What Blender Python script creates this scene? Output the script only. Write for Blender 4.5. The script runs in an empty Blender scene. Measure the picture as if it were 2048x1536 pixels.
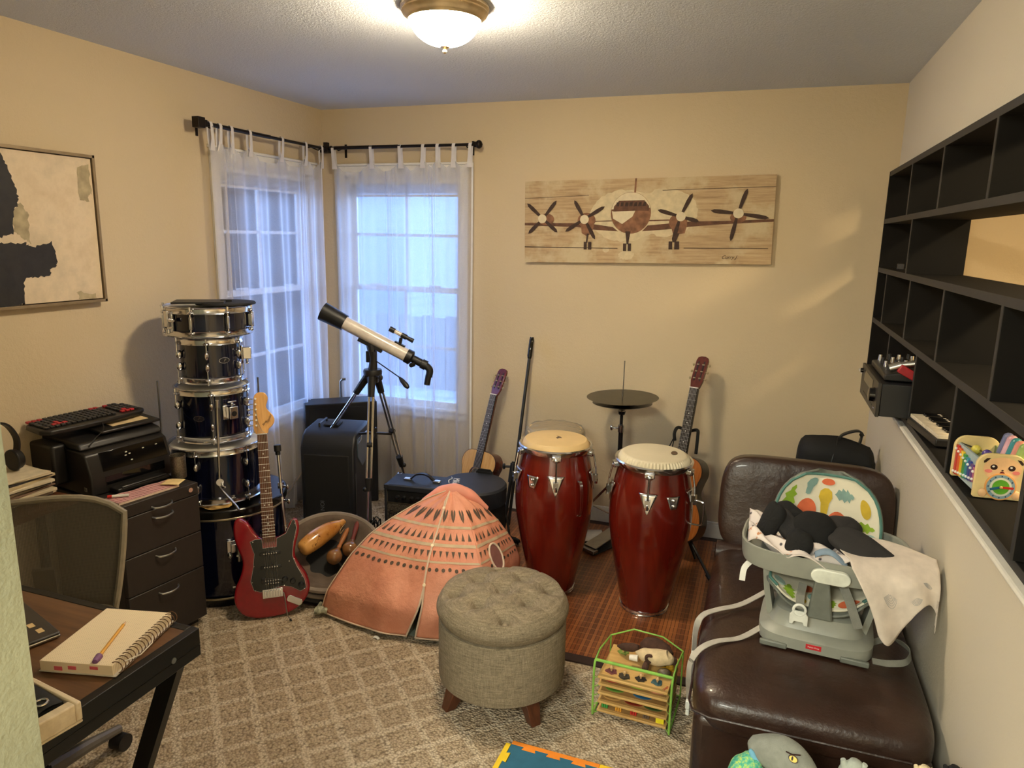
import bpy, math, random
from mathutils import Matrix, Vector

PI = math.pi
random.seed(7)
sc = bpy.context.scene
COL = sc.collection

# ------------------------------------------------------------------ camera
cam_data = bpy.data.cameras.new('camera')
cam = bpy.data.objects.new('camera', cam_data)
COL.objects.link(cam)
cam_data.sensor_width = 36.0
cam_data.lens = 1429.5 * 36.0 / 2048.0
cam_data.clip_start = 0.05
yaw, pitch, roll = -0.3363, 0.2023, -0.0195
fw = Vector((math.sin(yaw) * math.cos(pitch), math.cos(yaw) * math.cos(pitch), -math.sin(pitch)))
r0 = Vector((math.cos(yaw), -math.sin(yaw), 0))
d0 = fw.cross(r0)
rt = r0 * math.cos(roll) + d0 * math.sin(roll)
dn = -r0 * math.sin(roll) + d0 * math.cos(roll)
mw = Matrix((rt, -dn, -fw)).transposed().to_4x4()
mw.translation = Vector((2.7216, -4.0562, 1.6806))
cam.matrix_world = mw
sc.camera = cam

# ------------------------------------------------------------------ colour management
sc.view_settings.view_transform = 'Standard'
sc.view_settings.look = 'None'
sc.view_settings.gamma = 1.0
sc.view_settings.use_curve_mapping = False
sc.view_settings.exposure = 1.1

# ------------------------------------------------------------------ world (blue dusk sky)
world = bpy.data.worlds.new('dusk_sky')
sc.world = world
world.use_nodes = True
wn = world.node_tree
wn.nodes.clear()
w_out = wn.nodes.new('ShaderNodeOutputWorld')
w_bg = wn.nodes.new('ShaderNodeBackground')
w_tc = wn.nodes.new('ShaderNodeTexCoord')
w_sep = wn.nodes.new('ShaderNodeSeparateXYZ')
w_ramp = wn.nodes.new('ShaderNodeValToRGB')
w_ramp.color_ramp.elements[0].position = 0.0
w_ramp.color_ramp.elements[0].color = (0.42, 0.60, 1.0, 1)
w_ramp.color_ramp.elements[1].position = 0.6
w_ramp.color_ramp.elements[1].color = (0.20, 0.38, 0.85, 1)
w_bg.inputs['Strength'].default_value = 4.0
wn.links.new(w_tc.outputs['Generated'], w_sep.inputs[0])
wn.links.new(w_sep.outputs['Z'], w_ramp.inputs[0])
wn.links.new(w_ramp.outputs[0], w_bg.inputs['Color'])
wn.links.new(w_bg.outputs[0], w_out.inputs['Surface'])

# ------------------------------------------------------------------ lamps of the rooms beside this one, and an added soft fill
def lamp(name, loc, power, col, size):
    l = bpy.data.lights.new(name, 'AREA')
    l.shape = 'DISK'; l.size = size; l.energy = power; l.color = col
    o = bpy.data.objects.new(name, l)
    COL.objects.link(o); o.location = loc
    return o
lamp('hall_fill_light', (2.02, -5.25, 2.38), 66, (0.98, 1.0, 0.86), 0.9)  # broad unseen source behind the camera, added as soft room fill
lamp('dining_lamp_light', (3.9, -5.1, 2.38), 14, (1.0, 0.90, 0.70), 0.3)
lamp('next_room_lamp_light', (4.25, -2.2, 2.38), 26, (1.0, 0.76, 0.42), 0.3)

# ------------------------------------------------------------------ materials
def lin(c):
    def f(v):
        v = v / 255.0
        return v / 12.92 if v <= 0.04045 else ((v + 0.055) / 1.055) ** 2.4
    return (f(c[0]), f(c[1]), f(c[2]), 1.0)

class NT:
    def __init__(s, name):
        s.m = bpy.data.materials.new(name); s.m.use_nodes = True
        s.t = s.m.node_tree; s.n = s.t.nodes; s.l = s.t.links
        s.b = s.n['Principled BSDF']
    def new(s, typ, **kw):
        n = s.n.new(typ)
        for k, v in kw.items(): setattr(n, k, v)
        return n
    def coord(s, kind='Object', scale=(1, 1, 1), rot=(0, 0, 0), loc=(0, 0, 0)):
        tc = s.new('ShaderNodeTexCoord'); mp = s.new('ShaderNodeMapping')
        mp.inputs['Scale'].default_value = scale; mp.inputs['Rotation'].default_value = rot
        mp.inputs['Location'].default_value = loc
        s.l.new(tc.outputs[kind], mp.inputs[0]); return mp.outputs[0]
    def math(s, op, a, b=None, c=None):
        n = s.new('ShaderNodeMath', operation=op)
        for i, v in enumerate((a, b, c)):
            if v is None: continue
            if isinstance(v, (int, float)): n.inputs[i].default_value = v
            else: s.l.new(v, n.inputs[i])
        return n.outputs[0]
    def mix(s, fac, a, b):
        n = s.new('ShaderNodeMix', data_type='RGBA')
        for sock, v in ((n.inputs[0], fac), (n.inputs[6], a), (n.inputs[7], b)):
            if isinstance(v, (int, float)): sock.default_value = v
            elif isinstance(v, tuple): sock.default_value = v
            else: s.l.new(v, sock)
        return n.outputs[2]
    def noise(s, vec, scale, detail=3, rough=0.5):
        n = s.new('ShaderNodeTexNoise'); n.inputs['Scale'].default_value = scale
        n.inputs['Detail'].default_value = detail; n.inputs['Roughness'].default_value = rough
        s.l.new(vec, n.inputs['Vector']); return n.outputs['Fac']
    def ramp(s, fac, *stops):
        n = s.new('ShaderNodeValToRGB'); e = n.color_ramp.elements
        while len(e) < len(stops): e.new(0.5)
        for i, (p, c) in enumerate(stops): e[i].position = p; e[i].color = c
        s.l.new(fac, n.inputs[0]); return n.outputs[0]
    def bump(s, h, strength=0.3, dist=0.01):
        n = s.new('ShaderNodeBump'); n.inputs['Strength'].default_value = strength
        n.inputs['Distance'].default_value = dist
        s.l.new(h, n.inputs['Height']); s.l.new(n.outputs[0], s.b.inputs['Normal']); return n
    def color(s, v):
        if isinstance(v, tuple): s.b.inputs['Base Color'].default_value = v
        else: s.l.new(v, s.b.inputs['Base Color'])
    def set(s, rough=0.5, metal=0.0, spec=None, coat=None):
        s.b.inputs['Roughness'].default_value = rough; s.b.inputs['Metallic'].default_value = metal
        if spec is not None: s.b.inputs['Specular IOR Level'].default_value = spec
        if coat is not None:
            s.b.inputs['Coat Weight'].default_value = coat; s.b.inputs['Coat Roughness'].default_value = 0.05

_cache = {}
def mat(name, rgb, rough=0.5, metal=0.0, var=0.06, scale=30.0, bump=0.0, bscale=200.0, coat=None, spec=None):
    """plain surface with slight procedural colour variation and optional fine bump"""
    if name in _cache: return _cache[name]
    t = NT(name); c = lin(rgb); v = t.coord()
    nz = t.noise(v, scale)
    lo = tuple(x * (1 - var * 2) for x in c[:3]) + (1,); hi = tuple(min(1, x * (1 + var * 2)) for x in c[:3]) + (1,)
    t.color(t.ramp(nz, (0.3, lo), (0.7, hi)))
    t.set(rough, metal, spec, coat)
    if bump:
        t.bump(t.noise(v, bscale, 4), bump, 0.002)
    _cache[name] = t.m
    return t.m

def wood(name, c1, c2, rough=0.4, scale=1.0, axis='X', coat=None, stretch=14):
    if name in _cache: return _cache[name]
    t = NT(name)
    s = {'X': (1, stretch, stretch), 'Y': (stretch, 1, stretch), 'Z': (stretch, stretch, 1)}[axis]
    v = t.coord('Object', tuple(k * scale for k in s))
    nz = t.noise(v, 3.0, 5, 0.6)
    t.color(t.ramp(nz, (0.3, lin(c1)), (0.7, lin(c2))))
    t.set(rough, coat=coat); t.bump(nz, 0.08, 0.002)
    _cache[name] = t.m
    return t.m

# ------------------------------------------------------------------ mesh builder
def V(*a): return Vector(a)

def catmull(pts, n=6, closed=False):
    P = [Vector(p) for p in pts]; out = []; N = len(P)
    rng = range(N) if closed else range(N - 1)
    for i in rng:
        if closed: a, b, c, d = P[(i - 1) % N], P[i], P[(i + 1) % N], P[(i + 2) % N]
        else: a, b, c, d = P[max(i - 1, 0)], P[i], P[i + 1], P[min(i + 2, N - 1)]
        for k in range(n):
            t = k / n
            out.append(0.5 * ((2 * b) + (c - a) * t + (2 * a - 5 * b + 4 * c - d) * t * t + (3 * b - a - 3 * c + d) * t ** 3))
    if not closed: out.append(P[-1].copy())
    return out

def frame(origin, zdir, front=None, xdir=None):
    """matrix with +Z along zdir; -Y looks towards front"""
    z = Vector(zdir).normalized()
    if xdir is not None:
        x = Vector(xdir); x = (x - z * x.dot(z)).normalized(); y = z.cross(x)
    else:
        f = Vector(front if front is not None else (0.3, -1, 0.1)); f = f - z * f.dot(z)
        y = -f.normalized(); x = y.cross(z)
    m = Matrix((x, y, z)).transposed().to_4x4(); m.translation = Vector(origin); return m

def rotz(a, loc=(0, 0, 0)):
    return Matrix.Translation(Vector(loc)) @ Matrix.Rotation(a, 4, 'Z')

class G:
    def __init__(s): s.v = []; s.f = []; s.mi = []; s.M = Matrix.Identity(4); s.m = 0
    def add(s, vs, fs):
        o = len(s.v); s.v += [tuple(s.M @ Vector(p)) for p in vs]
        for f in fs: s.f.append(tuple(i + o for i in f)); s.mi.append(s.m)
        return s
    def box(s, c, d, R=None):
        x, y, z = d[0] / 2, d[1] / 2, d[2] / 2
        vs = [Vector(p) for p in ((-x, -y, -z), (x, -y, -z), (x, y, -z), (-x, y, -z), (-x, -y, z), (x, -y, z), (x, y, z), (-x, y, z))]
        if R is not None: vs = [R @ p for p in vs]
        vs = [p + Vector(c) for p in vs]
        return s.add(vs, [(3, 2, 1, 0), (4, 5, 6, 7), (0, 1, 5, 4), (1, 2, 6, 5), (2, 3, 7, 6), (3, 0, 4, 7)])
    def bb(s, x0, x1, y0, y1, z0, z1):
        return s.box(((x0 + x1) / 2, (y0 + y1) / 2, (z0 + z1) / 2), (abs(x1 - x0), abs(y1 - y0), abs(z1 - z0)))
    def cyl(s, p0, p1, r0, r1=None, n=20, caps=True):
        r1 = r0 if r1 is None else r1
        p0, p1 = Vector(p0), Vector(p1); d = (p1 - p0).normalized()
        a = d.orthogonal().normalized(); b = d.cross(a); vs = []
        for p, r in ((p0, r0), (p1, r1)):
            for i in range(n):
                t = 2 * PI * i / n; vs.append(p + a * math.cos(t) * r + b * math.sin(t) * r)
        fs = [(i, (i + 1) % n, (i + 1) % n + n, i + n) for i in range(n)]
        if caps: fs += [tuple(range(n - 1, -1, -1)), tuple(range(n, 2 * n))]
        return s.add(vs, fs)
    def tube(s, pts, r, n=8, closed=False, flat=None, up=None):
        """sweep; r may be a list; flat = (half width, half thickness) makes a strap"""
        P = [Vector(p) for p in pts]; N = len(P); vs = []
        T = []
        for i in range(N):
            a = P[(i - 1) % N] if closed or i > 0 else P[i]; b = P[(i + 1) % N] if closed or i < N - 1 else P[i]
            t = (b - a); T.append(t.normalized() if t.length > 1e-9 else Vector((0, 0, 1)))
        if up is not None: nrm = Vector(up)
        else: nrm = T[0].orthogonal()
        for i in range(N):
            nrm = (Vector(up) if up is not None else nrm); nrm = nrm - T[i] * nrm.dot(T[i])
            if nrm.length < 1e-6: nrm = T[i].orthogonal()
            nrm.normalize(); bi = T[i].cross(nrm)
            if flat:
                w, h = flat
                q = [(-w, -h), (w, -h), (w, h), (-w, h)]
                vs += [P[i] + bi * a + nrm * b for a, b in q]
            else:
                ri = r[i] if isinstance(r, (list, tuple)) else r
                vs += [P[i] + (nrm * math.cos(2 * PI * k / n) + bi * math.sin(2 * PI * k / n)) * ri for k in range(n)]
        if flat: n = 4
        fs = []
        for i in range(N if closed else N - 1):
            j = (i + 1) % N
            fs += [(i * n + k, i * n + (k + 1) % n, j * n + (k + 1) % n, j * n + k) for k in range(n)]
        if not closed: fs += [tuple(range(n - 1, -1, -1)), tuple(range((N - 1) * n, N * n))]
        return s.add(vs, fs)
    def lathe(s, prof, n=48, c=(0, 0, 0), a0=0, a1=2 * PI, M=None):
        full = abs(a1 - a0 - 2 * PI) < 1e-6; k = n if full else n + 1; vs = []
        for r, z in prof:
            for i in range(k):
                t = a0 + (a1 - a0) * i / n
                p = Vector((r * math.cos(t), r * math.sin(t), z))
                if M is not None: p = M @ p
                vs.append(p + Vector(c))
        fs = []
        for j in range(len(prof) - 1):
            for i in range(n):
                q = (i + 1) % k if full else i + 1
                fs.append((j * k + i, j * k + q, (j + 1) * k + q, (j + 1) * k + i))
        if full:
            if prof[0][0] > 1e-6: fs.append(tuple(range(k - 1, -1, -1)))
            if prof[-1][0] > 1e-6: fs.append(tuple(range((len(prof) - 1) * k, len(prof) * k)))
        return s.add(vs, fs)
    def sph(s, c, r, n=16, m=10, R=None):
        if isinstance(r, (int, float)): r = (r, r, r)
        vs = []; fs = []
        for j in range(1, m):
            ph = PI * j / m
            for i in range(n):
                t = 2 * PI * i / n
                p = Vector((r[0] * math.sin(ph) * math.cos(t), r[1] * math.sin(ph) * math.sin(t), r[2] * math.cos(ph)))
                vs.append(p)
        vs += [Vector((0, 0, r[2])), Vector((0, 0, -r[2]))]
        for j in range(m - 2):
            for i in range(n):
                q = (i + 1) % n; fs.append((j * n + i, (j + 1) * n + i, (j + 1) * n + q, j * n + q))
        T, B = len(vs) - 2, len(vs) - 1
        for i in range(n):
            q = (i + 1) % n; fs.append((T, i, q)); fs.append((B, (m - 2) * n + q, (m - 2) * n + i))
        if R is not None: vs = [R @ p for p in vs]
        return s.add([p + Vector(c) for p in vs], fs)
    def prism(s, pts, a, b, plane='XZ'):
        """pts 2-D outline extruded from a to b along the remaining axis"""
        def w(p, h):
            if plane == 'XZ': return (p[0], h, p[1])
            if plane == 'XY': return (p[0], p[1], h)
            return (h, p[0], p[1])
        n = len(pts); vs = [w(p, a) for p in pts] + [w(p, b) for p in pts]
        fs = [(i, (i + 1) % n, (i + 1) % n + n, i + n) for i in range(n)] + [tuple(range(n - 1, -1, -1)), tuple(range(n, 2 * n))]
        return s.add(vs, fs)
    def grid(s, fn, nu, nv, cu=False, cv=False):
        ku = nu if cu else nu + 1; kv = nv if cv else nv + 1
        vs = [fn(i / nu, j / nv) for j in range(kv) for i in range(ku)]
        fs = []
        for j in range(nv):
            for i in range(nu):
                a, b = i % ku, (i + 1) % ku; c, d = j % kv, (j + 1) % kv
                fs.append((c * ku + a, c * ku + b, d * ku + b, d * ku + a))
        return s.add(vs, fs)
    def ring(s, c, R, r, n=48, m=10, M=None):
        vs = []
        for i in range(n):
            t = 2 * PI * i / n
            for k in range(m):
                u = 2 * PI * k / m
                p = Vector(((R + r * math.cos(u)) * math.cos(t), (R + r * math.cos(u)) * math.sin(t), r * math.sin(u)))
                if M is not None: p = M @ p
                vs.append(p + Vector(c))
        fs = [(i * m + k, ((i + 1) % n) * m + k, ((i + 1) % n) * m + (k + 1) % m, i * m + (k + 1) % m) for i in range(n) for k in range(m)]
        return s.add(vs, fs)

def obj(name, g, m, parent=None, smooth=True, bevel=0, sub=0, solid=0, segs=2, angle=35):
    me = bpy.data.meshes.new(name)
    me.from_pydata(g.v, [], g.f)
    ms = m if isinstance(m, (list, tuple)) else [m]
    for x in ms: me.materials.append(x)
    if len(ms) > 1: me.polygons.foreach_set('material_index', g.mi)
    me.validate(); me.update()
    if smooth:
        me.polygons.foreach_set('use_smooth', [True] * len(me.polygons))
        try: me.set_sharp_from_angle(angle=math.radians(angle))
        except Exception: pass
    o = bpy.data.objects.new(name, me); COL.objects.link(o)
    if parent is not None: o.parent = parent
    if solid:
        q = o.modifiers.new('solid', 'SOLIDIFY'); q.thickness = solid; q.offset = -1
    if bevel:
        q = o.modifiers.new('bevel', 'BEVEL'); q.width = bevel; q.segments = segs; q.limit_method = 'ANGLE'; q.angle_limit = math.radians(40)
        q.harden_normals = False
    if sub:
        q = o.modifiers.new('sub', 'SUBSURF'); q.levels = sub; q.render_levels = sub
    return o

def tag(o, label, cat, group=None, kind=None):
    if label: o['label'] = label
    if cat: o['category'] = cat
    if group: o['group'] = group
    if kind: o['kind'] = kind
    return o

def thing(name, label, cat, loc=(0, 0, 0), rz=0.0, group=None, M=None):
    o = bpy.data.objects.new(name, None); COL.objects.link(o); o.empty_display_size = 0.05
    if M is not None: o.matrix_world = M
    else: o.location = loc; o.rotation_euler = (0, 0, rz)
    return tag(o, label, cat, group)

def struct(name, g, m, parent=None, **kw):
    o = obj(name, g, m, parent, **kw)
    if parent is None: o['kind'] = 'structure'
    return o

def plabel(o, t): o['label'] = t; return o

def text(name, body, m, parent, M, size=0.02, shear=0.0, ext=0.0004, align='CENTER'):
    c = bpy.data.curves.new(name, 'FONT'); c.body = body; c.size = size; c.shear = shear
    c.extrude = ext; c.align_x = align; c.align_y = 'CENTER'; c.materials.append(m)
    q = bpy.data.objects.new(name + '_src', c)
    me = bpy.data.meshes.new_from_object(q); me.name = name
    bpy.data.objects.remove(q)
    o = bpy.data.objects.new(name, me); COL.objects.link(o)
    if parent is not None: o.parent = parent
    o.matrix_basis = M
    return o

def copy_tree(o, parent=None):
    c = o.copy(); COL.objects.link(c)
    if parent is not None: c.parent = parent
    for ch in list(o.children): copy_tree(ch, c)
    return c

# flat-art helper: text/decals lie in a frame whose +Z is the surface normal
def face_frame(origin, normal, up):
    z = Vector(normal).normalized(); y = Vector(up); y = (y - z * y.dot(z)).normalized(); x = y.cross(z)
    m = Matrix((x, y, z)).transposed().to_4x4(); m.translation = Vector(origin); return m
# ================================================================== ROOM SHELL
W = 3.2868; H = 2.44
def wall_mat(name, rgb, sc_=55, st=0.35):
    t = NT(name); v = t.coord(); c = lin(rgb)
    big = t.noise(v, 1.3, 2)
    t.color(t.mix(big, tuple(x * 0.97 for x in c[:3]) + (1,), tuple(min(1, x * 1.03) for x in c[:3]) + (1,)))
    t.set(0.75, spec=0.25)
    n1 = t.noise(v, sc_, 3, 0.6); n2 = t.noise(v, sc_ * 3, 2)
    t.bump(t.math('ADD', n1, t.math('MULTIPLY', n2, 0.4)), st, 0.006)
    return t.m
M_wall = wall_mat('painted_wall', (206, 188, 156))
M_wall_pale = wall_mat('painted_wall_pale', (214, 205, 186), 70, 0.15)
M_ceil = wall_mat('textured_ceiling', (212, 216, 222), 110, 0.7)
M_wall_hall = wall_mat('wall_green_light_tint', (166, 172, 150), 60, 0.28)  # greenish cast of the hall light put into the wall colour
M_trim = mat('white_trim', (222, 218, 208), 0.45, var=0.02)
M_black = mat('black_plastic', (22, 22, 24), 0.45, var=0.05)
M_blackm = mat('black_matte', (17, 17, 18), 0.8, var=0.05)
M_chrome = mat('chrome', (215, 215, 218), 0.16, 1.0, var=0.02)
M_steel = mat('brushed_steel', (165, 163, 158), 0.32, 1.0, var=0.04)
M_white = mat('white_plastic', (226, 226, 220), 0.4, var=0.02)

# floor: loop carpet with concentric diamonds
t = NT('patterned_carpet'); v = t.coord('Object')
sep = t.new('ShaderNodeSeparateXYZ'); t.l.new(v, sep.inputs[0])
wob = t.noise(v, 9, 2)
rotc = math.cos(PI / 4); cell = 0.128
wobv = t.math('MULTIPLY', t.math('SUBTRACT', wob, 0.5), 0.02)
ru = t.math('ADD', t.math('MULTIPLY', t.math('ADD', sep.outputs['X'], sep.outputs['Y']), rotc / cell), t.math('ADD', wobv, 80.0))
rv = t.math('ADD', t.math('MULTIPLY', t.math('SUBTRACT', sep.outputs['X'], sep.outputs['Y']), rotc / cell), t.math('ADD', wobv, 80.3))
fx = t.math('ABSOLUTE', t.math('SUBTRACT', t.math('FRACT', ru), 0.5))
fy = t.math('ABSOLUTE', t.math('SUBTRACT', t.math('FRACT', rv), 0.5))
m_ = t.math('MAXIMUM', fx, fy)
rf = t.ramp(m_, (0.05, (0.75, 0.75, 0.75, 1)), (0.10, (0.3, 0.3, 0.3, 1)), (0.17, (0.3, 0.3, 0.3, 1)), (0.22, (0.5, 0.5, 0.5, 1)), (0.27, (0.22, 0.22, 0.22, 1)), (0.37, (0.25, 0.25, 0.25, 1)), (0.42, (0.95, 0.95, 0.95, 1)))
patch = t.noise(v, 2.3, 3)
grain = t.noise(v, 120, 4, 0.7)
vor = t.new('ShaderNodeTexVoronoi'); vor.inputs['Scale'].default_value = 118; t.l.new(v, vor.inputs['Vector'])
f2 = t.math('ADD', t.math('ADD', t.math('MULTIPLY', rf, 0.34), t.math('MULTIPLY', grain, 0.34)), t.math('MULTIPLY', patch, 0.30))
carpet_col = t.ramp(f2, (0.2, lin((150, 132, 108))), (0.45, lin((188, 170, 144))), (0.8, lin((222, 208, 184))))
t.color(t.mix(t.math('MULTIPLY', t.math('POWER', vor.outputs['Distance'], 1.6), 0.85), carpet_col, lin((84, 68, 52))))
t.set(0.95, spec=0.1)
t.bump(t.math('ADD', t.math('MULTIPLY', vor.outputs['Distance'], -1.0), t.math('MULTIPLY', rf, 0.35)), 1.0, 0.006)
M_carpet = t.m
g = G(); g.bb(-0.12, 5.2, -6.2, 0.12, -0.1, 0.0); struct('floor', g, M_carpet, smooth=False)
g = G(); g.bb(-0.12, 5.2, -6.2, 0.12, H, H + 0.1); struct('ceiling', g, M_ceil, smooth=False)

def holed_wall(name, axis, at, thick, u0, u1, z0, z1, hole, m):
    """wall slab with one rectangular opening; axis X: wall plane x=at running in y"""
    hu0, hu1, hz0, hz1 = hole; g = G()
    for a, b, c, d_ in ((u0, hu0, z0, z1), (hu1, u1, z0, z1), (hu0, hu1, z0, hz0), (hu0, hu1, hz1, z1)):
        if axis == 'X': g.bb(at - thick, at, a, b, c, d_)
        else: g.bb(a, b, at, at + thick, c, d_)
    return struct(name, g, m, smooth=False)
WR = (0.165, 0.950, 0.595, 2.035)   # right window opening (x0,x1,z0,z1) in the back wall
WL = (-0.945, -0.165, 0.595, 2.035) # left window opening (y0,y1,z0,z1) in the left wall
holed_wall('wall_back', 'Y', 0, 0.12, 0, 5.2, 0, H, WR, M_wall)
holed_wall('wall_left', 'X', 0, 0.12, -6.2, 0.12, 0, H, WL, M_wall)
g = G(); g.bb(5.08, 5.2, -6.2, 0, 0, H); struct('wall_far_right', g, M_wall, smooth=False)
g = G(); g.bb(0, 5.08, -6.2, -6.08, 0, H); struct('wall_rear', g, M_wall_pale, smooth=False)
g = G(); g.bb(0, 1.757, -3.53, -3.40, 0, H); struct('wall_near_left', g, M_wall_hall, smooth=False)
# half wall under the shelving and the header above it
YS = -2.95
g = G(); g.bb(W, W + 0.115, YS, 0, 0, 1.035); struct('wall_right', g, M_wall_pale, smooth=False)
g = G(); g.bb(W, W + 0.115, YS, 0, 2.028, H); struct('wall_right_header', g, M_wall_pale, smooth=False)
g = G(); g.bb(W - 0.074, W + 0.001, YS, 0, 1.036, 1.050); g.bb(W - 0.060, W + 0.001, YS, 0, 1.020, 1.036); g.bb(W - 0.022, W + 0.001, YS, 0, 0.990, 1.020)
struct('trim_1', g, M_trim, smooth=False, bevel=0.006)
# baseboards
def base(name, pts_box):
    g = G(); x0, x1, y0, y1 = pts_box; g.bb(x0, x1, y0, y1, 0, 0.085)
    if x1 - x0 > y1 - y0: g.bb(x0, x1, y0 + 0.004, y1, 0.085, 0.097)
    else: g.bb(x0, x1 - 0.004, y0, y1, 0.085, 0.097)
    struct(name, g, M_trim, smooth=False, bevel=0.003)
base('baseboard_back', (0, W, -0.014, 0)); base('baseboard_left', (0, 0.014, -3.4, 0)); base('baseboard_right', (W - 0.014, W, YS, 0))

# ------------------------------------------------------------------ windows
M_vinyl = mat('window_vinyl', (225, 228, 230), 0.4, var=0.02)
t = NT('window_glass'); t.n.remove(t.b)
gl = t.new('ShaderNodeBsdfGlossy'); gl.inputs['Roughness'].default_value = 0.02
tr = t.new('ShaderNodeBsdfTransparent'); mx = t.new('ShaderNodeMixShader'); fr = t.new('ShaderNodeFresnel'); fr.inputs[0].default_value = 1.35
t.l.new(fr.outputs[0], mx.inputs[0]); t.l.new(tr.outputs[0], mx.inputs[1]); t.l.new(gl.outputs[0], mx.inputs[2])
t.l.new(mx.outputs[0], t.n['Material Output'].inputs['Surface'])
M_glass = t.m

def window(name, Mx, u0, u1, z0, z1):
    """local: u along +X, outdoors +Y, inside face of the wall at y=0"""
    g = G(); c = 0.062
    g.bb(u0 - c, u0, -0.018, 0, z0 - c, z1 + c); g.bb(u1, u1 + c, -0.018, 0, z0 - c, z1 + c)
    g.bb(u0, u1, -0.018, 0, z1, z1 + c); g.bb(u0, u1, -0.018, 0, z0 - c, z0)
    g.bb(u0 - c - 0.008, u1 + c + 0.008, -0.028, 0, z1 + c, z1 + c + 0.014)
    g.bb(u0 - c - 0.01, u1 + c + 0.01, -0.035, 0, z0 - 0.012, z0 + 0.006)
    fr_ = obj(name, g, M_trim, bevel=0.003); fr_.matrix_world = Mx; fr_['kind'] = 'structure'
    zm = (z0 + z1) / 2 + 0.03
    for s_, (a, b, yy) in enumerate(((z0, zm + 0.018, 0.04), (zm - 0.018, z1, 0.062))):
        g = G(); w = 0.034
        g.bb(u0, u0 + w, yy, yy + 0.022, a, b); g.bb(u1 - w, u1, yy, yy + 0.022, a, b)
        g.bb(u0 + w, u1 - w, yy, yy + 0.022, a, a + w); g.bb(u0 + w, u1 - w, yy, yy + 0.022, b - w, b)
        um = (u0 + u1) / 2; hm = (a + b) / 2
        g.bb(um - 0.009, um + 0.009, yy + 0.004, yy + 0.016, a + w, b - w)
        for q in (0.5,): g.bb(u0 + w, u1 - w, yy + 0.005, yy + 0.015, a + (b - a) * q - 0.009, a + (b - a) * q + 0.009)
        sash = obj('window_sash', g, M_vinyl, fr_, bevel=0.002)
        g = G(); g.bb(u0 + w, u1 - w, yy + 0.009, yy + 0.012, a + w, b - w); obj('pane', g, M_glass, fr_, smooth=False)
    g = G(); g.bb(u0, u0 + 0.012, 0.0, 0.11, z0, z1); g.bb(u1 - 0.012, u1, 0.0, 0.11, z0, z1); g.bb(u0, u1, 0.0, 0.11, z1 - 0.012, z1); g.bb(u0, u1, 0.0, 0.11, z0, z0 + 0.012)
    obj('jamb', g, M_trim, fr_, smooth=False)
    g = G()
    for k in range(2): g.bb((u0 + u1) / 2 - 0.25 + k * 0.42, (u0 + u1) / 2 - 0.17 + k * 0.42, 0.03, 0.045, zm + 0.018, zm + 0.03)
    obj('latch', g, M_vinyl, fr_, bevel=0.003)
    # raised blind
    b = thing(name.replace('window', 'blind'), None, None, M=Mx)
    b.name = 'window_blind'
    g = G(); g.bb(u0 + 0.014, u1 - 0.014, 0.006, 0.034, z1 - 0.045, z1 - 0.013); obj('headrail', g, M_trim, b, bevel=0.002)
    g = G()
    for k in range(9): g.bb(u0 + 0.016, u1 - 0.016, 0.006, 0.033, z1 - 0.051 - k * 0.0065, z1 - 0.047 - k * 0.0065)
    obj('slats', g, mat('blind_slats', (190, 190, 188), 0.5), b, smooth=False)
    g = G(); g.bb(u0 + 0.016, u1 - 0.016, 0.008, 0.031, z1 - 0.122, z1 - 0.108); obj('bottom_rail', g, M_trim, b, bevel=0.003)
    return b
b1 = window('window_1', Matrix.Identity(4), *WR)
tag(b1, 'raised slatted blind at the top of the back wall window', 'window blind')
MxL = Matrix(((0, -1, 0, 0), (1, 0, 0, 0), (0, 0, 1, 0), (0, 0, 0, 1)))  # local x -> +y, local y -> -x
b2 = window('window_2', MxL, WL[0], WL[1], WL[2], WL[3])
tag(b2, 'raised slatted blind at the top of the left wall window', 'window blind')

# ------------------------------------------------------------------ outside the windows
M_lawn = mat('pale_driveway', (168, 172, 176), 0.95, var=0.1, scale=3)
g = G(); g.bb(-30, 30, -30, 40, -0.75, -0.7); struct('ground_outside', g, M_lawn, smooth=False)
M_fence = wood('weathered_fence', (120, 118, 116), (150, 148, 146), 0.8, axis='Z')
fo = thing('garden_fence', 'weathered grey board fence seen faintly through the sheer curtains', 'fence', (0, 0, -0.7))
g = G()
for k in range(70):
    g.bb(-6.9 + k * 0.2, -6.71 + k * 0.2, 6.0, 6.03, 0, 1.15 + 0.02 * math.sin(k * 3.1))
obj('board_panel', g, M_fence, fo, smooth=False)
g = G()
for zz in (0.25, 0.9): g.bb(-6.9, 7.1, 6.03, 6.07, zz, zz + 0.09)
obj('rail', g, M_fence, fo, smooth=False)
def siding(name, c):
    t = NT(name); v = t.coord(); sp = t.new('ShaderNodeSeparateXYZ'); t.l.new(v, sp.inputs[0])
    fr_ = t.math('FRACT', t.math('MULTIPLY', sp.outputs['Z'], 6.5)); t.color(t.mix(t.math('LESS_THAN', fr_, 0.1), lin(c), lin(tuple(int(q * 0.93) for q in c)))); t.set(0.8); t.bump(fr_, 0.1, 0.01); return t.m
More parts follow.
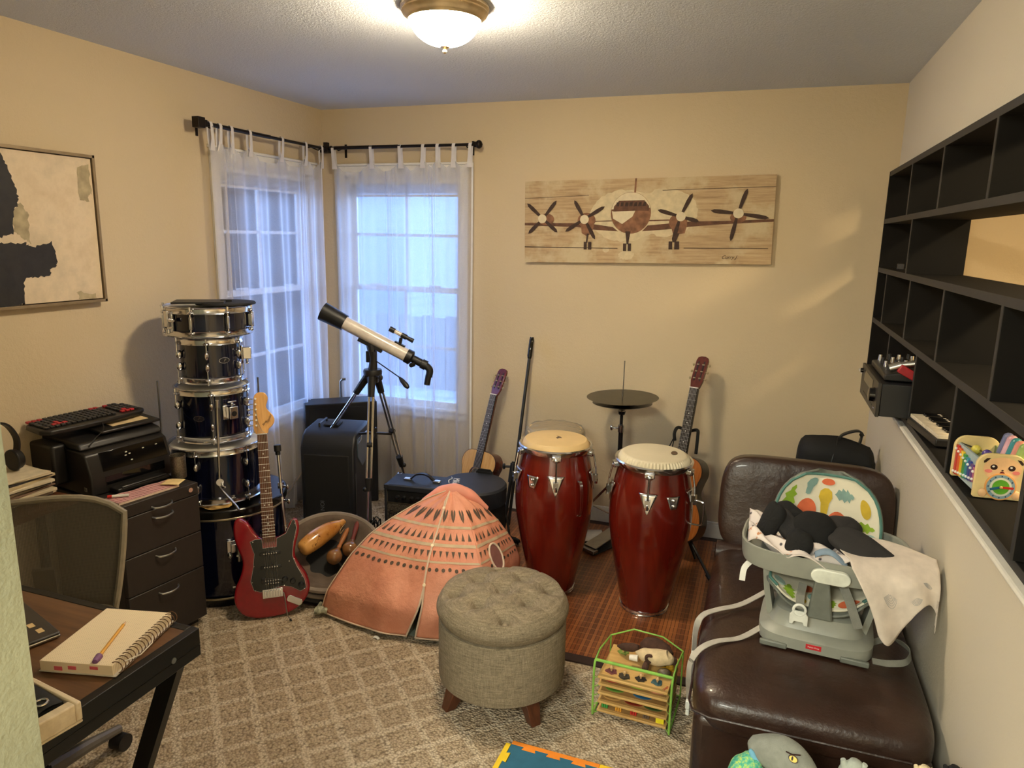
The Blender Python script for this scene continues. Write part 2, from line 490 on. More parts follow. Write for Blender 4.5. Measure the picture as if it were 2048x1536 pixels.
def house(name, label, x0, x1, y0, y1, hw, m, roofdir, wins):
    o = thing(name, label, 'house', (0, 0, -0.7)); g = G(); g.bb(x0, x1, y0, y1, 0, hw); obj('walls', g, m, o, smooth=False)
    g = G(); e = 0.35
    if roofdir == 'X': xm = (x0 + x1) / 2; g.prism([(x0 - e, hw), (x1 + e, hw), (xm, hw + 1.6)], y0 - e, y1 + e, 'XZ')
    else: ym = (y0 + y1) / 2; g.prism([(y0 - e, hw), (y1 + e, hw), (ym, hw + 1.6)], x0 - e, x1 + e, 'YZ')
    obj('roof', g, mat('roof_shingles', (84, 82, 84), 0.9), o, smooth=False)
    for (a, b, c_) in wins:
        g = G()
        if roofdir == 'Y': g.bb(a, a + 0.9, y0 - 0.05, y0, b, b + 1.2)
        else: g.bb(x1, x1 + 0.05, a, a + 0.9, b, b + 1.2)
        w_ = obj('window', g, M_vinyl, o, smooth=False)
        g = G()
        if roofdir == 'Y': g.bb(a + 0.08, a + 0.82, y0 - 0.06, y0 - 0.05, b + 0.08, b + 1.12)
        else: g.bb(x1 + 0.05, x1 + 0.06, a + 0.08, a + 0.82, b + 0.08, b + 1.12)
        obj('pane', g, mat('dark_pane', (70, 84, 104), 0.1), w_, smooth=False)
house('neighbour_house', 'pale sided neighbouring house beyond the back wall window', -12.0, -3.45, 7.6, 13.0, 3.9, siding('cream_siding', (158, 166, 178)), 'Y', [(-7.5, 1.2, 0)])
house('neighbour_house', 'blue grey sided neighbouring house beyond the left wall window', -13.0, -7.0, 0.0, 6.9, 3.9, siding('grey_siding', (150, 162, 180)), 'X', [(4.0, 1.2, 0)])
M_leaf = mat('dark_foliage', (58, 72, 62), 0.9, var=0.2, scale=4)
M_bark = mat('bark', (70, 58, 50), 0.9, var=0.2, bump=0.5, bscale=60)
def tree(x, y, h, r, label, seed):
    random.seed(seed)
    o = thing('garden_tree', label, 'tree', (x, y, -0.7))
    g = G(); g.tube([(0, 0, 0), (0.05, 0.03, h * 0.35), (-0.04, 0.05, h * 0.8)], [0.14, 0.1, 0.04], 8)
    for k in range(7):
        a = random.uniform(0, 2 * PI); z = h * random.uniform(0.4, 0.7)
        g.tube([(0, 0.03, z), (math.cos(a) * r * 0.5, math.sin(a) * r * 0.5, z + r * 0.4), (math.cos(a) * r * 0.9, math.sin(a) * r * 0.9, z + r * 0.6)], [0.05, 0.03, 0.012], 6)
    obj('trunk', g, M_bark, o)
    g = G()
    for k in range(1500):
        a = random.uniform(0, 2 * PI); u = random.uniform(-1, 1); q = random.random() ** 0.4
        p = Vector((math.cos(a) * math.sqrt(1 - u * u) * r * q, math.sin(a) * math.sqrt(1 - u * u) * r * q, h * 0.72 + u * r * 0.85 * q))
        d1 = Vector((random.gauss(0, 1), random.gauss(0, 1), random.gauss(0, 1))).normalized() * 0.13; d2 = d1.orthogonal().normalized() * 0.06
        g.add([p - d1, p + d2, p + d1, p - d2], [(0, 1, 2, 3)])
    obj('foliage', g, M_leaf, o, smooth=False)
tree(-5.9, 15.4, 5.0, 1.5, 'dark garden tree right of the pale neighbouring house', 3)
random.seed(11)

# ------------------------------------------------------------------ curtain rods and sheer curtains
M_rod = mat('dark_bronze', (40, 34, 32), 0.45, 0.7, var=0.05)
def curtain_rod(name, label, Mx, u0, u1, box_end=False):
    o = thing(name, label, 'curtain rod', M=Mx)
    g = G(); g.cyl((u0, 0, 0), (u1, 0, 0), 0.0085, n=14); g.cyl((u0, 0, 0), (u0 + (u1 - u0) * 0.5, 0, 0), 0.0105, n=14)
    obj('pole', g, M_rod, o)
    for e, s_ in ((u0, -1), (u1, 1)):
        g = G()
        outer = (s_ == 1) if not box_end else (s_ == -1)
        if outer and not box_end:
            g.sph((e + s_ * 0.022, 0, 0), (0.02, 0.024, 0.024)); g.cyl((e - s_ * 0.01, 0, 0), (e + s_ * 0.006, 0, 0), 0.016, n=16)
            g.cyl((e + s_ * 0.03, 0, 0), (e + s_ * 0.044, 0, 0), 0.012, 0.003)
        elif outer:
            g.bb(e - 0.05, e - 0.004, -0.02, 0.02, -0.025, 0.025); g.bb(e - 0.004, e + 0.02, -0.013, 0.013, -0.016, 0.016)
        else:
            g.sph((e, 0, 0), 0.014)
        obj('finial', g, M_rod, o, bevel=0.002)
        g = G(); b = e - s_ * 0.05
        g.bb(b - 0.007, b + 0.007, 0.084, 0.0885, -0.05, 0.03); g.tube([(b, 0.086, 0.0), (b, 0.05, 0.002), (b, 0.014, -0.012), (b, 0.0, -0.016), (b, -0.012, -0.008)], 0.004, 8)
        obj('bracket', g, M_rod, o)
    return o
curtain_rod('curtain_rod', 'dark bronze curtain rod with round finial above the back wall window', Matrix.Translation((0, -0.09, 2.198)), 0.125, 1.085)
curtain_rod('curtain_rod', 'dark bronze curtain rod with square end block above the left wall window',
            Matrix.Translation((0.09, 0, 2.193)) @ Matrix(((0, -1, 0, 0), (1, 0, 0, 0), (0, 0, 1, 0), (0, 0, 0, 1))), -1.13, -0.125, True)
g = G(); g.bb(0.062, 0.118, -0.118, -0.062, 2.17, 2.185); g.bb(0.085, 0.112, -0.115, -0.088, 2.185, 2.23); g.cyl((0.09, -0.125, 2.196), (0.09, -0.1, 2.196), 0.012); g.cyl((0.1, -0.09, 2.196), (0.125, -0.09, 2.196), 0.012)
g.tube([(0.1, -0.1, 2.18), (0.05, -0.05, 2.18), (0.004, -0.004, 2.18)], 0.004)
cb = obj('corner_connector', g, M_rod, bevel=0.002); tag(cb, 'dark metal corner connector joining the two curtain rods', 'rod connector')

t = NT('sheer_voile'); t.n.remove(t.b)
tr = t.new('ShaderNodeBsdfTransparent'); df = t.new('ShaderNodeBsdfDiffuse'); tl = t.new('ShaderNodeBsdfTranslucent')
df.inputs[0].default_value = lin((232, 232, 238)); tl.inputs[0].default_value = lin((232, 234, 240))
m1 = t.new('ShaderNodeMixShader'); m1.inputs[0].default_value = 0.55; t.l.new(df.outputs[0], m1.inputs[1]); t.l.new(tl.outputs[0], m1.inputs[2])
lw = t.new('ShaderNodeLayerWeight'); lw.inputs[0].default_value = 0.35
vv = t.coord(); wv = t.noise(vv, 260, 2)
fac = t.math('ADD', t.math('MULTIPLY', lw.outputs['Facing'], 0.55), t.math('MULTIPLY_ADD', wv, 0.12, 0.36))
m2 = t.new('ShaderNodeMixShader'); t.l.new(fac, m2.inputs[0]); t.l.new(tr.outputs[0], m2.inputs[1]); t.l.new(m1.outputs[0], m2.inputs[2])
t.l.new(m2.outputs[0], t.n['Material Output'].inputs['Surface'])
M_sheer = t.m
def curtain(name, label, Mx, u0, u1, tabs, bundles, seed):
    rnd = random.Random(seed)
    o = thing(name, label, 'curtain', M=Mx)
    ph = [rnd.uniform(0, 6) for _ in range(6)]; zt, zb = 2.10, 0.035
    def uu(s, z):
        # non uniform gather: bundles = list of (position 0..1, strength)
        u = s
        for b, st in bundles: u += st * math.exp(-((s - b) / 0.09) ** 2) * (s - b) * -1.0
        k = (zt - z) / (zt - zb)
        return u0 + (u1 - u0) * (u + 0.012 * math.sin(s * 9 + ph[0] + k * 2.0) * k)
    def yy(s, z):
        k = (zt - z) / (zt - zb)
        a = 0.010 + 0.016 * k
        y = a * math.sin(s * 38 + ph[1] + 0.8 * math.sin(k * 2 + ph[2])) + 0.6 * a * math.sin(s * 71 + ph[3]) + 0.006 * math.sin(s * 15 + k * 5 + ph[4]) * k
        for b, st in bundles: y += 0.018 * math.exp(-((s - b) / 0.06) ** 2) * math.sin(s * 160) * (0.4 + k)
        return max(-0.035, min(0.04, y))
    def top(s):
        # scalloped top edge: high at each tab, sagging between
        dd = min(abs(uu(s, zt) - q) for q in tabs)
        return zt + 0.012 - min(0.055, dd * 0.75) 
    def fn(s, v):
        z1 = top(s); z = zb + (z1 - zb) * v
        return (uu(s, z), yy(s, z), z)
    g = G(); g.grid(fn, 260, 60); obj('sheer_panel', g, M_sheer, o)
    for k, q in enumerate(tabs):
        g = G(); w = 0.011; l = rnd.uniform(-0.01, 0.01)
        pts = [(q + l, 0.004, 2.072), (q + l * 0.5, 0.013, 2.13), (q, 0.0125, 2.195), (q, 0.006, 2.2072), (q, -0.006, 2.2072), (q, -0.0125, 2.195), (q + l * 0.5, -0.012, 2.13), (q + l, -0.004, 2.072)]
        n = len(pts); vs = [(p[0] - w * (1.6 if i in (0, n - 1) else 0.9), p[1], p[2] + 0.0) for i, p in enumerate(pts)] + [(p[0] + w * (1.6 if i in (0, n - 1) else 0.9), p[1], p[2]) for i, p in enumerate(pts)]
        g.add(vs, [(i, i + 1, i + 1 + n, i + n) for i in range(n - 1)])
        obj('tab', g, mat('voile_tab', (214, 210, 208), 0.8, var=0.02), o)
    g = G()
    g.grid(lambda s, v: (u1 - 0.0 + (uu(1, 1) - u1) * 0 + 0.0 - 0.012 * s, yy(1 - 0.012 * s, zb + (zt - zb) * v) - 0.001, zb + (zt - zb) * v), 1, 40)
    obj('side_hem', g, mat('voile_hem', (222, 222, 226), 0.8, var=0.02), o)
    return o
Mr = Matrix.Translation((0, -0.09, 0))
curtain('sheer_curtain', 'white sheer tab-top curtain over the back wall window', Mr, 0.13, 1.068,
        [0.14, 0.405, 0.60, 0.755, 0.848, 0.952, 1.056], [(0.42, 0.5), (0.72, 0.45)], 4)
MlC = Matrix.Translation((0.09, 0, 0)) @ Matrix(((0, -1, 0, 0), (1, 0, 0, 0), (0, 0, 1, 0), (0, 0, 0, 1)))
curtain('sheer_curtain', 'white sheer tab-top curtain over the left wall window', MlC, -1.105, -0.138,
        [-1.085, -1.02, -0.94, -0.80, -0.53, -0.31, -0.15], [(0.14, 0.7), (0.8, 0.4)], 9)

# ------------------------------------------------------------------ ceiling light
cl = thing('ceiling_light', 'flush mount ceiling light with glowing white glass bowl and brushed metal pan', 'ceiling light', (1.622, -1.672, H))
M_nickel = mat('brushed_nickel', (206, 186, 150), 0.42, 0.9, var=0.05)
g = G(); g.lathe([(0.0, 0), (0.147, 0), (0.150, -0.004), (0.150, -0.010), (0.143, -0.016), (0.146, -0.022), (0.142, -0.030), (0.128, -0.040), (0.124, -0.048), (0.118, -0.046), (0.112, -0.02), (0, -0.02)], 64)
obj('pan', g, M_nickel, cl)
t = NT('lit_frosted_glass'); t.n.remove(t.b); em = t.new('ShaderNodeEmission')
em.inputs['Color'].default_value = (1.0, 0.83, 0.58, 1); em.inputs['Strength'].default_value = 92
t.l.new(em.outputs[0], t.n['Material Output'].inputs['Surface'])
M_lamp = t.m
pr = [(0.119, -0.040)]
for k in range(1, 15):
    a = PI / 2 * k / 14; pr.append((0.119 * math.cos(a), -0.040 - 0.088 * math.sin(a)))
g = G(); g.lathe(pr, 64); obj('glass_bowl', g, M_lamp, cl)
g = G(); g.lathe([(0, -0.120), (0.016, -0.124), (0.017, -0.130), (0.008, -0.134), (0.004, -0.136), (0.0075, -0.141), (0.0075, -0.146), (0.003, -0.151), (0, -0.152)], 24)
obj('finial', g, M_nickel, cl)
# ================================================================== LEFT WALL, CABINET, DESK
def outline_poly(g, pts, M, off=0.0):
    g.add([M @ Vector((p[0], p[1], off)) for p in pts], [tuple(range(len(pts)))])

def rough_blob(pts, amp, seed, n=5):
    """torn, brushy edge for painted shapes"""
    r = random.Random(seed); out = []
    N = len(pts)
    for i in range(N):
        a = Vector(pts[i]); b = Vector(pts[(i + 1) % N])
        for k in range(n):
            p = a.lerp(b, k / n); out.append((p[0] + r.uniform(-amp, amp), p[1] + r.uniform(-amp, amp)))
    return out

# framed abstract canvas on the left wall
pt = thing('framed_painting', 'framed abstract black and cream painting on the left wall', 'painting', (0.0, -1.712, 1.376))
PW, PH = 0.62, 0.605   # runs towards -y
M_pframe = mat('champagne_frame', (150, 132, 104), 0.4, 0.5)
g = G(); fwid = 0.012; dp = 0.042
g.bb(0.004, dp, -fwid, 0, 0, PH); g.bb(0.004, dp, -PW, -PW + fwid, 0, PH); g.bb(0.004, dp, -PW, 0, 0, fwid); g.bb(0.004, dp, -PW, 0, PH - fwid, PH)
obj('frame', g, M_pframe, pt, bevel=0.001)
t = NT('abstract_canvas'); v = t.coord('Object'); n1 = t.noise(v, 6, 6, 0.65); n2 = t.noise(v, 40, 5, 0.7)
c1 = t.ramp(n1, (0.3, lin((206, 184, 152))), (0.5, lin((224, 205, 176))), (0.7, lin((200, 184, 158))))
t.color(t.mix(t.math('MULTIPLY', n2, 0.25), c1, lin((186, 170, 140)))); t.set(0.8); t.bump(n2, 0.3, 0.002)
g = G(); g.bb(0.006, 0.034, -PW + fwid + 0.004, -fwid - 0.004, fwid + 0.004, PH - fwid - 0.004); obj('canvas', g, t.m, pt, smooth=False)
Mf = face_frame((0.0345, 0, 0), (1, 0, 0), (0, 0, 1))   # x -> +y , y -> z
M_paintk = mat('black_paint', (30, 27, 25), 0.6, var=0.2, scale=25, bump=0.4, bscale=80)
M_paintg = mat('grey_green_paint', (168, 154, 122), 0.7, var=0.12, scale=25)
g = G(); g.M = Mf
def pp(u, v_): return (-0.012 - u * 0.596 , 0.012 + v_ * 0.58)
blk = [[(0.634, 0.967), (0.601, 0.879), (0.565, 0.76), (0.557, 0.697), (0.57, 0.638), (0.594, 0.628), (0.612, 0.464), (0.698, 0.441), (0.80, 0.46), (0.90, 0.6), (0.88, 0.97)],
       [(0.703, 0.405), (0.547, 0.409), (0.50, 0.379), (0.50, 0.19), (0.581, 0.169), (0.594, 0.016), (0.624, 0.0), (0.97, 0.0), (0.97, 0.41)],
       [(0.507, 0.379), (0.357, 0.414), (0.336, 0.281), (0.344, 0.247), (0.393, 0.226), (0.389, 0.186), (0.52, 0.18)]]
for i, b_ in enumerate(blk): outline_poly(g, [pp(*q) for q in rough_blob(b_, 0.008, i, 7)][::-1], Matrix.Identity(4), 0.0006 + i * 0.0003)
obj('black_brush_shapes', g, M_paintk, pt, smooth=False)
g = G(); g.M = Mf
for i, b_ in enumerate([[(0.542, 0.664), (0.503, 0.591), (0.51, 0.397), (0.545, 0.431), (0.611, 0.479), (0.60, 0.62)], [(0.120, 0.924), (0.022, 0.965), (0.022, 0.755), (0.040, 0.753), (0.05, 0.698), (0.121, 0.712)], [(0.213, 0.067), (0.06, 0.038), (0.064, 0.006), (0.2, 0.006)]]):
    outline_poly(g, [pp(*q) for q in rough_blob(b_, 0.008, 20 + i, 6)][::-1], Matrix.Identity(4), 0.0003)
obj('grey_brush_shapes', g, M_paintg, pt, smooth=False)

# file cabinet
CA = -9.05 * PI / 180
M_cab = mat('charcoal_steel', (38, 33, 31), 0.5, 0.0, var=0.05, bump=0.05, bscale=500)
cab = thing('file_cabinet', 'charcoal three-drawer file cabinet under the printer', 'file cabinet', (0.503, -1.957, 0), CA)
cw, ch = 0.172, 0.645
g = G(); g.bb(-0.46, -0.018, -cw, cw, 0.03, ch); g.bb(-0.45, -0.03, -cw + 0.02, cw - 0.02, 0.0, 0.03)
obj('body', g, M_cab, cab, bevel=0.004)
g = G(); g.bb(-0.018, 0.004, -cw, cw, ch - 0.05, ch); tp = obj('pencil_tray', g, M_cab, cab, bevel=0.003)
def cab_handle(par, z):
    g = G(); pts = catmull([(0.003, -0.045, z), (0.018, -0.034, z - 0.004), (0.026, 0.0, z - 0.006), (0.018, 0.034, z - 0.004), (0.003, 0.045, z)], 5)
    g.tube(pts, 0.0042, 8); obj('handle', g, M_steel, par)
cab_handle(tp, ch - 0.040)
for z0, z1 in ((0.43, 0.592), (0.268, 0.427), (0.035, 0.265)):
    g = G(); g.bb(-0.018, 0.004, -cw, cw, z0, z1); dr = obj('drawer', g, M_cab, cab, bevel=0.003); cab_handle(dr, z1 - 0.030)
g = G(); g.cyl((0.003, cw - 0.04, ch - 0.022), (0.010, cw - 0.04, ch - 0.022), 0.010, n=20); g.bb(0.010, 0.0115, cw - 0.0415, cw - 0.0385, ch - 0.028, ch - 0.016)
obj('lock', g, M_chrome, cab)

# brown wooden side shelf board beside the printer
M_walnut = wood('walnut_board', (70, 38, 22), (112, 66, 38), 0.4, 1.2, 'Y')
sb = thing('side_table', 'brown wooden side table behind the office chair', 'side table', (0.19, -2.42, 0))
g = G(); g.bb(-0.17, 0.125, -0.30, 0.265, 0.655, 0.680); obj('tabletop', g, M_walnut, sb, bevel=0.003)
for a, b in ((-0.15, -0.28), (0.11, -0.28), (-0.15, 0.11), (0.11, 0.11)):
    g = G(); g.bb(a - 0.012, a + 0.012, b - 0.012, b + 0.012, 0, 0.655); obj('leg', g, M_blackm, sb)

# printer
M_prn = mat('printer_plastic', (30, 28, 27), 0.38, var=0.05, bump=0.06, bscale=600)
M_gloss = mat('gloss_black', (10, 10, 12), 0.06, var=0.02)
prn = thing('printer', 'black multifunction printer on top of the file cabinet', 'printer', (0.325, -1.905, ch + 0.001), CA)
def pt2(x, z): return (x, z)
g = G(); prof = [(-0.30, 0.0), (0.0, 0.0), (0.004, 0.03), (0.004, 0.085), (-0.022, 0.165), (-0.05, 0.178), (-0.30, 0.178)]
g.prism([(p[0], p[1]) for p in prof], -0.190, 0.168, 'XZ'); obj('body', g, M_prn, prn, bevel=0.008, segs=3)
g = G(); g.prism([(-0.31, 0.180), (-0.045, 0.180), (-0.06, 0.206), (-0.12, 0.216), (-0.31, 0.216)], -0.190, 0.168, 'XZ'); obj('lid', g, M_prn, prn, bevel=0.008, segs=3)
g = G(); g.prism([(0.0052, 0.092), (-0.0205, 0.165), (-0.0235, 0.165), (0.002, 0.092)], -0.135, 0.15, 'XZ'); pan = obj('control_panel', g, M_gloss, prn, bevel=0.001)
g = G()
M_btn = mat('panel_lights', (220, 218, 205), 0.3)
def on_panel(y, s):
    x = 0.0052 - 0.0257 * s; z = 0.092 + 0.073 * s; return (x + 0.001, y, z)
for y, s in ((-0.03, 0.55), (-0.025, 0.72), (-0.012, 0.6), (-0.01, 0.25), (0.05, 0.7), (0.11, 0.72)):
    g.sph(on_panel(y, s), (0.0015, 0.005, 0.0025), 10, 6)
obj('panel_button', g, M_btn, pan)
g = G(); g.bb(-0.02, 0.055, -0.115, 0.115, 0.006, 0.022); g.bb(0.045, 0.058, -0.1, 0.1, 0.022, 0.030); obj('output_tray', g, M_prn, prn, bevel=0.004)
g = G(); g.bb(0.0045, 0.0055, -0.13, 0.13, 0.035, 0.07); obj('paper_slot', g, M_gloss, prn)
g = G(); g.bb(-0.04, -0.0235, -0.1915, -0.1903, 0.02, 0.036); g2 = obj('logo_badge', g, mat('badge_grey', (140, 135, 125), 0.4), prn)
text('logo_lettering', 'hp', M_black, prn, face_frame((-0.032, -0.1918, 0.028), (0, -1, 0), (0, 0, 1)), 0.011)
g = G(); g.bb(-0.30, -0.14, -0.245, -0.185, 0.035, 0.20); obj('rear_unit', g, M_prn, prn, bevel=0.012, segs=3)
# raised rear flap carrying a sheet
flap = Matrix.Translation((-0.16, 0.05, 0.232)) @ Matrix.Rotation(math.radians(4), 4, 'Y')
g = G(); g.M = flap; g.bb(-0.13, 0.085, -0.13, 0.135, -0.006, 0.006); obj('feeder_tray', g, M_prn, prn, bevel=0.004)
g = G(); g.M = flap; g.bb(-0.10, 0.05, -0.06, 0.10, 0.0062, 0.0075)
sh = obj('paper_sheet', g, mat('cream_paper', (222, 196, 150), 0.8), None, smooth=False); sh.matrix_world = (Matrix.Translation((0.325, -1.905, ch + 0.001)) @ Matrix.Rotation(CA, 4, 'Z'))
tag(sh, 'cream sheet of paper lying in the printer feeder under the keyboard', 'paper')

# gaming keyboard lying on the printer
M_key = mat('key_caps', (30, 30, 32), 0.45)
M_keyr = mat('red_key_caps', (176, 36, 44), 0.45)
kb = thing('keyboard', 'black gaming keyboard with red key clusters on top of the printer', 'keyboard', M=Matrix.Translation((0.105, -1.925, 0.912)) @ Matrix.Rotation(math.radians(84), 4, 'Z') @ Matrix.Rotation(math.radians(4), 4, 'X'))
# local: x = long axis (towards +y in the room), y = depth (towards -x)
out = [(-0.225, -0.055), (-0.20, -0.085), (-0.08, -0.095), (0.06, -0.095), (0.19, -0.085), (0.225, -0.06), (0.222, 0.045), (0.17, 0.08), (0.04, 0.088), (-0.02, 0.088), (-0.16, 0.08), (-0.218, 0.045)]
g = G(); g.prism([(p[0], p[1]) for p in out], -0.012, 0.008, 'XY'); obj('case', g, M_prn, kb, bevel=0.006, segs=3)
gk = G(); gr = G()
for r in range(6):
    for c in range(19):
        x = -0.195 + c * 0.0215; y = 0.062 - r * 0.0225
        if c in (14,) or (c >= 15 and r in (0,) and c > 17): continue
        w = 0.0165
        q = gr if ((c in (2, 3, 4) and r in (3, 4)) and not (c in (2, 4) and r == 3)) or (c in (15, 16, 17) and r in (4, 5) and not (c != 16 and r == 4)) or (r == 0 and c in (0, 1, 2, 12, 13, 15)) else gk
        q.bb(x - w / 2, x + w / 2, y - w / 2, y + w / 2, 0.008, 0.016)
for q, m_, nm in ((gk, M_key, 'key_block'), (gr, M_keyr, 'red_key_block')):
    obj(nm, q, m_, kb, bevel=0.002)
g = G(); g.tube(catmull([(0.0, -0.1, -0.002), (-0.03, -0.15, -0.012), (-0.09, -0.19, -0.022), (-0.13, -0.20, -0.05)], 6), 0.002, 6); obj('cable', g, M_black, kb)

# cup, notepads, marker on the cabinet
M_mesh = mat('pewter_mesh', (140, 132, 120), 0.35, 0.9, var=0.2, scale=240, bump=0.6, bscale=420)
g = G(); g.lathe([(0.0, 0.0), (0.030, 0.0), (0.031, 0.003), (0.031, 0.098), (0.0325, 0.1), (0.0305, 0.1), (0.029, 0.004), (0, 0.004)], 40)
cup = obj('pencil_cup', g, M_mesh); cup.location = (0.375, -1.66, 0.646); tag(cup, 'speckled metal pencil cup beside the black printer', 'pencil cup')
cup.location = (0.420, -1.752 - 0.02, 0.6465)
t = NT('pink_tartan'); v = t.coord('Object'); sp = t.new('ShaderNodeSeparateXYZ'); t.l.new(v, sp.inputs[0])
ln = t.math('GREATER_THAN', t.math('FRACT', t.math('MULTIPLY', sp.outputs['Y'], 62)), 0.84)
ln2 = t.math('GREATER_THAN', t.math('FRACT', t.math('MULTIPLY', sp.outputs['X'], 38)), 0.82)
base_c = t.mix(ln, lin((192, 140, 140)), lin((118, 62, 74))); t.color(t.mix(t.math('MULTIPLY', ln2, 0.6), base_c, lin((222, 190, 184)))); t.set(0.7)
npd = thing('notepad', 'pink checked notepad on the front edge of the cabinet', 'notepad', (0.452, -1.975, 0.6465), CA - 0.03)
g = G(); g.bb(-0.055, 0.035, -0.135, 0.12, 0, 0.009); obj('page_block', g, mat('page_edges', (214, 190, 170), 0.8), npd)
g = G(); g.grid(lambda u, v_: (-0.056 + 0.092 * u, -0.137 + 0.258 * v_, 0.0095 + 0.004 * math.sin(v_ * 7) ** 2 * (1 - u)), 10, 24); obj('cover', g, t.m, npd)
g = G(); g.grid(lambda u, v_: (-0.04 + 0.075 * u, -0.035 + 0.07 * v_, 0.002 * math.sin(u * 3)), 8, 8)
st = obj('sticky_note', g, mat('yellow_note', (224, 196, 140), 0.8), solid=0.0008); st.location = (0.478, -1.862, 0.6625); st.rotation_euler = (0, 0, 0.35); tag(st, 'pale yellow paper note on the pink notepad', 'note')
mk = thing('marker', 'white marker pen with a red cap beside the notepad', 'marker', M=Matrix.Translation((0.392, -2.082, 0.667)) @ Matrix.Rotation(math.radians(38), 4, 'Z'))
g = G(); g.cyl((-0.018, 0, 0), (0.04, 0, 0), 0.0055); obj('barrel', g, M_white, mk)
g = G(); g.cyl((-0.034, 0, 0), (-0.018, 0, 0), 0.006); obj('cap', g, mat('red_plastic', (190, 40, 30), 0.4), mk)
mk.location = (0.41, -2.075, 0.665)

# pile of papers and magazines
rr = random.Random(4); zz = 0.681
cols = [(60, 52, 46), (196, 180, 150), (150, 140, 128), (44, 40, 38), (206, 190, 160), (120, 96, 80), (184, 170, 146), (70, 66, 64), (212, 198, 170), (196, 178, 140), (50, 46, 44), (202, 186, 156), (214, 200, 172)]
nms = [('red_folder', 'brown folder at the bottom of the paper pile'), None]
for k, c in enumerate(cols):
    h = rr.uniform(0.004, 0.011)
    g = G(); g.bb(-0.105, 0.105, -0.14, 0.14, 0, h)
    o = obj('magazine' if k % 2 else 'paper_stack', g, mat('paper_%d' % k, c, 0.7), smooth=False, bevel=0.0015)
    o.location = (0.122 + rr.uniform(-0.012, 0.012), -2.33 + rr.uniform(-0.015, 0.015) , zz); o.rotation_euler = (0, 0, rr.uniform(-0.16, 0.16)); zz += h + 0.0004
    WH = ['second sheet bundle from the bottom of the pile beside the printer', 'pale grey magazine low in the paper pile beside the printer', 'dark brown magazine in the lower half of the paper pile', 'cream paper bundle just above the dark brown magazine in the pile', 'tan brown magazine in the middle of the paper pile', 'beige paper bundle above the tan brown magazine in the pile', 'grey magazine above the middle of the paper pile', 'light cream paper bundle resting on the grey magazine in the pile', 'fourth bundle from the top of the paper pile, tan paper', 'near black magazine third from the top of the paper pile', 'beige paper bundle second from the top of the pile']
    if k == len(cols) - 1: lab = 'cream paper sheet on top of the pile beside the printer'
    elif k == 0: lab = 'dark folder at the bottom of the paper pile beside the printer'
    else: lab = WH[k - 1]
    tag(o, lab, 'paper', 'papers piled beside the printer')
# headphones with black cups on the pile
hp = thing('headphones', 'black over-ear headphones on the paper pile by the left wall', 'headphones', (0.11, -2.31, zz + 0.001))
g = G(); g.tube(catmull([(0.0, -0.075, 0.06), (0, -0.082, 0.12), (0, -0.05, 0.18), (0, 0, 0.198), (0, 0.05, 0.18), (0, 0.082, 0.12), (0, 0.075, 0.06)], 6), 0, flat=(0.014, 0.004), up=(0, 1, 0)); obj('headband', g, M_black, hp)
for s_ in (-1, 1):
    g = G(); g.cyl((0, s_ * 0.052, 0.042), (0, s_ * 0.085, 0.042), 0.042, 0.036, n=28); obj('ear_cup', g, M_black, hp, bevel=0.006)

# ------------------------------------------------------------------ desk
M_dtop = wood('desk_top', (74, 48, 30), (110, 76, 48), 0.38, 1.0, 'X')
M_dmet = mat('desk_metal', (24, 23, 23), 0.42, 0.4)
dk = thing('desk', 'brown wood-top desk with black metal frame in the near left corner', 'desk', (0, 0, 0))
g = G(); g.bb(0.03, 1.478, -3.385, -2.842, 0.722, 0.742); obj('tabletop', g, M_dtop, dk, smooth=False)
g = G(); g.bb(1.478, 1.502, -3.385, -2.82, 0.700, 0.743); g.bb(0.03, 1.478, -2.842, -2.82, 0.700, 0.743); g.bb(0.03, 0.05, -3.385, -2.84, 0.69, 0.722); g.bb(1.478, 1.502, -3.385, -2.82, 0.672, 0.700)
g.bb(0.03, 1.5, -3.39, -3.385, 0.69, 0.743); obj('edge_frame', g, M_dmet, dk, bevel=0.002)
def leg(p0, p1):
    g = G(); g.tube([p0, p1], 0, flat=(0.022, 0.012), up=(0, 1, 0)); obj('leg', g, M_dmet, dk)
leg((1.455, -2.836, 0.70), (1.17, -2.836, 0.0)); leg((1.455, -3.36, 0.70), (1.17, -3.36, 0.0)); leg((0.06, -2.836, 0.70), (0.33, -2.836, 0.0)); leg((0.06, -3.36, 0.70), (0.33, -3.36, 0.0))
for y in (-2.905, -3.25):
    g = G(); g.cyl((1.502, y, 0.706), (1.5045, y, 0.706), 0.007, n=16); obj('bolt', g, M_steel, dk)

# spiral notebook
nb = thing('spiral_notebook', 'open white dotted spiral notebook on the desk corner', 'notebook', M=Matrix.Translation((1.370, -2.952, 0.7435)) @ Matrix.Rotation(math.radians(14), 4, 'Z'))
t = NT('dotted_page'); v = t.coord('Object'); sp = t.new('ShaderNodeSeparateXYZ'); t.l.new(v, sp.inputs[0])
dx = t.math('SUBTRACT', t.math('FRACT', t.math('MULTIPLY', sp.outputs['X'], 190)), 0.5); dy = t.math('SUBTRACT', t.math('FRACT', t.math('MULTIPLY', sp.outputs['Y'], 190)), 0.5)
dot = t.math('LESS_THAN', t.math('ADD', t.math('POWER', dx, 2), t.math('POWER', dy, 2)), 0.035)
t.color(t.mix(dot, lin((226, 208, 176)), lin((190, 174, 148)))); t.set(0.75); M_page = t.m
NW_, NL_ = 0.085, 0.112
g = G(); g.bb(-NW_, NW_ - 0.004, -NL_, NL_, 0.0, 0.0235); obj('page_block', g, M_page, nb, bevel=0.001, smooth=False)
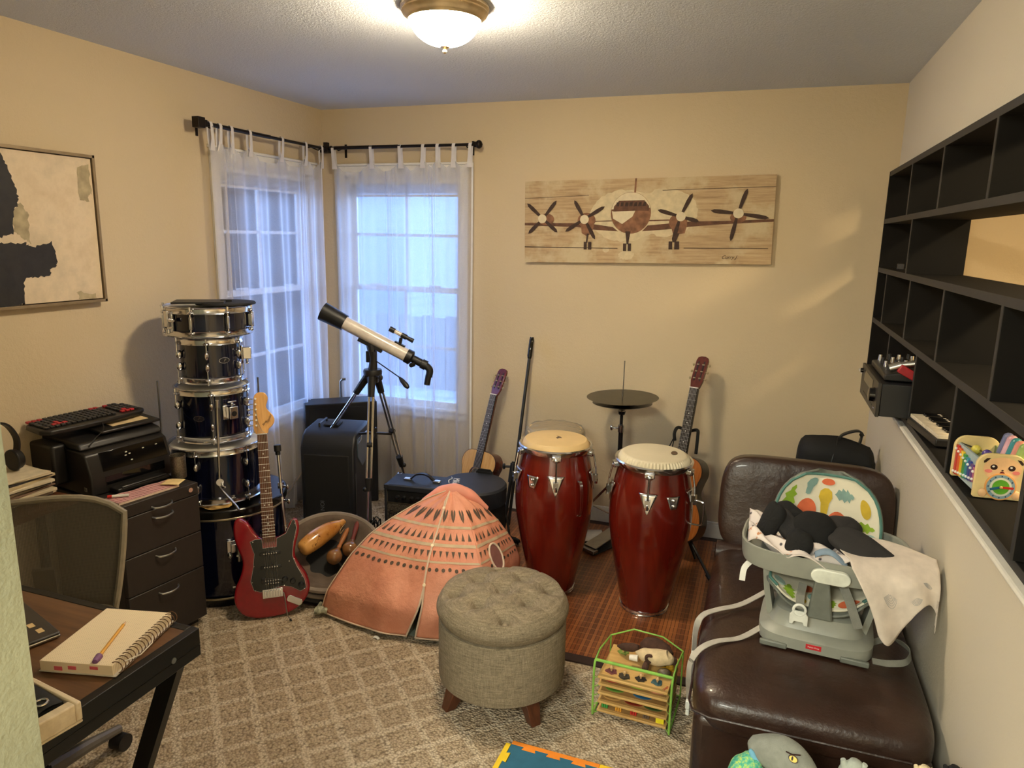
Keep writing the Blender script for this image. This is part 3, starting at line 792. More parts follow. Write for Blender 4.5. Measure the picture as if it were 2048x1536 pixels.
g = G(); g.bb(-NW_ - 0.002, NW_ + 0.004, -NL_ - 0.003, NL_ + 0.003, -0.0005, 0.0008); obj('back_cover', g, mat('frosted_cover', (198, 192, 180), 0.3), nb)
g = G()
for k, c in enumerate((-0.052, -0.02, 0.03)): g.bb(c, c + 0.018, -NL_ - 0.0012, -NL_ + 0.01, 0.004 + k * 0.004, 0.013 + k * 0.003)
obj('tab_divider', g, mat('pink_tabs', (206, 90, 100), 0.6), nb)
M_wire = mat('bronze_wire', (110, 84, 66), 0.3, 0.8)
g = G()
for k in range(19):
    y = -NL_ + 0.012 + k * 0.0118
    g.ring((NW_ - 0.003, y, 0.013), 0.0135, 0.0011, 14, 5, Matrix.Rotation(PI / 2, 4, 'X'))
obj('spiral_binding', g, M_wire, nb)
g = G(); g.tube([(NW_ + 0.006, 0.0 - 0.09, 0.02), (NW_ + 0.02, -0.05, 0.014), (NW_ + 0.016, 0.0, 0.012), (NW_ + 0.004, 0.02, 0.02)], 0.0016, 6); obj('elastic_band', g, mat('elastic', (200, 190, 176), 0.7), nb)
nb.location.z = 0.745
# pencil
pc = thing('pencil', 'yellow pencil with a purple grip lying on the notebook', 'pencil', M=Matrix.Translation((1.398, -2.974, 0.7725)) @ Matrix.Rotation(math.atan2(0.145, -0.072), 4, 'Z'))
g = G(); g.cyl((-0.055, 0, 0), (0.068, 0, 0), 0.0037, n=6); obj('shaft', g, mat('pencil_yellow', (206, 150, 44), 0.45), pc)
g = G(); g.cyl((0.068, 0, 0), (0.083, 0, 0), 0.0037, 0.0006, n=12); obj('tip', g, mat('pencil_wood', (206, 170, 128), 0.6), pc)
g = G(); g.lathe([(0.0036, 0.0), (0.0075, 0.004), (0.0072, 0.018), (0.0055, 0.026), (0, 0.028)], 16, M=Matrix.Translation((-0.056, 0, 0)) @ Matrix.Rotation(-PI / 2, 4, 'Y')); obj('grip_eraser', g, mat('purple_rubber', (112, 72, 116), 0.6), pc)
# laptop corner
lp = thing('laptop', 'closed dark laptop with small stickers at the back of the desk', 'laptop', M=Matrix.Translation((1.062, -3.018, 0.7435)) @ Matrix.Rotation(math.radians(-18), 4, 'Z'))
g = G(); g.bb(-0.15, 0.15, -0.1, 0.1, 0.001, 0.009); obj('base', g, M_steel, lp, bevel=0.003)
g = G(); g.bb(-0.15, 0.15, -0.1, 0.1, 0.0092, 0.015); obj('lid', g, mat('laptop_lid', (52, 47, 43), 0.4), lp, bevel=0.003)
g = G(); g.bb(0.06, 0.082, 0.06, 0.073, 0.0151, 0.0156); g.bb(0.10, 0.122, 0.065, 0.078, 0.0151, 0.0156); obj('sticker', g, mat('sticker', (210, 180, 130), 0.6), lp)
# light wooden box with black padded case
wb = thing('storage_box', 'pale wood box on the desk corner nearest the doorway', 'box', (1.425, -3.262, 0.7435), math.radians(-8))
M_pale = wood('pale_birch', (196, 176, 144), (222, 206, 176), 0.6, 1.0, 'X')
g = G(); w_, l_, h_ = 0.105, 0.108, 0.045
g.bb(-w_, w_, -l_, l_, 0, 0.006); g.bb(-w_, w_, l_ - 0.012, l_, 0.006, h_); g.bb(-w_, w_, -l_, -l_ + 0.012, 0.006, h_); g.bb(-w_, -w_ + 0.012, -l_ + 0.012, l_ - 0.012, 0.006, h_); g.bb(w_ - 0.022, w_, -l_ + 0.012, l_ - 0.012, 0.006, h_)
obj('shell', g, M_pale, wb, bevel=0.003)
kc = thing('equipment_case', 'black zip case with metal ring resting in the pale wood box', 'case', (1.425, -3.262, 0.7505), math.radians(-8))
g = G(); g.grid(lambda u, v_: (-0.088 + 0.165 * u, -0.09 + 0.18 * v_, 0.040 + 0.008 * math.sin(u * 3.1) * math.sin(v_ * 3.1) + 0.003 * math.sin(v_ * 18 + u * 5)), 20, 20); g.bb(-0.088, 0.077, -0.09, 0.09, 0.001, 0.038)
obj('body', g, M_blackm, kc)
g = G(); g.ring((0.055, 0.062, 0.0455), 0.011, 0.0025, 24, 8); obj('ring', g, M_chrome, kc)
g = G(); g.tube([(-0.06, -0.02, 0.05), (0.02, 0.0, 0.051), (0.022, 0.03, 0.05), (-0.05, 0.04, 0.05)], 0.002, 6); obj('zip_pull', g, M_steel, kc)

# ------------------------------------------------------------------ office chair
ochair = thing('office_chair', 'grey mesh-back office chair tucked behind the desk', 'office chair', (0.852, -2.812, 0), math.radians(41) )
M_cframe = mat('taupe_plastic', (132, 122, 104), 0.5)
t = NT('chair_mesh'); v = t.coord('Object', (1, 1, 1)); sp = t.new('ShaderNodeSeparateXYZ'); t.l.new(v, sp.inputs[0])
h1 = t.math('FRACT', t.math('MULTIPLY', sp.outputs['X'], 260)); h2 = t.math('FRACT', t.math('MULTIPLY', sp.outputs['Z'], 260))
hole = t.math('MULTIPLY', t.math('GREATER_THAN', h1, 0.45), t.math('GREATER_THAN', h2, 0.45))
t.color(lin((92, 84, 72))); t.set(0.8)
t.l.new(t.math('SUBTRACT', 1.0, t.math('MULTIPLY', hole, 0.45)), t.b.inputs['Alpha']); M_cmesh = t.m
# local: chair faces -Y ; back at +Y
def back_pt(u, v_):   # u -1..1 , v 0..1
    z = 0.49 + 0.355 * v_; hw = 0.245 - 0.02 * (1 - v_)
    curve = 0.045 * (1 - u * u)
    rnd_ = 0.055 * max(0, (v_ - 0.0)) * (abs(u) ** 4)
    return Vector((u * hw * (1 - 0.10 * (1 - v_) ** 2), 0.27 + curve + 0.05 * (v_ - 0.3), z - rnd_))
g = G(); g.grid(lambda a, b: back_pt(-1 + 2 * a, b), 24, 18); obj('mesh_back', g, M_cmesh, ochair)
loop = [back_pt(-1, k / 8) for k in range(8)] + [back_pt(-1 + 2 * k / 12, 1) for k in range(13)] + [back_pt(1, 1 - k / 8) for k in range(1, 9)] + [back_pt(1 - 2 * k / 12, 0) for k in range(1, 12)]
g = G(); g.tube(loop, 0.011, 8, closed=True); obj('back_frame', g, M_cframe, ochair)
g = G(); g.tube(catmull([(0, 0.33, 0.62), (0, 0.345, 0.5), (0, 0.27, 0.40), (0, 0.1, 0.385)], 5), 0, flat=(0.03, 0.008), up=(0, 1, 0.1)); obj('back_support', g, M_cframe, ochair)
def sshape(k, s_, z):
    a = 2 * PI * k / 40; e = 0.35
    c, s2 = math.cos(a), math.sin(a)
    return (s_ * 0.25 * math.copysign(abs(c) ** e, c), s_ * 0.235 * math.copysign(abs(s2) ** e, s2), z)
g = G()
for zl, s_ in ((0.42, 0.92), (0.435, 1.0), (0.455, 1.0), (0.465, 0.93)): g.v += [tuple(sshape(k, s_, zl)) for k in range(40)]
for r in range(3): g.f += [(r * 40 + k, r * 40 + (k + 1) % 40, (r + 1) * 40 + (k + 1) % 40, (r + 1) * 40 + k) for k in range(40)]
g.f += [tuple(range(39, -1, -1)), tuple(range(120, 160))]; g.mi = [0] * len(g.f)
obj('seat', g, M_blackm, ochair)
g = G(); g.tube([sshape(k, 1.03, 0.435) for k in range(40)], 0.014, 8, closed=True); obj('seat_frame', g, M_cframe, ochair)
g = G(); g.cyl((0, 0, 0.10), (0, 0, 0.40), 0.025); g.cyl((0, 0, 0.09), (0, 0, 0.14), 0.04); obj('gas_column', g, M_black, ochair)
for k in range(5):
    a = math.radians(72 * k + 20 - 41); c, s2 = math.cos(a), math.sin(a)
    g = G(); g.tube([(c * 0.03, s2 * 0.03, 0.12), (c * 0.17, s2 * 0.17, 0.10), (c * 0.29, s2 * 0.29, 0.075)], [0.026, 0.02, 0.014], 10); lg = obj('base_arm', g, mat('grey_base', (96, 92, 86), 0.4), ochair)
    g = G(); g.cyl((c * 0.29 - s2 * 0.022, s2 * 0.29 + c * 0.022, 0.028), (c * 0.29 + s2 * 0.022, s2 * 0.29 - c * 0.022, 0.028), 0.028, n=20); g.cyl((c * 0.29, s2 * 0.29, 0.03), (c * 0.29, s2 * 0.29, 0.075), 0.008); obj('caster', g, M_black, lg)
# ================================================================== FLOOR MAT
t = NT('bamboo_mat'); v = t.coord('Object'); sp = t.new('ShaderNodeSeparateXYZ'); t.l.new(v, sp.inputs[0])
sx = t.math('FRACT', t.math('MULTIPLY', sp.outputs['X'], 62)); gap = t.math('GREATER_THAN', sx, 0.88)
cord = t.math('LESS_THAN', t.math('FRACT', t.math('MULTIPLY', sp.outputs['Y'], 21)), 0.07)
cid = t.math('FLOOR', t.math('MULTIPLY', sp.outputs['X'], 62)); wn_ = t.new('ShaderNodeTexWhiteNoise', noise_dimensions='1D'); t.l.new(cid, wn_.inputs['W'])
blot = t.noise(v, 3.5, 3); gr_ = t.noise(t.coord('Object', (60, 3, 1)), 3, 4)
mixv = t.math('ADD', t.math('MULTIPLY', wn_.outputs['Value'], 0.5), t.math('ADD', t.math('MULTIPLY', blot, 0.45), t.math('MULTIPLY', gr_, 0.3)))
cc = t.ramp(mixv, (0.3, lin((92, 50, 30))), (0.6, lin((128, 74, 42))), (0.9, lin((160, 98, 54))))
cc = t.mix(gap, cc, lin((50, 27, 18))); cc = t.mix(t.math('MULTIPLY', cord, 0.6), cc, lin((176, 120, 72)))
t.color(cc); t.set(0.35, coat=0.2); t.bump(t.math('SUBTRACT', 1.0, gap), 0.5, 0.002); M_bamboo = t.m
bm_ = thing('bamboo_mat', 'glossy brown bamboo mat with dark cloth border under the drums', 'mat', (0, 0, 0.0005))
g = G(); g.bb(0.80, 3.20, -1.46, -0.07, 0, 0.006); obj('slats', g, M_bamboo, bm_, smooth=False)
g = G(); M_border = mat('mat_border', (44, 26, 20), 0.7, bump=0.2)
g.bb(0.76, 3.24, -1.505, -1.455, 0, 0.0072); g.bb(0.76, 3.24, -0.075, -0.03, 0, 0.0072); g.bb(0.76, 0.805, -1.455, -0.075, 0, 0.0072); g.bb(3.195, 3.24, -1.455, -0.075, 0, 0.0072)
obj('cloth_border', g, M_border, bm_, smooth=False)
ZM = 0.008   # top of the mat

# ================================================================== DRUM KIT, STACKED
M_dshell = mat('navy_gloss_wrap', (9, 13, 36), 0.10, 0.0, var=0.1, coat=0.6)
M_dhead = mat('drum_head', (206, 202, 190), 0.5, var=0.02)
M_dblack = mat('black_drum_hoop', (14, 14, 15), 0.25)
M_hoopsilver = mat('silver_inlay', (176, 166, 140), 0.3, 0.9)
def drum(name, label, c, r, h, nl, ph, strainer=False, badge=None, lugr=0.02, head=None, group=None):
    o = thing(name, label, 'drum', (c[0], c[1], c[2]))
    g = G(); g.lathe([(0, 0.012), (r - 0.008, 0.012), (r - 0.008, h - 0.012), (0, h - 0.012)], 64); obj('shell', g, M_dshell, o)
    for z0, z1, top in ((h - 0.028, h, 1), (0.0, 0.028, 0)):
        g = G(); prof = [(r - 0.006, z0), (r + 0.006, z0), (r + 0.003, z0 + 0.006), (r + 0.003, z1 - 0.006), (r + 0.008, z1 - 0.002), (r + 0.006, z1), (r - 0.002, z1), (r - 0.002, z0)]
        if not top: prof = [(r - 0.002, z1), (r + 0.006, z1), (r + 0.003, z1 - 0.006), (r + 0.003, z0 + 0.006), (r + 0.008, z0 + 0.002), (r + 0.006, z0), (r - 0.002, z0)][::-1]
        g.lathe(prof, 64)
        for k in range(nl):
            a = ph + 2 * PI * k / nl; zc = z0 + 0.004 if top else z1 - 0.004
            g.sph(((r + 0.006) * math.cos(a), (r + 0.006) * math.sin(a), zc + (0.002 if top else -0.002)), (0.014, 0.014, 0.008), 10, 6)
        obj('hoop', g, M_chrome, o)
    g = G(); g.lathe([(0, h - 0.010), (r - 0.012, h - 0.009), (r - 0.003, h - 0.016)], 64); obj('drum_head', g, head or M_dhead, o)
    for k in range(nl):
        a = ph + 2 * PI * k / nl; R3 = Matrix.Rotation(a, 4, 'Z')
        if strainer:
            g = G(); g.M = R3; g.bb(r - 0.006, r + 0.016, -0.006, 0.006, h * 0.28, h * 0.72); obj('lug', g, M_chrome, o, bevel=0.004)
            g = G(); g.M = R3; g.cyl((r + 0.011, 0, 0.012), (r + 0.011, 0, h - 0.006), 0.0028, n=8); g.cyl((r + 0.011, 0, h - 0.008), (r + 0.011, 0, h + 0.004), 0.0055, n=8); obj('tension_rod', g, M_chrome, o)
        else:
            for zz_, s_ in ((h - 0.075, 1), (0.075, -1)):
                g = G(); g.M = R3; g.sph((r + 0.004, 0, zz_), (0.016, 0.0095, lugr), 12, 8); lg_ = obj('lug', g, M_chrome, o)
                ze = h + 0.002 if s_ > 0 else -0.002
                g = G(); g.M = R3; g.cyl((r + 0.013, 0, zz_), (r + 0.013, 0, ze), 0.0026, n=8); g.cyl((r + 0.013, 0, ze - s_ * 0.01), (r + 0.013, 0, ze), 0.005, n=8); obj('tension_rod', g, M_chrome, lg_)
    if badge is not None:
        a, zb, colr = badge
        F = face_frame(((r - 0.0075) * math.cos(a), (r - 0.0075) * math.sin(a), zb), (math.cos(a), math.sin(a), 0), (0, 0, 1))
        g = G(); g.M = F; pts = [(0.024 * math.cos(2 * PI * k / 32), 0.0135 * math.sin(2 * PI * k / 32)) for k in range(32)]
        g.grid(lambda u, v_: (0.0245 * (v_) * math.cos(2 * PI * u), 0.0138 * v_ * math.sin(2 * PI * u), 0.0025 - (0.0245 * v_ * math.cos(2 * PI * u)) ** 2 * 2.6), 32, 4, cu=True)
        bd = obj('badge', g, M_chrome, o)
        g = G(); g.M = F; g.grid(lambda u, v_: (0.0215 * (v_) * math.cos(2 * PI * u), 0.0112 * v_ * math.sin(2 * PI * u), 0.0032 - (0.0215 * v_ * math.cos(2 * PI * u)) ** 2 * 2.6), 32, 4, cu=True)
        obj('badge_face', g, mat('badge_fill_' + name, colr, 0.3), bd)
        text('badge_lettering', 'P', M_chrome, o, F @ Matrix.Translation((0, 0.0, 0.0034)), 0.017, 0.4)
    return o
CAMA = math.atan2(-4.056 + 1.45, 2.72 - 0.34)   # direction from the stack to the doorway
bass = thing('bass_drum', 'large black bass drum lying on its side at the bottom of the stack', 'drum', (0.345, -1.425, 0.0))
br = 0.272
g = G(); g.lathe([(0, 0.03), (br, 0.03), (br, 0.44), (0, 0.44)], 80); obj('shell', g, M_dshell, bass)
for z0 in (0.0, 0.418):
    g = G(); g.lathe([(br - 0.004, z0), (br + 0.012, z0), (br + 0.014, z0 + 0.004), (br + 0.014, z0 + 0.038), (br + 0.010, z0 + 0.042), (br - 0.004, z0 + 0.042)], 80); hp_ = obj('hoop', g, M_dblack, bass)
    zi = z0 + (0.038 if z0 == 0 else 0.002)
    g = G(); g.lathe([(br + 0.0135, zi - 0.006), (br + 0.0152, zi - 0.004), (br + 0.0152, zi + 0.002), (br + 0.0135, zi + 0.004)], 80); obj('hoop_inlay', g, M_hoopsilver, hp_)
g = G(); g.lathe([(0, 0.452), (br - 0.002, 0.452), (br - 0.002, 0.44)], 80); obj('drum_head', g, M_dblack, bass)
aT = CAMA + 0.13
F = face_frame((br * math.cos(aT), br * math.sin(aT), 0.285), (math.cos(aT), math.sin(aT), 0), (0, 0, 1))
g = G(); g.M = F; g.bb(-0.045, 0.045, -0.03, 0.03, 0.0, 0.012); g.bb(-0.03, 0.03, -0.02, 0.02, 0.012, 0.03); g.sph((-0.035, -0.035, 0.02), 0.011); g.cyl((-0.035, -0.05, 0.02), (-0.035, -0.03, 0.02), 0.004); g.cyl((0.03, 0, 0.02), (0.06, -0.004, 0.035), 0.014); g.sph((0.07, -0.004, 0.04), 0.016)
obj('tom_mount', g, M_chrome, bass, bevel=0.003)
for a_, b_ in (((0.000, 0.055, 0.045), (-0.002, -0.055, 0.055)), ((0.10, 0.055, 0.05), (0.055, -0.052, 0.06))):
    g = G(); g.M = F; g.tube([a_, b_], 0.0098, 14); ta = obj('tom_arm', g, M_steel, bass)
    g = G(); g.M = F; d_ = (Vector(a_) - Vector(b_)).normalized(); g.cyl(Vector(a_), Vector(a_) + d_ * 0.012, 0.0108, n=14); obj('end_cap', g, M_black, ta)
ftd = drum('floor_tom', 'dark floor tom standing on the bass drum', (0.355, -1.475, 0.478), 0.203, 0.255, 6, CAMA - 0.42)
tm2 = drum('rack_tom', 'dark mid-size tom with chrome mount bracket in the middle of the stack', (0.345, -1.462, 0.748), 0.160, 0.245, 6, CAMA - 0.05, badge=(CAMA - 0.42, 0.115, (30, 30, 40)))
F = face_frame((0.152 * math.cos(CAMA + 0.42), 0.152 * math.sin(CAMA + 0.42), 0.14), (math.cos(CAMA + 0.42), math.sin(CAMA + 0.42), 0), (0, 0, 1))
def mount(par, F):
    g = G(); g.M = F; g.bb(-0.03, 0.03, -0.035, 0.03, 0.0, 0.008); g.bb(-0.016, 0.024, -0.028, 0.028, 0.008, 0.045); g.cyl((0.004, 0.028, 0.025), (0.004, 0.045, 0.025), 0.007); g.bb(-0.016, 0.024, 0.045, 0.052, 0.018, 0.032)
    mo = obj('mount_bracket', g, M_chrome, par, bevel=0.003)
    g = G(); g.M = F; g.cyl((0.004, -0.004, 0.0452), (0.004, -0.004, 0.046), 0.012, n=20); obj('mount_hole', g, M_black, mo)
mount(tm2, F)
tm1 = drum('rack_tom', 'small dark tom with red oval badge under the snare drum', (0.332, -1.442, 1.009), 0.138, 0.205, 6, CAMA - 0.12, badge=(CAMA + 0.42, 0.105, (150, 60, 50)))
F = face_frame((0.130 * math.cos(CAMA + 1.52), 0.130 * math.sin(CAMA + 1.52), 0.12), (math.cos(CAMA + 1.52), math.sin(CAMA + 1.52), 0), (0, 0, -1))
mount(tm1, F)
sn = drum('snare_drum', 'shallow black snare drum with chrome rims on top of the stack', (0.312, -1.425, 1.222), 0.188, 0.132, 8, CAMA - 0.36, strainer=True)
F = face_frame((0.182 * math.cos(CAMA - 0.95), 0.182 * math.sin(CAMA - 0.95), 0.066), (math.cos(CAMA - 0.95), math.sin(CAMA - 0.95), 0), (0, 0, 1))
g = G(); g.M = F; g.bb(-0.02, 0.02, -0.045, 0.045, 0, 0.012); g.bb(-0.013, 0.013, -0.02, 0.05, 0.012, 0.028); g.cyl((0.018, 0.01, 0.02), (0.045, 0.01, 0.02), 0.009); g.cyl((0, -0.05, 0.018), (0, -0.03, 0.018), 0.008); obj('strainer', g, M_chrome, sn, bevel=0.003)
F = face_frame((0.182 * math.cos(CAMA + 1.35), 0.182 * math.sin(CAMA + 1.35), 0.066), (math.cos(CAMA + 1.35), math.sin(CAMA + 1.35), 0), (0, 0, 1))
g = G(); g.M = F; g.bb(-0.016, 0.016, -0.035, 0.035, 0, 0.022); obj('butt_plate', g, M_chrome, sn, bevel=0.004)
pb = thing('drum_pad', 'thin black drum pads lying on the snare drum', 'drum pad', (0.35, -1.42, 1.3555))
g = G(); g.lathe([(0, 0), (0.13, 0), (0.132, 0.004), (0.128, 0.010), (0, 0.010)], 48, c=(0.03, 0.04, 0)); obj('round_pad', g, M_blackm, pb)
g = G(); g.box((-0.05, -0.035, 0.012), (0.22, 0.15, 0.008), Matrix.Rotation(math.radians(35), 3, 'Z')); g.box((0.03, 0.045, 0.015), (0.05, 0.022, 0.010), Matrix.Rotation(math.radians(35), 3, 'Z')); obj('flat_pad', g, M_black, pb, bevel=0.002)
# floor tom leg (bent chrome rod clamped to the drum)
flg = []
g = G(); g.tube([(0.522, -1.632, 0.962), (0.522, -1.636, 0.88), (0.522, -1.648, 0.62), (0.524, -1.650, 0.575), (0.535, -1.652, 0.562), (0.63, -1.675, 0.51), (0.645, -1.68, 0.498)], 0.0052, 10)
g.tube([(0.522, -1.632, 0.965), (0.522, -1.633, 0.93)], 0.0075, 10)
rodm = Matrix.Translation((-0.355, 1.475, -0.478))
g.v = [tuple(rodm @ Vector(p)) for p in g.v]
obj('leg', g, M_steel, ftd)
g = G(); g.M = rodm; g.cyl((0.505, -1.63, 0.60), (0.53, -1.655, 0.60), 0.016); g.cyl((0.50, -1.61, 0.585), (0.55, -1.66, 0.585), 0.006); g.sph((0.558, -1.665, 0.585), (0.012, 0.006, 0.006)); obj('leg_clamp', g, M_chrome, ftd)
for xx, yy_, z0, z1 in ((0.185, -1.62, 0.46, 1.02), (0.525, -1.365, 0.46, 1.02)):
    g = G(); g.M = rodm; g.tube([(xx, yy_, z0), (xx, yy_, z1)], 0.0045, 8); obj('leg', g, M_steel, ftd)
# cloth on bass drum
g = G(); rr = random.Random(3)
def clf(u, v_):
    return (0.0 + 0.17 * u + 0.012 * math.sin(v_ * 9), 0.075 * v_ + 0.014 * math.sin(u * 8), 0.004 + 0.022 * abs(math.sin(u * 7 + v_ * 3)) * math.sin(v_ * PI) + 0.006 * math.sin(v_ * 13 + u * 4) ** 2)
g.grid(clf, 24, 12); cl_ = obj('cleaning_cloth', g, mat('tan_cloth', (196, 160, 98), 0.9, var=0.1), solid=0.002); cl_.location = (0.375, -1.685, 0.4605); cl_.rotation_euler = (0, 0, 0.35)
tag(cl_, 'crumpled tan cloth on the edge of the bass drum', 'cloth')

# cymbal stand folded beside the red guitar
cs = thing('cymbal_stand', 'chrome cymbal stand with black felt top beside the red guitar', 'cymbal stand', (0, 0, 0))
P0, P1 = Vector((0.672, -1.392, 0.0)), Vector((0.588, -1.330, 0.69))
def lp_(t_): return P0.lerp(P1, t_)
g = G(); g.tube([lp_(0.12), lp_(0.60)], 0.0105, 12); g.tube([lp_(0.6), lp_(0.93)], 0.007, 12); obj('pole', g, M_chrome, cs)
g = G(); g.tube([lp_(0.93), lp_(0.955)], 0.012, 14); g.tube([lp_(0.955), lp_(1.0)], 0.017, 14); obj('felt_top', g, M_black, cs, bevel=0.002)
for q in (0.42, 0.62, 0.72):
    g = G(); g.tube([lp_(q - 0.02), lp_(q + 0.02)], 0.015, 12); c_ = lp_(q); g.cyl(c_, c_ + Vector((0.04, -0.01, 0)), 0.005); g.sph(c_ + Vector((0.045, -0.011, 0)), (0.008, 0.005, 0.013)); obj('clamp', g, M_chrome, cs)
for k in range(3):
    a = 2 * PI * k / 3 + 0.9; q = Vector((math.cos(a) * 0.045, math.sin(a) * 0.045, 0.012))
    g = G(); g.tube([lp_(0.35), P0 + q], 0.006, 8); lg_ = obj('leg', g, M_chrome, cs)
    g = G(); g.cyl(P0 + q + Vector((0, 0, 0.012)), P0 + q - Vector((0, 0, 0.012)), 0.010); obj('rubber_foot', g, M_black, lg_)

# ================================================================== ELECTRIC GUITAR
M_red = mat('candy_red', (128, 16, 26), 0.12, 0.0, var=0.05, coat=0.8)
M_maple = wood('maple', (204, 150, 84), (226, 176, 108), 0.35, 2.0, 'Z')
M_rose = wood('rosewood', (74, 42, 26), (104, 62, 40), 0.45, 2.0, 'Z')
M_pick = mat('black_pickguard', (16, 17, 18), 0.25)
eg = thing('electric_guitar', 'candy red electric guitar with black pickguard leaning on the drums', 'electric guitar',
           M=frame((0.775, -1.642, 0.004), (0.640 - 0.775, -1.50 + 1.642, 0.965), front=(1.75, -2.45, 0.25)))
# body outline, x right, z up (units: metres)
bo = [(-0.02, 0.0), (0.06, 0.008), (0.125, 0.045), (0.158, 0.105), (0.150, 0.165), (0.122, 0.215), (0.104, 0.262), (0.112, 0.315), (0.128, 0.370), (0.126, 0.415), (0.106, 0.425), (0.088, 0.405), (0.070, 0.368), (0.030, 0.348), (-0.03, 0.352), (-0.058, 0.378), (-0.085, 0.425), (-0.118, 0.452), (-0.142, 0.435), (-0.146, 0.375), (-0.132, 0.315), (-0.118, 0.262), (-0.128, 0.205), (-0.155, 0.145), (-0.162, 0.085), (-0.135, 0.030), (-0.08, 0.004)]
body = [(p.x, p.y) for p in catmull([(a, b, 0) for a, b in bo], 5, True)]
g = G(); g.prism(body[::-1], -0.022, 0.022, 'XZ'); obj('body', g, M_red, eg, bevel=0.009, segs=4)
pg = [(0.113, 0.418), (0.118, 0.385), (0.100, 0.320), (0.092, 0.262), (0.108, 0.214), (0.138, 0.150), (0.142, 0.112), (0.118, 0.100), (0.08, 0.125), (0.045, 0.135), (0.0, 0.128), (-0.05, 0.118), (-0.078, 0.130), (-0.088, 0.170), (-0.074, 0.230), (-0.066, 0.290), (-0.080, 0.345), (-0.060, 0.352), (-0.032, 0.352), (-0.03, 0.31), (0.03, 0.31), (0.032, 0.348), (0.072, 0.365), (0.095, 0.405), (0.105, 0.423)]
g = G(); g.prism(pg[::-1], -0.0245, -0.0222, 'XZ'); pgo = obj('pickguard', g, M_pick, eg, smooth=False)
g = G(); g.tube([(p[0], -0.0235, p[1]) for p in pg], 0.0009, 5, closed=True); obj('pickguard_edge', g, M_white, pgo)
for z in (0.285, 0.225, 0.165, 0.152):
    g = G(); g.prism([(x * (0.044) , z + y * 0.007 - 0.01 * x * (1 if z < 0.2 else 0)) for x, y in ((-1, -1), (1, -1), (1, 1), (-1, 1))], -0.0285, -0.0245, 'XZ'); pk = obj('pickup', g, M_black, eg, bevel=0.002)
    g = G()
    for k in range(6): g.cyl((-0.026 + k * 0.0104, -0.0292, z), (-0.026 + k * 0.0104, -0.0284, z), 0.0022, n=8)
    obj('pole_piece', g, M_chrome, pk)
g = G(); g.bb(-0.043, 0.043, -0.030, -0.0225, 0.088, 0.128)
for k in range(6): g.bb(-0.034 + k * 0.0118, -0.025 + k * 0.0118, -0.036, -0.029, 0.092, 0.122)
br_ = obj('bridge', g, M_chrome, eg, bevel=0.0015)
g = G(); g.tube(catmull([(0.046, -0.028, 0.105), (0.05, -0.05, 0.09), (0.056, -0.06, 0.02), (0.068, -0.058, -0.012)], 5), 0.0028, 8); wh = obj('tremolo_arm', g, M_steel, eg)
g = G(); g.tube([(0.066, -0.058, -0.008), (0.078, -0.056, -0.035)], [0.0045, 0.004], 8); obj('arm_tip', g, M_black, wh)
for x, z in ((0.055, 0.163), (0.088, 0.150), (0.122, 0.128)):
    g = G(); g.lathe([(0.013, 0), (0.011, 0.012), (0.009, 0.015), (0, 0.015)], 18, M=Matrix.Translation((x, -0.0245, z)) @ Matrix.Rotation(PI / 2, 4, 'X')); obj('control_knob', g, M_black, eg)
g = G(); g.prism([(x * 0.035 * math.cos(-0.5) - y * 0.015 * math.sin(-0.5) + 0.090, x * 0.035 * math.sin(-0.5) + y * 0.015 * math.cos(-0.5) + 0.062) for x, y in ((-1, -0.5), (-0.8, -1), (0.8, -1), (1, -0.5), (1, 0.5), (0.8, 1), (-0.8, 1), (-1, 0.5))], -0.0255, -0.0222, 'XZ'); obj('jack_plate', g, M_chrome, eg, bevel=0.002)
g = G()
for x, z in ((-0.07, 0.343), (-0.072, 0.235), (-0.083, 0.165), (-0.072, 0.127), (0.113, 0.405), (0.108, 0.345), (0.098, 0.245), (0.128, 0.165), (0.134, 0.108), (0.05, 0.135), (0.078, 0.24)): g.sph((x, -0.0252, z), (0.003, 0.0015, 0.003), 8, 5)
obj('guard_screws', g, M_chrome, pgo)
g = G(); g.prism([(-0.0225, 0.318), (0.0225, 0.318), (0.0205, 0.815), (-0.0205, 0.815)], -0.020, 0.004, 'XZ'); obj('neck', g, M_maple, eg, bevel=0.005)
g = G(); g.prism([(-0.0275, 0.335), (0.0275, 0.335), (0.0205, 0.815), (-0.0205, 0.815)], -0.0275, -0.0205, 'XZ'); fbd = obj('fretboard', g, M_rose, eg, smooth=False)
g = G(); z = 0.815; L = 0.648
for k in range(1, 22):
    zf = 0.815 - L * (1 - 2 ** (-k / 12.0)); hw = 0.0205 + (0.815 - zf) / 0.48 * 0.007; g.bb(-hw, hw, -0.0286, -0.0274, zf - 0.0008, zf + 0.0008)
obj('fret', g, M_chrome, fbd, smooth=False)
g = G()
for k in (3, 5, 7, 9, 12, 15, 17, 19):
    za = 0.815 - L * (1 - 2 ** (-(k - 0.5) / 12.0))
    for xo in ((-0.01, 0.01) if k == 12 else (0,)): g.cyl((xo, -0.0279, za), (xo, -0.0275, za), 0.0033, n=12)
obj('position_dot', g, M_white, fbd)
g = G(); g.bb(-0.021, 0.021, -0.0292, -0.0205, 0.814, 0.818); obj('nut', g, M_white, fbd)
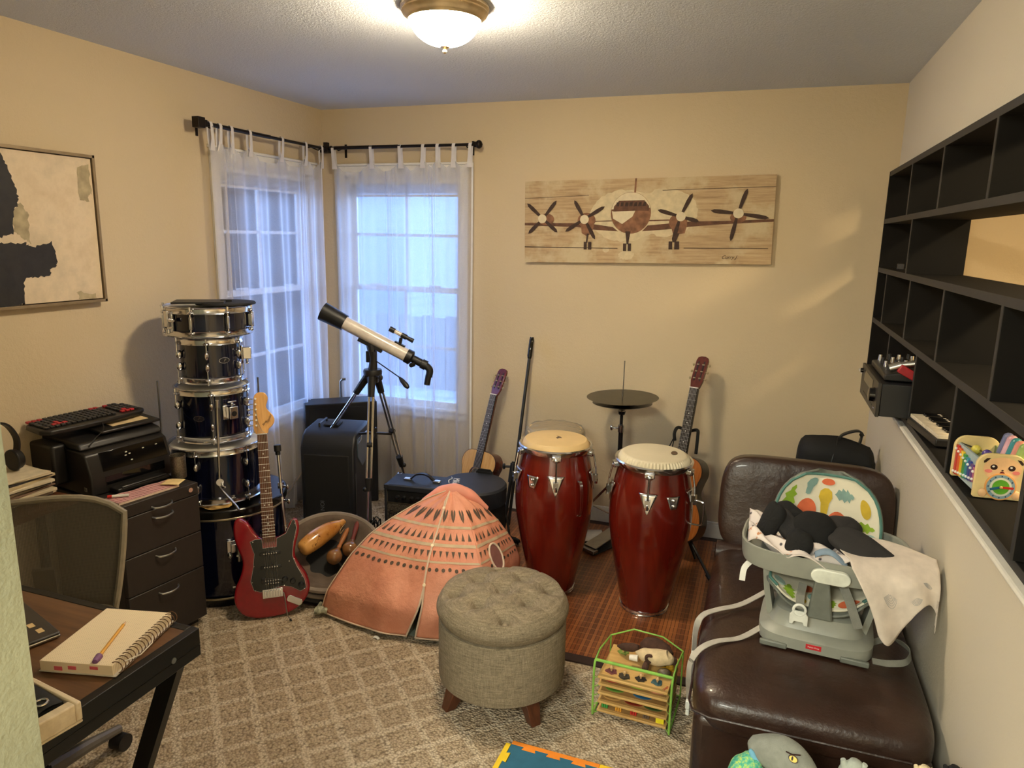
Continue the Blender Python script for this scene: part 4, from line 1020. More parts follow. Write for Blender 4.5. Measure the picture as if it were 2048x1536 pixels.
# headstock: big rounded CBS style
hs = [(-0.021, 0.815), (0.021, 0.815), (0.030, 0.835), (0.048, 0.852), (0.056, 0.872), (0.050, 0.895), (0.034, 0.915), (0.024, 0.935), (0.030, 0.955), (0.034, 0.975), (0.022, 0.996), (0.0, 1.0), (-0.018, 0.992), (-0.026, 0.970), (-0.032, 0.90), (-0.034, 0.845)]
hs2 = [(p.x, p.y) for p in catmull([(a, b, 0) for a, b in hs], 4, True)]
g = G(); g.prism(hs2[::-1], -0.017, -0.004, 'XZ'); hd = obj('headstock', g, M_maple, eg, bevel=0.002)
for k in range(6):
    z = 0.855 + k * 0.0235; x = -0.020 + k * 0.0005
    g = G(); g.cyl((x, -0.024, z), (x, -0.017, z), 0.0045, n=10); g.cyl((x - 0.012, -0.010, z), (x - 0.026, -0.010, z), 0.0025, n=8); g.sph((x - 0.032, -0.010, z), (0.008, 0.004, 0.006), 10, 6); obj('tuning_peg', g, M_chrome, eg)
text('brand_lettering', 'Squier', mat('dark_print', (40, 30, 22), 0.6), eg, face_frame((0.033, -0.0174, 0.880), (0, -1, 0), (-0.85, 0, 0.45)), 0.0165, 0.3)
text('model_lettering', 'Strat', mat('dark_print', (40, 30, 22), 0.6), eg, face_frame((0.013, -0.0174, 0.862), (0, -1, 0), (-0.75, 0, 0.6)), 0.0125, 0.3)
g = G()
for k in range(6): g.tube([(-0.026 + k * 0.0104, -0.0325, 0.108), (-0.0165 + k * 0.0066, -0.0305, 0.816), (-0.020, -0.022, 0.855 + (5 - k) * 0.0235)], 0.0006, 5)
obj('strings', g, M_steel, eg)
g = G(); g.cyl((-0.132, 0, 0.285), (-0.142, 0, 0.285), 0.005); g.cyl((-0.155, 0, 0.15), (-0.166, 0, 0.15), 0.004); obj('strap_button', g, M_chrome, eg)

# ================================================================== ROUND PADDED NEST WITH GOURD AND MARACAS
M_felt = mat('taupe_padding', (96, 82, 70), 0.95, var=0.12, scale=18, bump=0.4, bscale=120)
M_felt2 = mat('taupe_piping', (128, 116, 104), 0.9)
nest = thing('padded_nest', 'round taupe padded baby seat shell behind the red guitar', 'baby seat', M=frame((0.868, -1.335, 0.198), (0.31, -0.43, 0.85), front=(0.3, -0.3, -1)))
NR = 0.212
def dish(u, v_):
    a = 2 * PI * u; r = NR * v_
    z = -0.10 * (1 - v_ ** 2.2) + 0.004 * math.sin(a * 8) * v_ * (1 - v_) * 3
    return (r * math.cos(a) * 1.10, r * math.sin(a), z)
g = G(); g.grid(dish, 64, 14, cu=True); obj('padding', g, M_felt, nest, solid=0.02)
g = G(); g.tube([(NR * 1.115 * math.cos(2 * PI * k / 56), NR * 1.01 * math.sin(2 * PI * k / 56), 0.0) for k in range(56)], 0.013, 8, closed=True); obj('rim', g, M_felt2, nest)
g = G(); g.tube([(NR * 1.16 * math.cos(2 * PI * k / 56), NR * 1.06 * math.sin(2 * PI * k / 56), -0.035) for k in range(56)], 0.011, 8, closed=True); obj('lower_rim', g, M_felt2, nest)
g = G(); g.tube([(NR * 0.78 * 1.08 * math.cos(2 * PI * k / 48), NR * 0.78 * math.sin(2 * PI * k / 48), -0.10 * (1 - 0.78 ** 2.2) + 0.004) for k in range(48)], 0.004, 6, closed=True); obj('seam', g, mat('dark_seam', (58, 48, 40), 0.9), nest)
g = G(); g.tube([(NR * 1.19 * math.cos(2 * PI * k / 56), NR * 1.09 * math.sin(2 * PI * k / 56), -0.06) for k in range(56)], 0.010, 8, closed=True)
obj('shell_ring', g, M_black, nest)
g = G(); g.lathe([(0.05, -0.20), (0.16, -0.16), (0.25, -0.06)], 40); obj('outer_shell', g, M_blackm, nest, solid=0.004)
tray = thing('mesh_bag', 'dark limp bag under the maracas in the taupe seat', 'bag', (0, 0, 0))
Mn = nest.matrix_basis.copy()
def onnest(x, y, h=0.0):
    r = math.hypot(x / 1.1, y) / NR; return Mn @ Vector((x, y, -0.10 * (1 - min(1, r) ** 2.2) + h))
def dk_(u, v_):
    a = 2 * PI * u; rr_ = v_ * (0.12 + 0.02 * math.sin(a * 3)); x = 0.035 + rr_ * 1.15 * math.cos(a); y = -0.075 + rr_ * 0.72 * math.sin(a)
    return onnest(x, y, 0.006 + 0.010 * (1 - v_) + 0.004 * math.sin(a * 7) * v_)
g = G(); g.grid(dk_, 48, 8, cu=True); obj('fabric', g, M_blackm, tray)
M_gourd = wood('gourd', (168, 104, 40), (214, 156, 80), 0.25, 6, 'X', coat=0.3, stretch=2)
t = NT('mottled_gourd'); v = t.coord('Object'); n1 = t.noise(v, 9, 5, 0.6); n2 = t.noise(v, 30, 6, 0.75)
bc = t.ramp(n1, (0.3, lin((176, 110, 44))), (0.7, lin((218, 164, 88)))); t.color(t.mix(t.ramp(n2, (0.56, (0, 0, 0, 1)), (0.66, (1, 1, 1, 1))), bc, lin((92, 50, 24)))); t.set(0.22, coat=0.4); M_mottle = t.m
def axis_thing(name, label, cat, a, b):
    a, b = Vector(a), Vector(b); return thing(name, label, cat, M=frame(a, b - a, front=(0.6, -0.75, 0.3))), (b - a).length
gu0 = (0.775, -1.400, 0.228); gu1 = (0.851, -1.175, 0.314)
o, L = axis_thing('guiro', 'long mottled gourd guiro leaning in the taupe seat', 'guiro', gu0, gu1)
L = 0.27
g = G(); pr = [(0.0, -0.03), (0.030, -0.022), (0.040, 0.0), (0.045, 0.05), (0.044, 0.10), (0.038, 0.15), (0.027, 0.19), (0.016, 0.215), (0.013, 0.232), (0.0, 0.238)]
g.lathe(catp := [(p.x, p.y) for p in catmull([(a, b, 0) for a, b in pr], 4)], 32); g.v = [(x + 0.02 * (z / 0.24) ** 2, y, z) for x, y, z in g.v]; obj('body', g, M_mottle, o)
g = G(); g.tube(catmull([(0.03, -0.012, 0.222), (0.035, -0.03, 0.18), (0.05, -0.03, 0.165), (0.045, -0.02, 0.2)], 5), 0.0012, 6); obj('cord', g, mat('twine', (190, 160, 110), 0.9), o)
M_mar = mat('brown_gourd', (128, 88, 50), 0.2, var=0.12, scale=14, coat=0.5)
M_marh = mat('maraca_handle', (156, 98, 52), 0.35, var=0.08)
M_marh2 = mat('maraca_handle_dark', (112, 50, 44), 0.3, var=0.08)
def maraca(label, a, b, hm):
    o, L = axis_thing('maraca', label, 'maraca', a, b)
    g = G(); g.lathe([(p.x, p.y) for p in catmull([(0, -0.036, 0), (0.022, -0.031, 0), (0.036, -0.010, 0), (0.036, 0.010, 0), (0.024, 0.030, 0), (0.012, 0.046, 0), (0.010, 0.052, 0)], 4)], 32); obj('head', g, M_mar, o)
    g = G(); g.lathe([(0.010, 0.05), (0.011, 0.06), (0.0085, 0.075), (0.0115, 0.10), (0.0125, 0.135), (0.0105, 0.155), (0.011, 0.16), (0.004, 0.175), (0, 0.177)], 20); obj('handle', g, hm, o)
maraca('brown gourd maraca with pale turned handle in the taupe seat', (0.900, -1.352, 0.180), (0.878, -1.147, 0.290), M_marh)
maraca('brown gourd maraca with dark red handle nearest the orange tent', (0.944, -1.284, 0.198), (0.894, -1.106, 0.302), M_marh2)

# ================================================================== SPEAKERS
M_spk = mat('speaker_shell', (20, 22, 28), 0.45, var=0.05, bump=0.25, bscale=700)
M_grille = mat('speaker_grille', (12, 13, 16), 0.7, bump=0.6, bscale=900)
spk = thing('portable_speaker', 'tall black portable speaker with horn pocket behind the taupe seat', 'speaker', (0.548, -0.770, 0), math.radians(14))
sw, sd, sh_ = 0.150, 0.155, 0.652
g = G(); pr = [(-sd, 0.02), (-sd, sh_ - 0.10), (-sd + 0.035, sh_ - 0.035), (-sd + 0.075, sh_ - 0.012), (sd - 0.04, sh_), (sd - 0.02, sh_ - 0.02), (sd, 0.02)]
g.prism(pr, -sw, sw, 'YZ'); obj('cabinet', g, M_spk, spk, bevel=0.014, segs=3)
g = G(); g.bb(-sw + 0.02, sw - 0.03, -sd - 0.004, -sd + 0.01, 0.06, sh_ - 0.13); obj('front_grille', g, M_grille, spk, bevel=0.012, segs=3)
g = G(); g.bb(-0.06, 0.02, -0.03, 0.05, sh_ - 0.004, sh_ + 0.003); obj('handle_recess', g, M_blackm, spk)
g = G(); g.tube([(-0.075, -0.05, sh_ - 0.006), (-0.075, -0.052, sh_ + 0.012), (-0.075, 0.06, sh_ + 0.016), (-0.075, 0.062, sh_ - 0.002)], 0.006, 8); obj('carry_handle', g, M_spk, spk)
g = G(); g.prism([(-sd + 0.05, 0.50), (-sd + 0.05, 0.60), (sd - 0.09, 0.605), (sd - 0.02, 0.58), (sd - 0.02, 0.52), (0.02, 0.44), (-0.03, 0.43)], sw - 0.002, sw + 0.004, 'YZ')
pk = obj('side_pocket', g, mat('pocket_blue_grey', (70, 84, 98), 0.3), spk, bevel=0.004)
g = G(); g.tube([(sw + 0.004, -sd + 0.052, 0.575), (sw + 0.008, -0.06, 0.585), (sw + 0.008, -0.045, 0.61)], 0.003, 6); obj('pocket_handle', g, M_steel, pk)
g = G(); g.bb(sw - 0.001, sw + 0.0015, -sd + 0.012, -sd + 0.016, 0.05, 0.42); obj('side_seam', g, M_steel, spk)
text('logo_lettering', 'ION', mat('grey_print', (92, 96, 104), 0.5), spk, face_frame((-0.035, -sd - 0.0045, 0.235), (0, -1, 0), (1, 0, 0)), 0.032)
for a, b in ((-1, -1), (1, -1), (-1, 1), (1, 1)):
    g = G(); g.cyl((a * 0.12, b * 0.12, 0), (a * 0.12, b * 0.12, 0.022), 0.014); obj('foot', g, M_black, spk)
a39 = math.atan2(0.28, 0.34)
sp2 = thing('floor_speaker', 'large black box speaker standing in the corner behind the curtains', 'speaker', ((0.15 + 0.49) / 2 + 0.125 * math.sin(a39) * -1, (-0.5 - 0.22) / 2 + 0.10 * math.cos(a39), 0), a39)
sp2.location = (0.262, -0.288, 0)
g = G(); g.bb(-0.218, 0.218, -0.085, 0.085, 0.0, 0.660); obj('cabinet', g, M_spk, sp2, bevel=0.006)
g = G(); g.bb(-0.195, 0.195, -0.088, -0.082, 0.03, 0.632); obj('front_grille', g, M_grille, sp2, bevel=0.004)
g = G(); g.tube([(0.02, 0.095, 0.66), (0.02, 0.10, 0.76), (0.03, 0.09, 0.775), (0.05, 0.085, 0.775)], 0.008, 8); g.tube([(0.02, 0.095, 0.63), (0.02, 0.095, 0.665)], 0.011, 8); obj('handle_bar', g, M_steel, sp2)

# ================================================================== TELESCOPE
M_tele = mat('telescope_white', (216, 208, 200), 0.3, coat=0.3)
HUB = Vector((0.800, -0.795, 0.975))
tl_ = thing('telescope_tripod', 'chrome and black tripod holding the white telescope', 'tripod', (0, 0, 0))
feet = [Vector((0.905, -1.075, 0.016)), Vector((0.845, -0.40, 0.016)), Vector((0.075, -0.80, 0.012))]
for k, f in enumerate(feet):
    d = (f - HUB); n_ = d.normalized(); tops = HUB + Vector((d.x, d.y, 0)).normalized() * 0.035 - Vector((0, 0, 0.035))
    dd = f - tops; u_ = dd.normalized(); side = u_.cross(Vector((0, 0, 1))).normalized() * 0.011
    g = G()
    for s_ in (-1, 1): g.tube([tops + dd * 0.03 + side * s_, tops + dd * 0.56 + side * s_], 0.0065, 10)
    lg_ = obj('leg', g, M_chrome, tl_)
    g = G(); g.tube([tops + dd * 0.56, f + Vector((0, 0, 0.0))], 0.0075, 10); obj('lower_leg', g, M_chrome, lg_)
    g = G(); g.tube([tops - dd * 0.01, tops + dd * 0.10], [0.022, 0.018], 10); g.tube([tops + dd * 0.54, tops + dd * 0.61], [0.02, 0.014], 10); g.tube([tops + dd * 0.36 + side * -1.3, tops + dd * 0.36 + side * 1.3], 0.014, 8)
    g.sph(tops + dd * 0.6 + side * 1.6, 0.013); g.tube([f + Vector((0, 0, -0.003)) - u_ * 0.025, f], 0.011, 8); obj('leg_joint', g, M_black, lg_)
g = G(); g.lathe([(0.0, -0.06), (0.03, -0.06), (0.034, -0.03), (0.048, -0.02), (0.050, 0.0), (0.046, 0.01), (0.0, 0.01)], 24, c=HUB); obj('hub', g, M_black, tl_)
g = G()
mids = [HUB + (f - HUB) * 0.40 for f in feet]; cc_ = Vector((HUB.x, HUB.y, HUB.z - 0.34))
for m in mids: g.tube([cc_, m], 0.007, 8)
g.cyl(cc_ - Vector((0, 0, 0.03)), cc_ + Vector((0, 0, 0.03)), 0.014); g.tube([cc_ + Vector((0, 0, 0.03)), HUB - Vector((0, 0, 0.05))], 0.008, 8); obj('spreader', g, M_black, tl_)
g = G(); g.cyl(HUB + Vector((0.03, -0.03, -0.02)), HUB + Vector((0.07, -0.05, -0.02)), 0.006); g.sph(HUB + Vector((0.078, -0.054, -0.02)), (0.012, 0.01, 0.016)); obj('clamp_knob', g, M_black, tl_)
T0, T1 = Vector((0.548, -0.862, 1.284)), Vector((1.000, -0.712, 1.040))
ax = (T1 - T0); TL = ax.length; ax.normalize()
ts = thing('telescope', 'white refractor telescope with black hood pointing up to the left', 'telescope', M=frame(T0, ax, xdir=(0.1, -1, 0.1)))
# local z runs from the hood to the eyepiece
g = G(); g.lathe([(0.034, 0), (0.050, 0.0), (0.050, 0.006), (0.0425, 0.13), (0.038, 0.13), (0.034, 0.01)], 40); obj('dew_hood', g, M_black, ts)
g = G(); g.lathe([(0.0, 0.004), (0.035, 0.004)], 32); obj('lens', g, M_gloss, ts)
g = G(); g.lathe([(0.0355, 0.125), (0.0355, TL - 0.035), (0, TL - 0.035)], 40); obj('tube', g, M_tele, ts)
Mi = ts.matrix_basis.inverted()
def loc(p): return Mi @ Vector(p)
g = G(); g.lathe([(0.038, TL - 0.045), (0.039, TL - 0.015), (0.028, TL - 0.008), (0.021, TL - 0.006), (0.021, TL + 0.045), (0.026, TL + 0.046), (0.026, TL + 0.075), (0.0, TL + 0.075)], 28)
e0 = Vector((0, 0, TL + 0.07)); dn_ = loc(T1 + Vector((0.03, 0.0, -0.12))) - loc(T1 + Vector((0.0, 0, 0))); dn_ = (Mi.to_3x3() @ Vector((-0.05, -0.03, -1))).normalized()
g.tube(catmull([e0, e0 + Vector((0, 0, 0.025)) + dn_ * 0.012, e0 + Vector((0, 0, 0.022)) + dn_ * 0.05], 5), 0.019, 14); g.tube([e0 + Vector((0, 0, 0.02)) + dn_ * 0.045, e0 + Vector((0, 0, 0.014)) + dn_ * 0.098], 0.0165, 14); obj('focuser', g, M_black, ts)
g = G(); kq = (Mi.to_3x3() @ Vector((0.0, -1, 0))).normalized(); g.cyl(Vector((0, 0, TL + 0.01)) + kq * 0.02 + dn_ * 0.02, Vector((0, 0, TL + 0.01)) + kq * 0.048 + dn_ * 0.02, 0.012); obj('focus_knob', g, M_black, ts)
up_ = -dn_; up_ = (up_ - Vector((0, 0, up_.z))).normalized()
fz = TL - 0.14
def fp(z, h): return Vector((0, 0, z)) + up_ * h
g = G(); g.tube([fp(fz - 0.02, 0.085), fp(fz + 0.03, 0.085)], 0.011, 14); fs_ = obj('finderscope', g, M_tele, ts)
g = G(); g.tube([fp(fz - 0.045, 0.085), fp(fz - 0.015, 0.085)], 0.0145, 14); g.tube([fp(fz + 0.025, 0.085), fp(fz + 0.055, 0.085)], 0.014, 14); g.tube([fp(fz + 0.055, 0.085), fp(fz + 0.095, 0.085)], [0.010, 0.0125], 14)
g.tube([fp(fz + 0.03, 0.07), fp(fz + 0.04, 0.034)], 0.009, 8); g.tube([fp(fz + 0.01, 0.036), fp(fz + 0.07, 0.036)], 0, flat=(0.012, 0.006), up=up_); obj('finder_mount', g, M_black, fs_)
# yoke between tripod and tube
mz = 0.56 * TL; bot = ts.matrix_basis @ (Vector((0, 0, mz)) - up_ * 0.04)
g = G(); b0 = HUB; b1 = bot
g.tube([b0 + Vector((0, 0, 0.0)), b0.lerp(b1, 0.45) + Vector((0.01, 0, 0)), b1], [0.026, 0.020, 0.024], 10)
g.box(tuple(b0.lerp(b1, 0.55)), (0.05, 0.035, 0.06)); ya = (ts.matrix_basis.to_3x3() @ Vector((0, 0, 1))); g.tube([b1 - ya * 0.07, b1 + ya * 0.07], 0, flat=(0.018, 0.011), up=tuple(ts.matrix_basis.to_3x3() @ up_)); obj('yoke', g, M_black, tl_, bevel=0.003)
g = G(); h0 = HUB.lerp(b1, 0.5); h1 = Vector((0.985, -0.845, 0.965)); h2 = Vector((1.048, -0.87, 0.920)); g.tube([h0, h1], 0.0032, 8); obj('pan_rod', g, M_black, tl_)
g = G(); g.tube([h1, h1.lerp(h2, 0.3), h2.lerp(h1, 0.2), h2], [0.005, 0.012, 0.014, 0.008], 12); obj('pan_handle', g, M_black, tl_)

# ================================================================== GUITAR AMP
M_tolex = mat('black_tolex', (34, 38, 44), 0.5, bump=0.6, bscale=500)
amp = thing('guitar_amplifier', 'small black guitar amplifier with silver grille behind the tent', 'amplifier', (1.035, -0.69, ZM), math.radians(7))
aw, ad, ah = 0.182, 0.105, 0.352
g = G(); g.bb(-aw, aw, -ad + 0.012, ad, 0.012, ah); g.bb(-aw, aw, -ad, -ad + 0.012, ah - 0.03, ah); g.bb(-aw, -aw + 0.016, -ad, -ad + 0.012, 0.012, ah); g.bb(aw - 0.016, aw, -ad, -ad + 0.012, 0.012, ah); g.bb(-aw, aw, -ad, -ad + 0.012, 0.012, 0.03)
obj('cabinet', g, M_tolex, amp, bevel=0.005)
g = G(); g.bb(-aw + 0.017, aw - 0.017, -ad + 0.004, -ad + 0.013, ah - 0.095, ah - 0.031); cpn = obj('control_panel', g, mat('amp_panel', (28, 28, 28), 0.4), amp)
for k, x in enumerate((-0.105, -0.07, -0.025, 0.01, 0.045, 0.078)):
    g = G(); g.lathe([(0.013, 0), (0.011, 0.008), (0.009, 0.016), (0, 0.016)], 16, M=Matrix.Translation((x, -ad + 0.004, ah - 0.066)) @ Matrix.Rotation(PI / 2, 4, 'X')); kn = obj('knob', g, M_black, cpn)
    g = G(); g.cyl((x, -ad - 0.0122, ah - 0.066), (x, -ad - 0.0132, ah - 0.066), 0.006, n=14); obj('knob_cap', g, M_chrome, kn)
t = NT('silver_grille'); v = t.coord('Object'); n1 = t.noise(t.coord('Object', (1, 1, 3)), 170, 3); t.color(t.ramp(n1, (0.4, lin((52, 48, 42))), (0.65, lin((120, 114, 100))))); t.set(0.5, 0.3); t.bump(n1, 0.6, 0.002)
g = G(); g.bb(-aw + 0.017, aw - 0.017, -ad + 0.003, -ad + 0.013, 0.031, ah - 0.101); gro = obj('grille_cloth', g, t.m, amp, smooth=False)
g = G(); zz_ = ah - 0.0985; g.bb(-aw + 0.017, aw - 0.017, -ad + 0.0005, -ad + 0.01, zz_ - 0.002, zz_ + 0.002); g.bb(-aw + 0.017, -aw + 0.020, -ad + 0.0005, -ad + 0.01, zz_, ah - 0.035); obj('silver_piping', g, M_hoopsilver, amp)
text('logo_lettering', 'Fender', M_black, amp, face_frame((-0.088, -ad + 0.0022, 0.200), (0, -1, 0), (-0.25, 0, 1)), 0.058, 0.45, 0.0008)
g = G(); g.tube(catmull([(-0.075, 0.0, ah + 0.006), (-0.06, 0, ah + 0.014), (-0.035, 0, ah + 0.035), (0, 0, ah + 0.043), (0.035, 0, ah + 0.035), (0.06, 0, ah + 0.014), (0.075, 0, ah + 0.006)], 5), 0, flat=(0.011, 0.004), up=(0, 0, 1)); hh_ = obj('handle', g, M_black, amp)
for s_ in (-1, 1):
    g = G(); g.bb(s_ * 0.062, s_ * 0.105, -0.015, 0.015, ah, ah + 0.012); obj('handle_cap', g, M_chrome, hh_, bevel=0.004)
    for y in (-ad + 0.01, ad - 0.01):
        g = G(); g.bb(s_ * (aw - 0.026), s_ * (aw + 0.0015), y - 0.012, y + 0.012, ah - 0.022, ah + 0.0015); obj('corner_guard', g, M_tolex if y < 0 else M_chrome, amp, bevel=0.003)
g = G()
rr = random.Random(8)
pts = []
for k in range(46):
    a = k * 0.9; r = 0.05 + 0.012 * math.sin(k * 1.7)
    pts.append((0.80 + 0.02 * math.sin(k * 0.6) + 0.3 * r * math.cos(a), -0.80 + 0.02 * math.cos(k * 0.4), ZM + 0.075 + r * 1.15 * math.sin(a)))
g.tube(catmull(pts, 5), 0.0032, 6); cbl = obj('coiled_cable', g, M_black); tag(cbl, 'coiled black cable hanging beside the amplifier', 'cable')

# ================================================================== ROUND DRUM CASE
dc = thing('drum_case', 'round black drum case with white script between amplifier and guitar', 'drum case', (1.405, -0.855, ZM))
cr_ = 0.168
g = G(); g.lathe([(0, 0), (cr_ - 0.012, 0), (cr_ - 0.003, 0.01), (cr_ - 0.003, 0.36), (0, 0.36)], 56); obj('body', g, M_blackm, dc)
g = G(); g.lathe([(cr_ - 0.004, 0.355), (cr_ + 0.002, 0.358), (cr_ + 0.003, 0.438), (cr_ - 0.006, 0.448), (0, 0.451)], 56); obj('lid', g, mat('case_black', (26, 29, 36), 0.55, bump=0.3, bscale=300), dc)
g = G(); g.tube([(-0.035, 0.155, 0.40), (-0.035, 0.158, 0.455), (-0.03, 0.155, 0.462), (0.03, 0.155, 0.462), (0.035, 0.158, 0.455), (0.035, 0.155, 0.40)], 0, flat=(0.011, 0.003), up=(0, 1, 0)); g.bb(-0.036, 0.036, 0.150, 0.156, 0.40, 0.46); obj('web_handle', g, M_black, dc)
text('logo_lettering', 'Mike', M_white, dc, face_frame((-0.088, -0.020, 0.4515), (0, 0, 1), (0.94, 0.33, 0)) , 0.050, 0.3)
g = G(); g.tube(catmull([(-0.135, 0.030, 0.4515), (-0.122, 0.010, 0.4515), (-0.126, -0.022, 0.4515), (-0.108, -0.060, 0.4515)], 5), 0.0022, 6); obj('logo_swoosh', g, M_white, dc)
for k in range(2):
    g = G(); a = -1.95 + k * 0.14; g.tube([((cr_ + 0.003) * math.cos(a), (cr_ + 0.003) * math.sin(a), 0.415), ((cr_ + 0.012) * math.cos(a), (cr_ + 0.012) * math.sin(a), 0.405), ((cr_ + 0.006) * math.cos(a), (cr_ + 0.006) * math.sin(a), 0.36)], 0.004, 6); obj('buckle', g, M_steel, dc)

# ================================================================== ACOUSTIC GUITARS
M_spruce = wood('spruce_top', (196, 146, 84), (218, 172, 108), 0.25, 3.0, 'Z', coat=0.3)
M_mahog = wood('mahogany', (70, 28, 22), (98, 42, 32), 0.2, 2.0, 'Z', coat=0.4)
M_mahog2 = wood('dark_side', (14, 9, 8), (24, 15, 12), 0.35, 2.0, 'Z', coat=0.4)
M_amber = wood('amber_top', (170, 98, 46), (198, 124, 62), 0.25, 3.0, 'Z', coat=0.4)
def acoustic(label, M, s, topm, sidem, headm, group=None):
    o = thing('acoustic_guitar', label, 'acoustic guitar', M=M)
    half = [(0.0, 0.0), (0.10, 0.006), (0.165, 0.05), (0.185, 0.12), (0.170, 0.19), (0.135, 0.25), (0.118, 0.295), (0.128, 0.35), (0.142, 0.40), (0.132, 0.45), (0.09, 0.485), (0.0, 0.492)]
    pr_ = half + [(-x, z) for x, z in half[-2:0:-1]]
    ol = [(p.x * s, p.y * s) for p in catmull([(a, b, 0) for a, b in pr_], 4, True)]
    dpt = 0.095 * s
    g = G(); g.prism(ol[::-1], 0.0, dpt, 'XZ'); obj('body', g, sidem, o, bevel=0.003)
    g = G(); g.prism([(x * 0.985, 0.246 * s + (z - 0.246 * s) * 0.99) for x, z in ol][::-1], -0.0022, 0.0, 'XZ'); obj('soundboard', g, topm, o, smooth=False)
    g = G(); g.tube([(x * 0.995, -0.001, 0.246 * s + (z - 0.246 * s) * 0.996) for x, z in ol], 0.0022 * s, 6, closed=True); obj('binding', g, mat('dark_binding', (46, 28, 20), 0.4), o)
    zc = 0.325 * s
    g = G(); g.cyl((0, -0.0032, zc), (0, -0.0022, zc), 0.043 * s, n=40); sh1 = obj('sound_hole', g, mat('hole_dark', (12, 9, 8), 0.9), o)
    g = G(); g.ring((0, -0.003, zc), 0.052 * s, 0.007 * s, 48, 6, Matrix.Rotation(PI / 2, 4, 'X') @ Matrix.Diagonal((1, 1, 0.15, 1))); obj('rosette', g, mat('rosette', (60, 32, 24), 0.4, var=0.3, scale=120), o)
    g = G(); g.bb(-0.085 * s, 0.085 * s, -0.010, -0.0022, 0.115 * s, 0.14 * s); obj('bridge', g, M_rose, o, bevel=0.002)
    zn = 0.885 * s
    g = G(); g.prism([(-0.026 * s, 0.47 * s), (0.026 * s, 0.47 * s), (0.024 * s, zn), (-0.024 * s, zn)], -0.004, 0.018 * s, 'XZ'); obj('neck', g, sidem, o, bevel=0.004)
    g = G(); g.prism([(-0.030 * s, 0.375 * s), (0.030 * s, 0.375 * s), (0.025 * s, zn), (-0.025 * s, zn)], -0.010, -0.0041, 'XZ'); fb2 = obj('fretboard', g, mat('ebony', (32, 24, 20), 0.45), o, smooth=False)
    g = G()
    for k in range(1, 18):
        zf = zn - 0.65 * s * (1 - 2 ** (-k / 12.0)); hw = (0.025 + (zn - zf) / (0.51 * s) * 0.005) * s
        if zf > 0.38 * s: g.bb(-hw, hw, -0.0112, -0.0099, zf - 0.0008, zf + 0.0008)
    obj('fret', g, M_steel, fb2, smooth=False)
    g = G()
    for k in (5, 7, 9, 12): zf = zn - 0.65 * s * (1 - 2 ** (-(k - 0.5) / 12.0)); g.cyl((0, -0.0106, zf), (0, -0.0100, zf), 0.004 * s, n=10)
    obj('position_dot', g, M_white, fb2)
    g = G(); g.bb(-0.026 * s, 0.026 * s, -0.012, -0.004, zn, zn + 0.005); obj('nut', g, M_white, fb2)
    hp_ = [(-0.027, 0.887), (0.027, 0.887), (0.037, 0.93), (0.037, 1.055), (0.030, 1.075), (0.012, 1.082), (-0.012, 1.082), (-0.030, 1.075), (-0.037, 1.055), (-0.037, 0.93)]
    back = Matrix.Translation((0, 0, zn)) @ Matrix.Rotation(math.radians(-12), 4, 'X') @ Matrix.Translation((0, 0, -zn))
    g = G(); g.M = back; g.prism([(x * s, z * s) for x, z in hp_][::-1], -0.003, 0.014 * s, 'XZ'); obj('headstock', g, headm, o, bevel=0.002)
    for sx_ in (-1, 1):
        g = G(); g.M = back; g.bb(sx_ * 0.014 * s, sx_ * 0.021 * s, -0.0045, -0.0028, 0.93 * s, 1.05 * s); obj('slot_plate', g, M_blackm, o)
        for k in range(3):
            z = (0.945 + k * 0.042) * s
            g = G(); g.M = back; g.cyl((sx_ * 0.010 * s, -0.006, z), (sx_ * 0.024 * s, -0.006, z), 0.0042 * s, n=10); g.cyl((sx_ * 0.036 * s, 0.006, z), (sx_ * 0.046 * s, 0.006, z), 0.003 * s, n=8); g.sph((sx_ * 0.050 * s, 0.004, z), (0.006 * s, 0.008 * s, 0.008 * s), 10, 6); obj('tuning_peg', g, mat('peg_nickel', (196, 182, 150), 0.3, 0.7), o)
    g = G()
    for k in range(6): x0 = (-0.027 + k * 0.0108) * s; x1 = (-0.020 + k * 0.008) * s; g.tube([(x0, -0.012, 0.128 * s), (x1, -0.0135, zn + 0.004)], 0.0006, 4)
    obj('strings', g, mat('nylon', (200, 196, 190), 0.3), o)
    return o
# small guitar leaning on the back wall
g1b, g1t = Vector((1.160, -0.385, ZM + 0.022)), Vector((1.262, -0.095, 0.915))
S1 = (g1t - g1b).length / 1.08
ga = acoustic('small acoustic guitar with pale top and dark red headstock behind the round case', frame(g1b, g1t - g1b, front=(-0.28, -1, 0.2)), S1, M_spruce, M_mahog, mat('wine_headstock', (88, 18, 24), 0.25, coat=0.4))
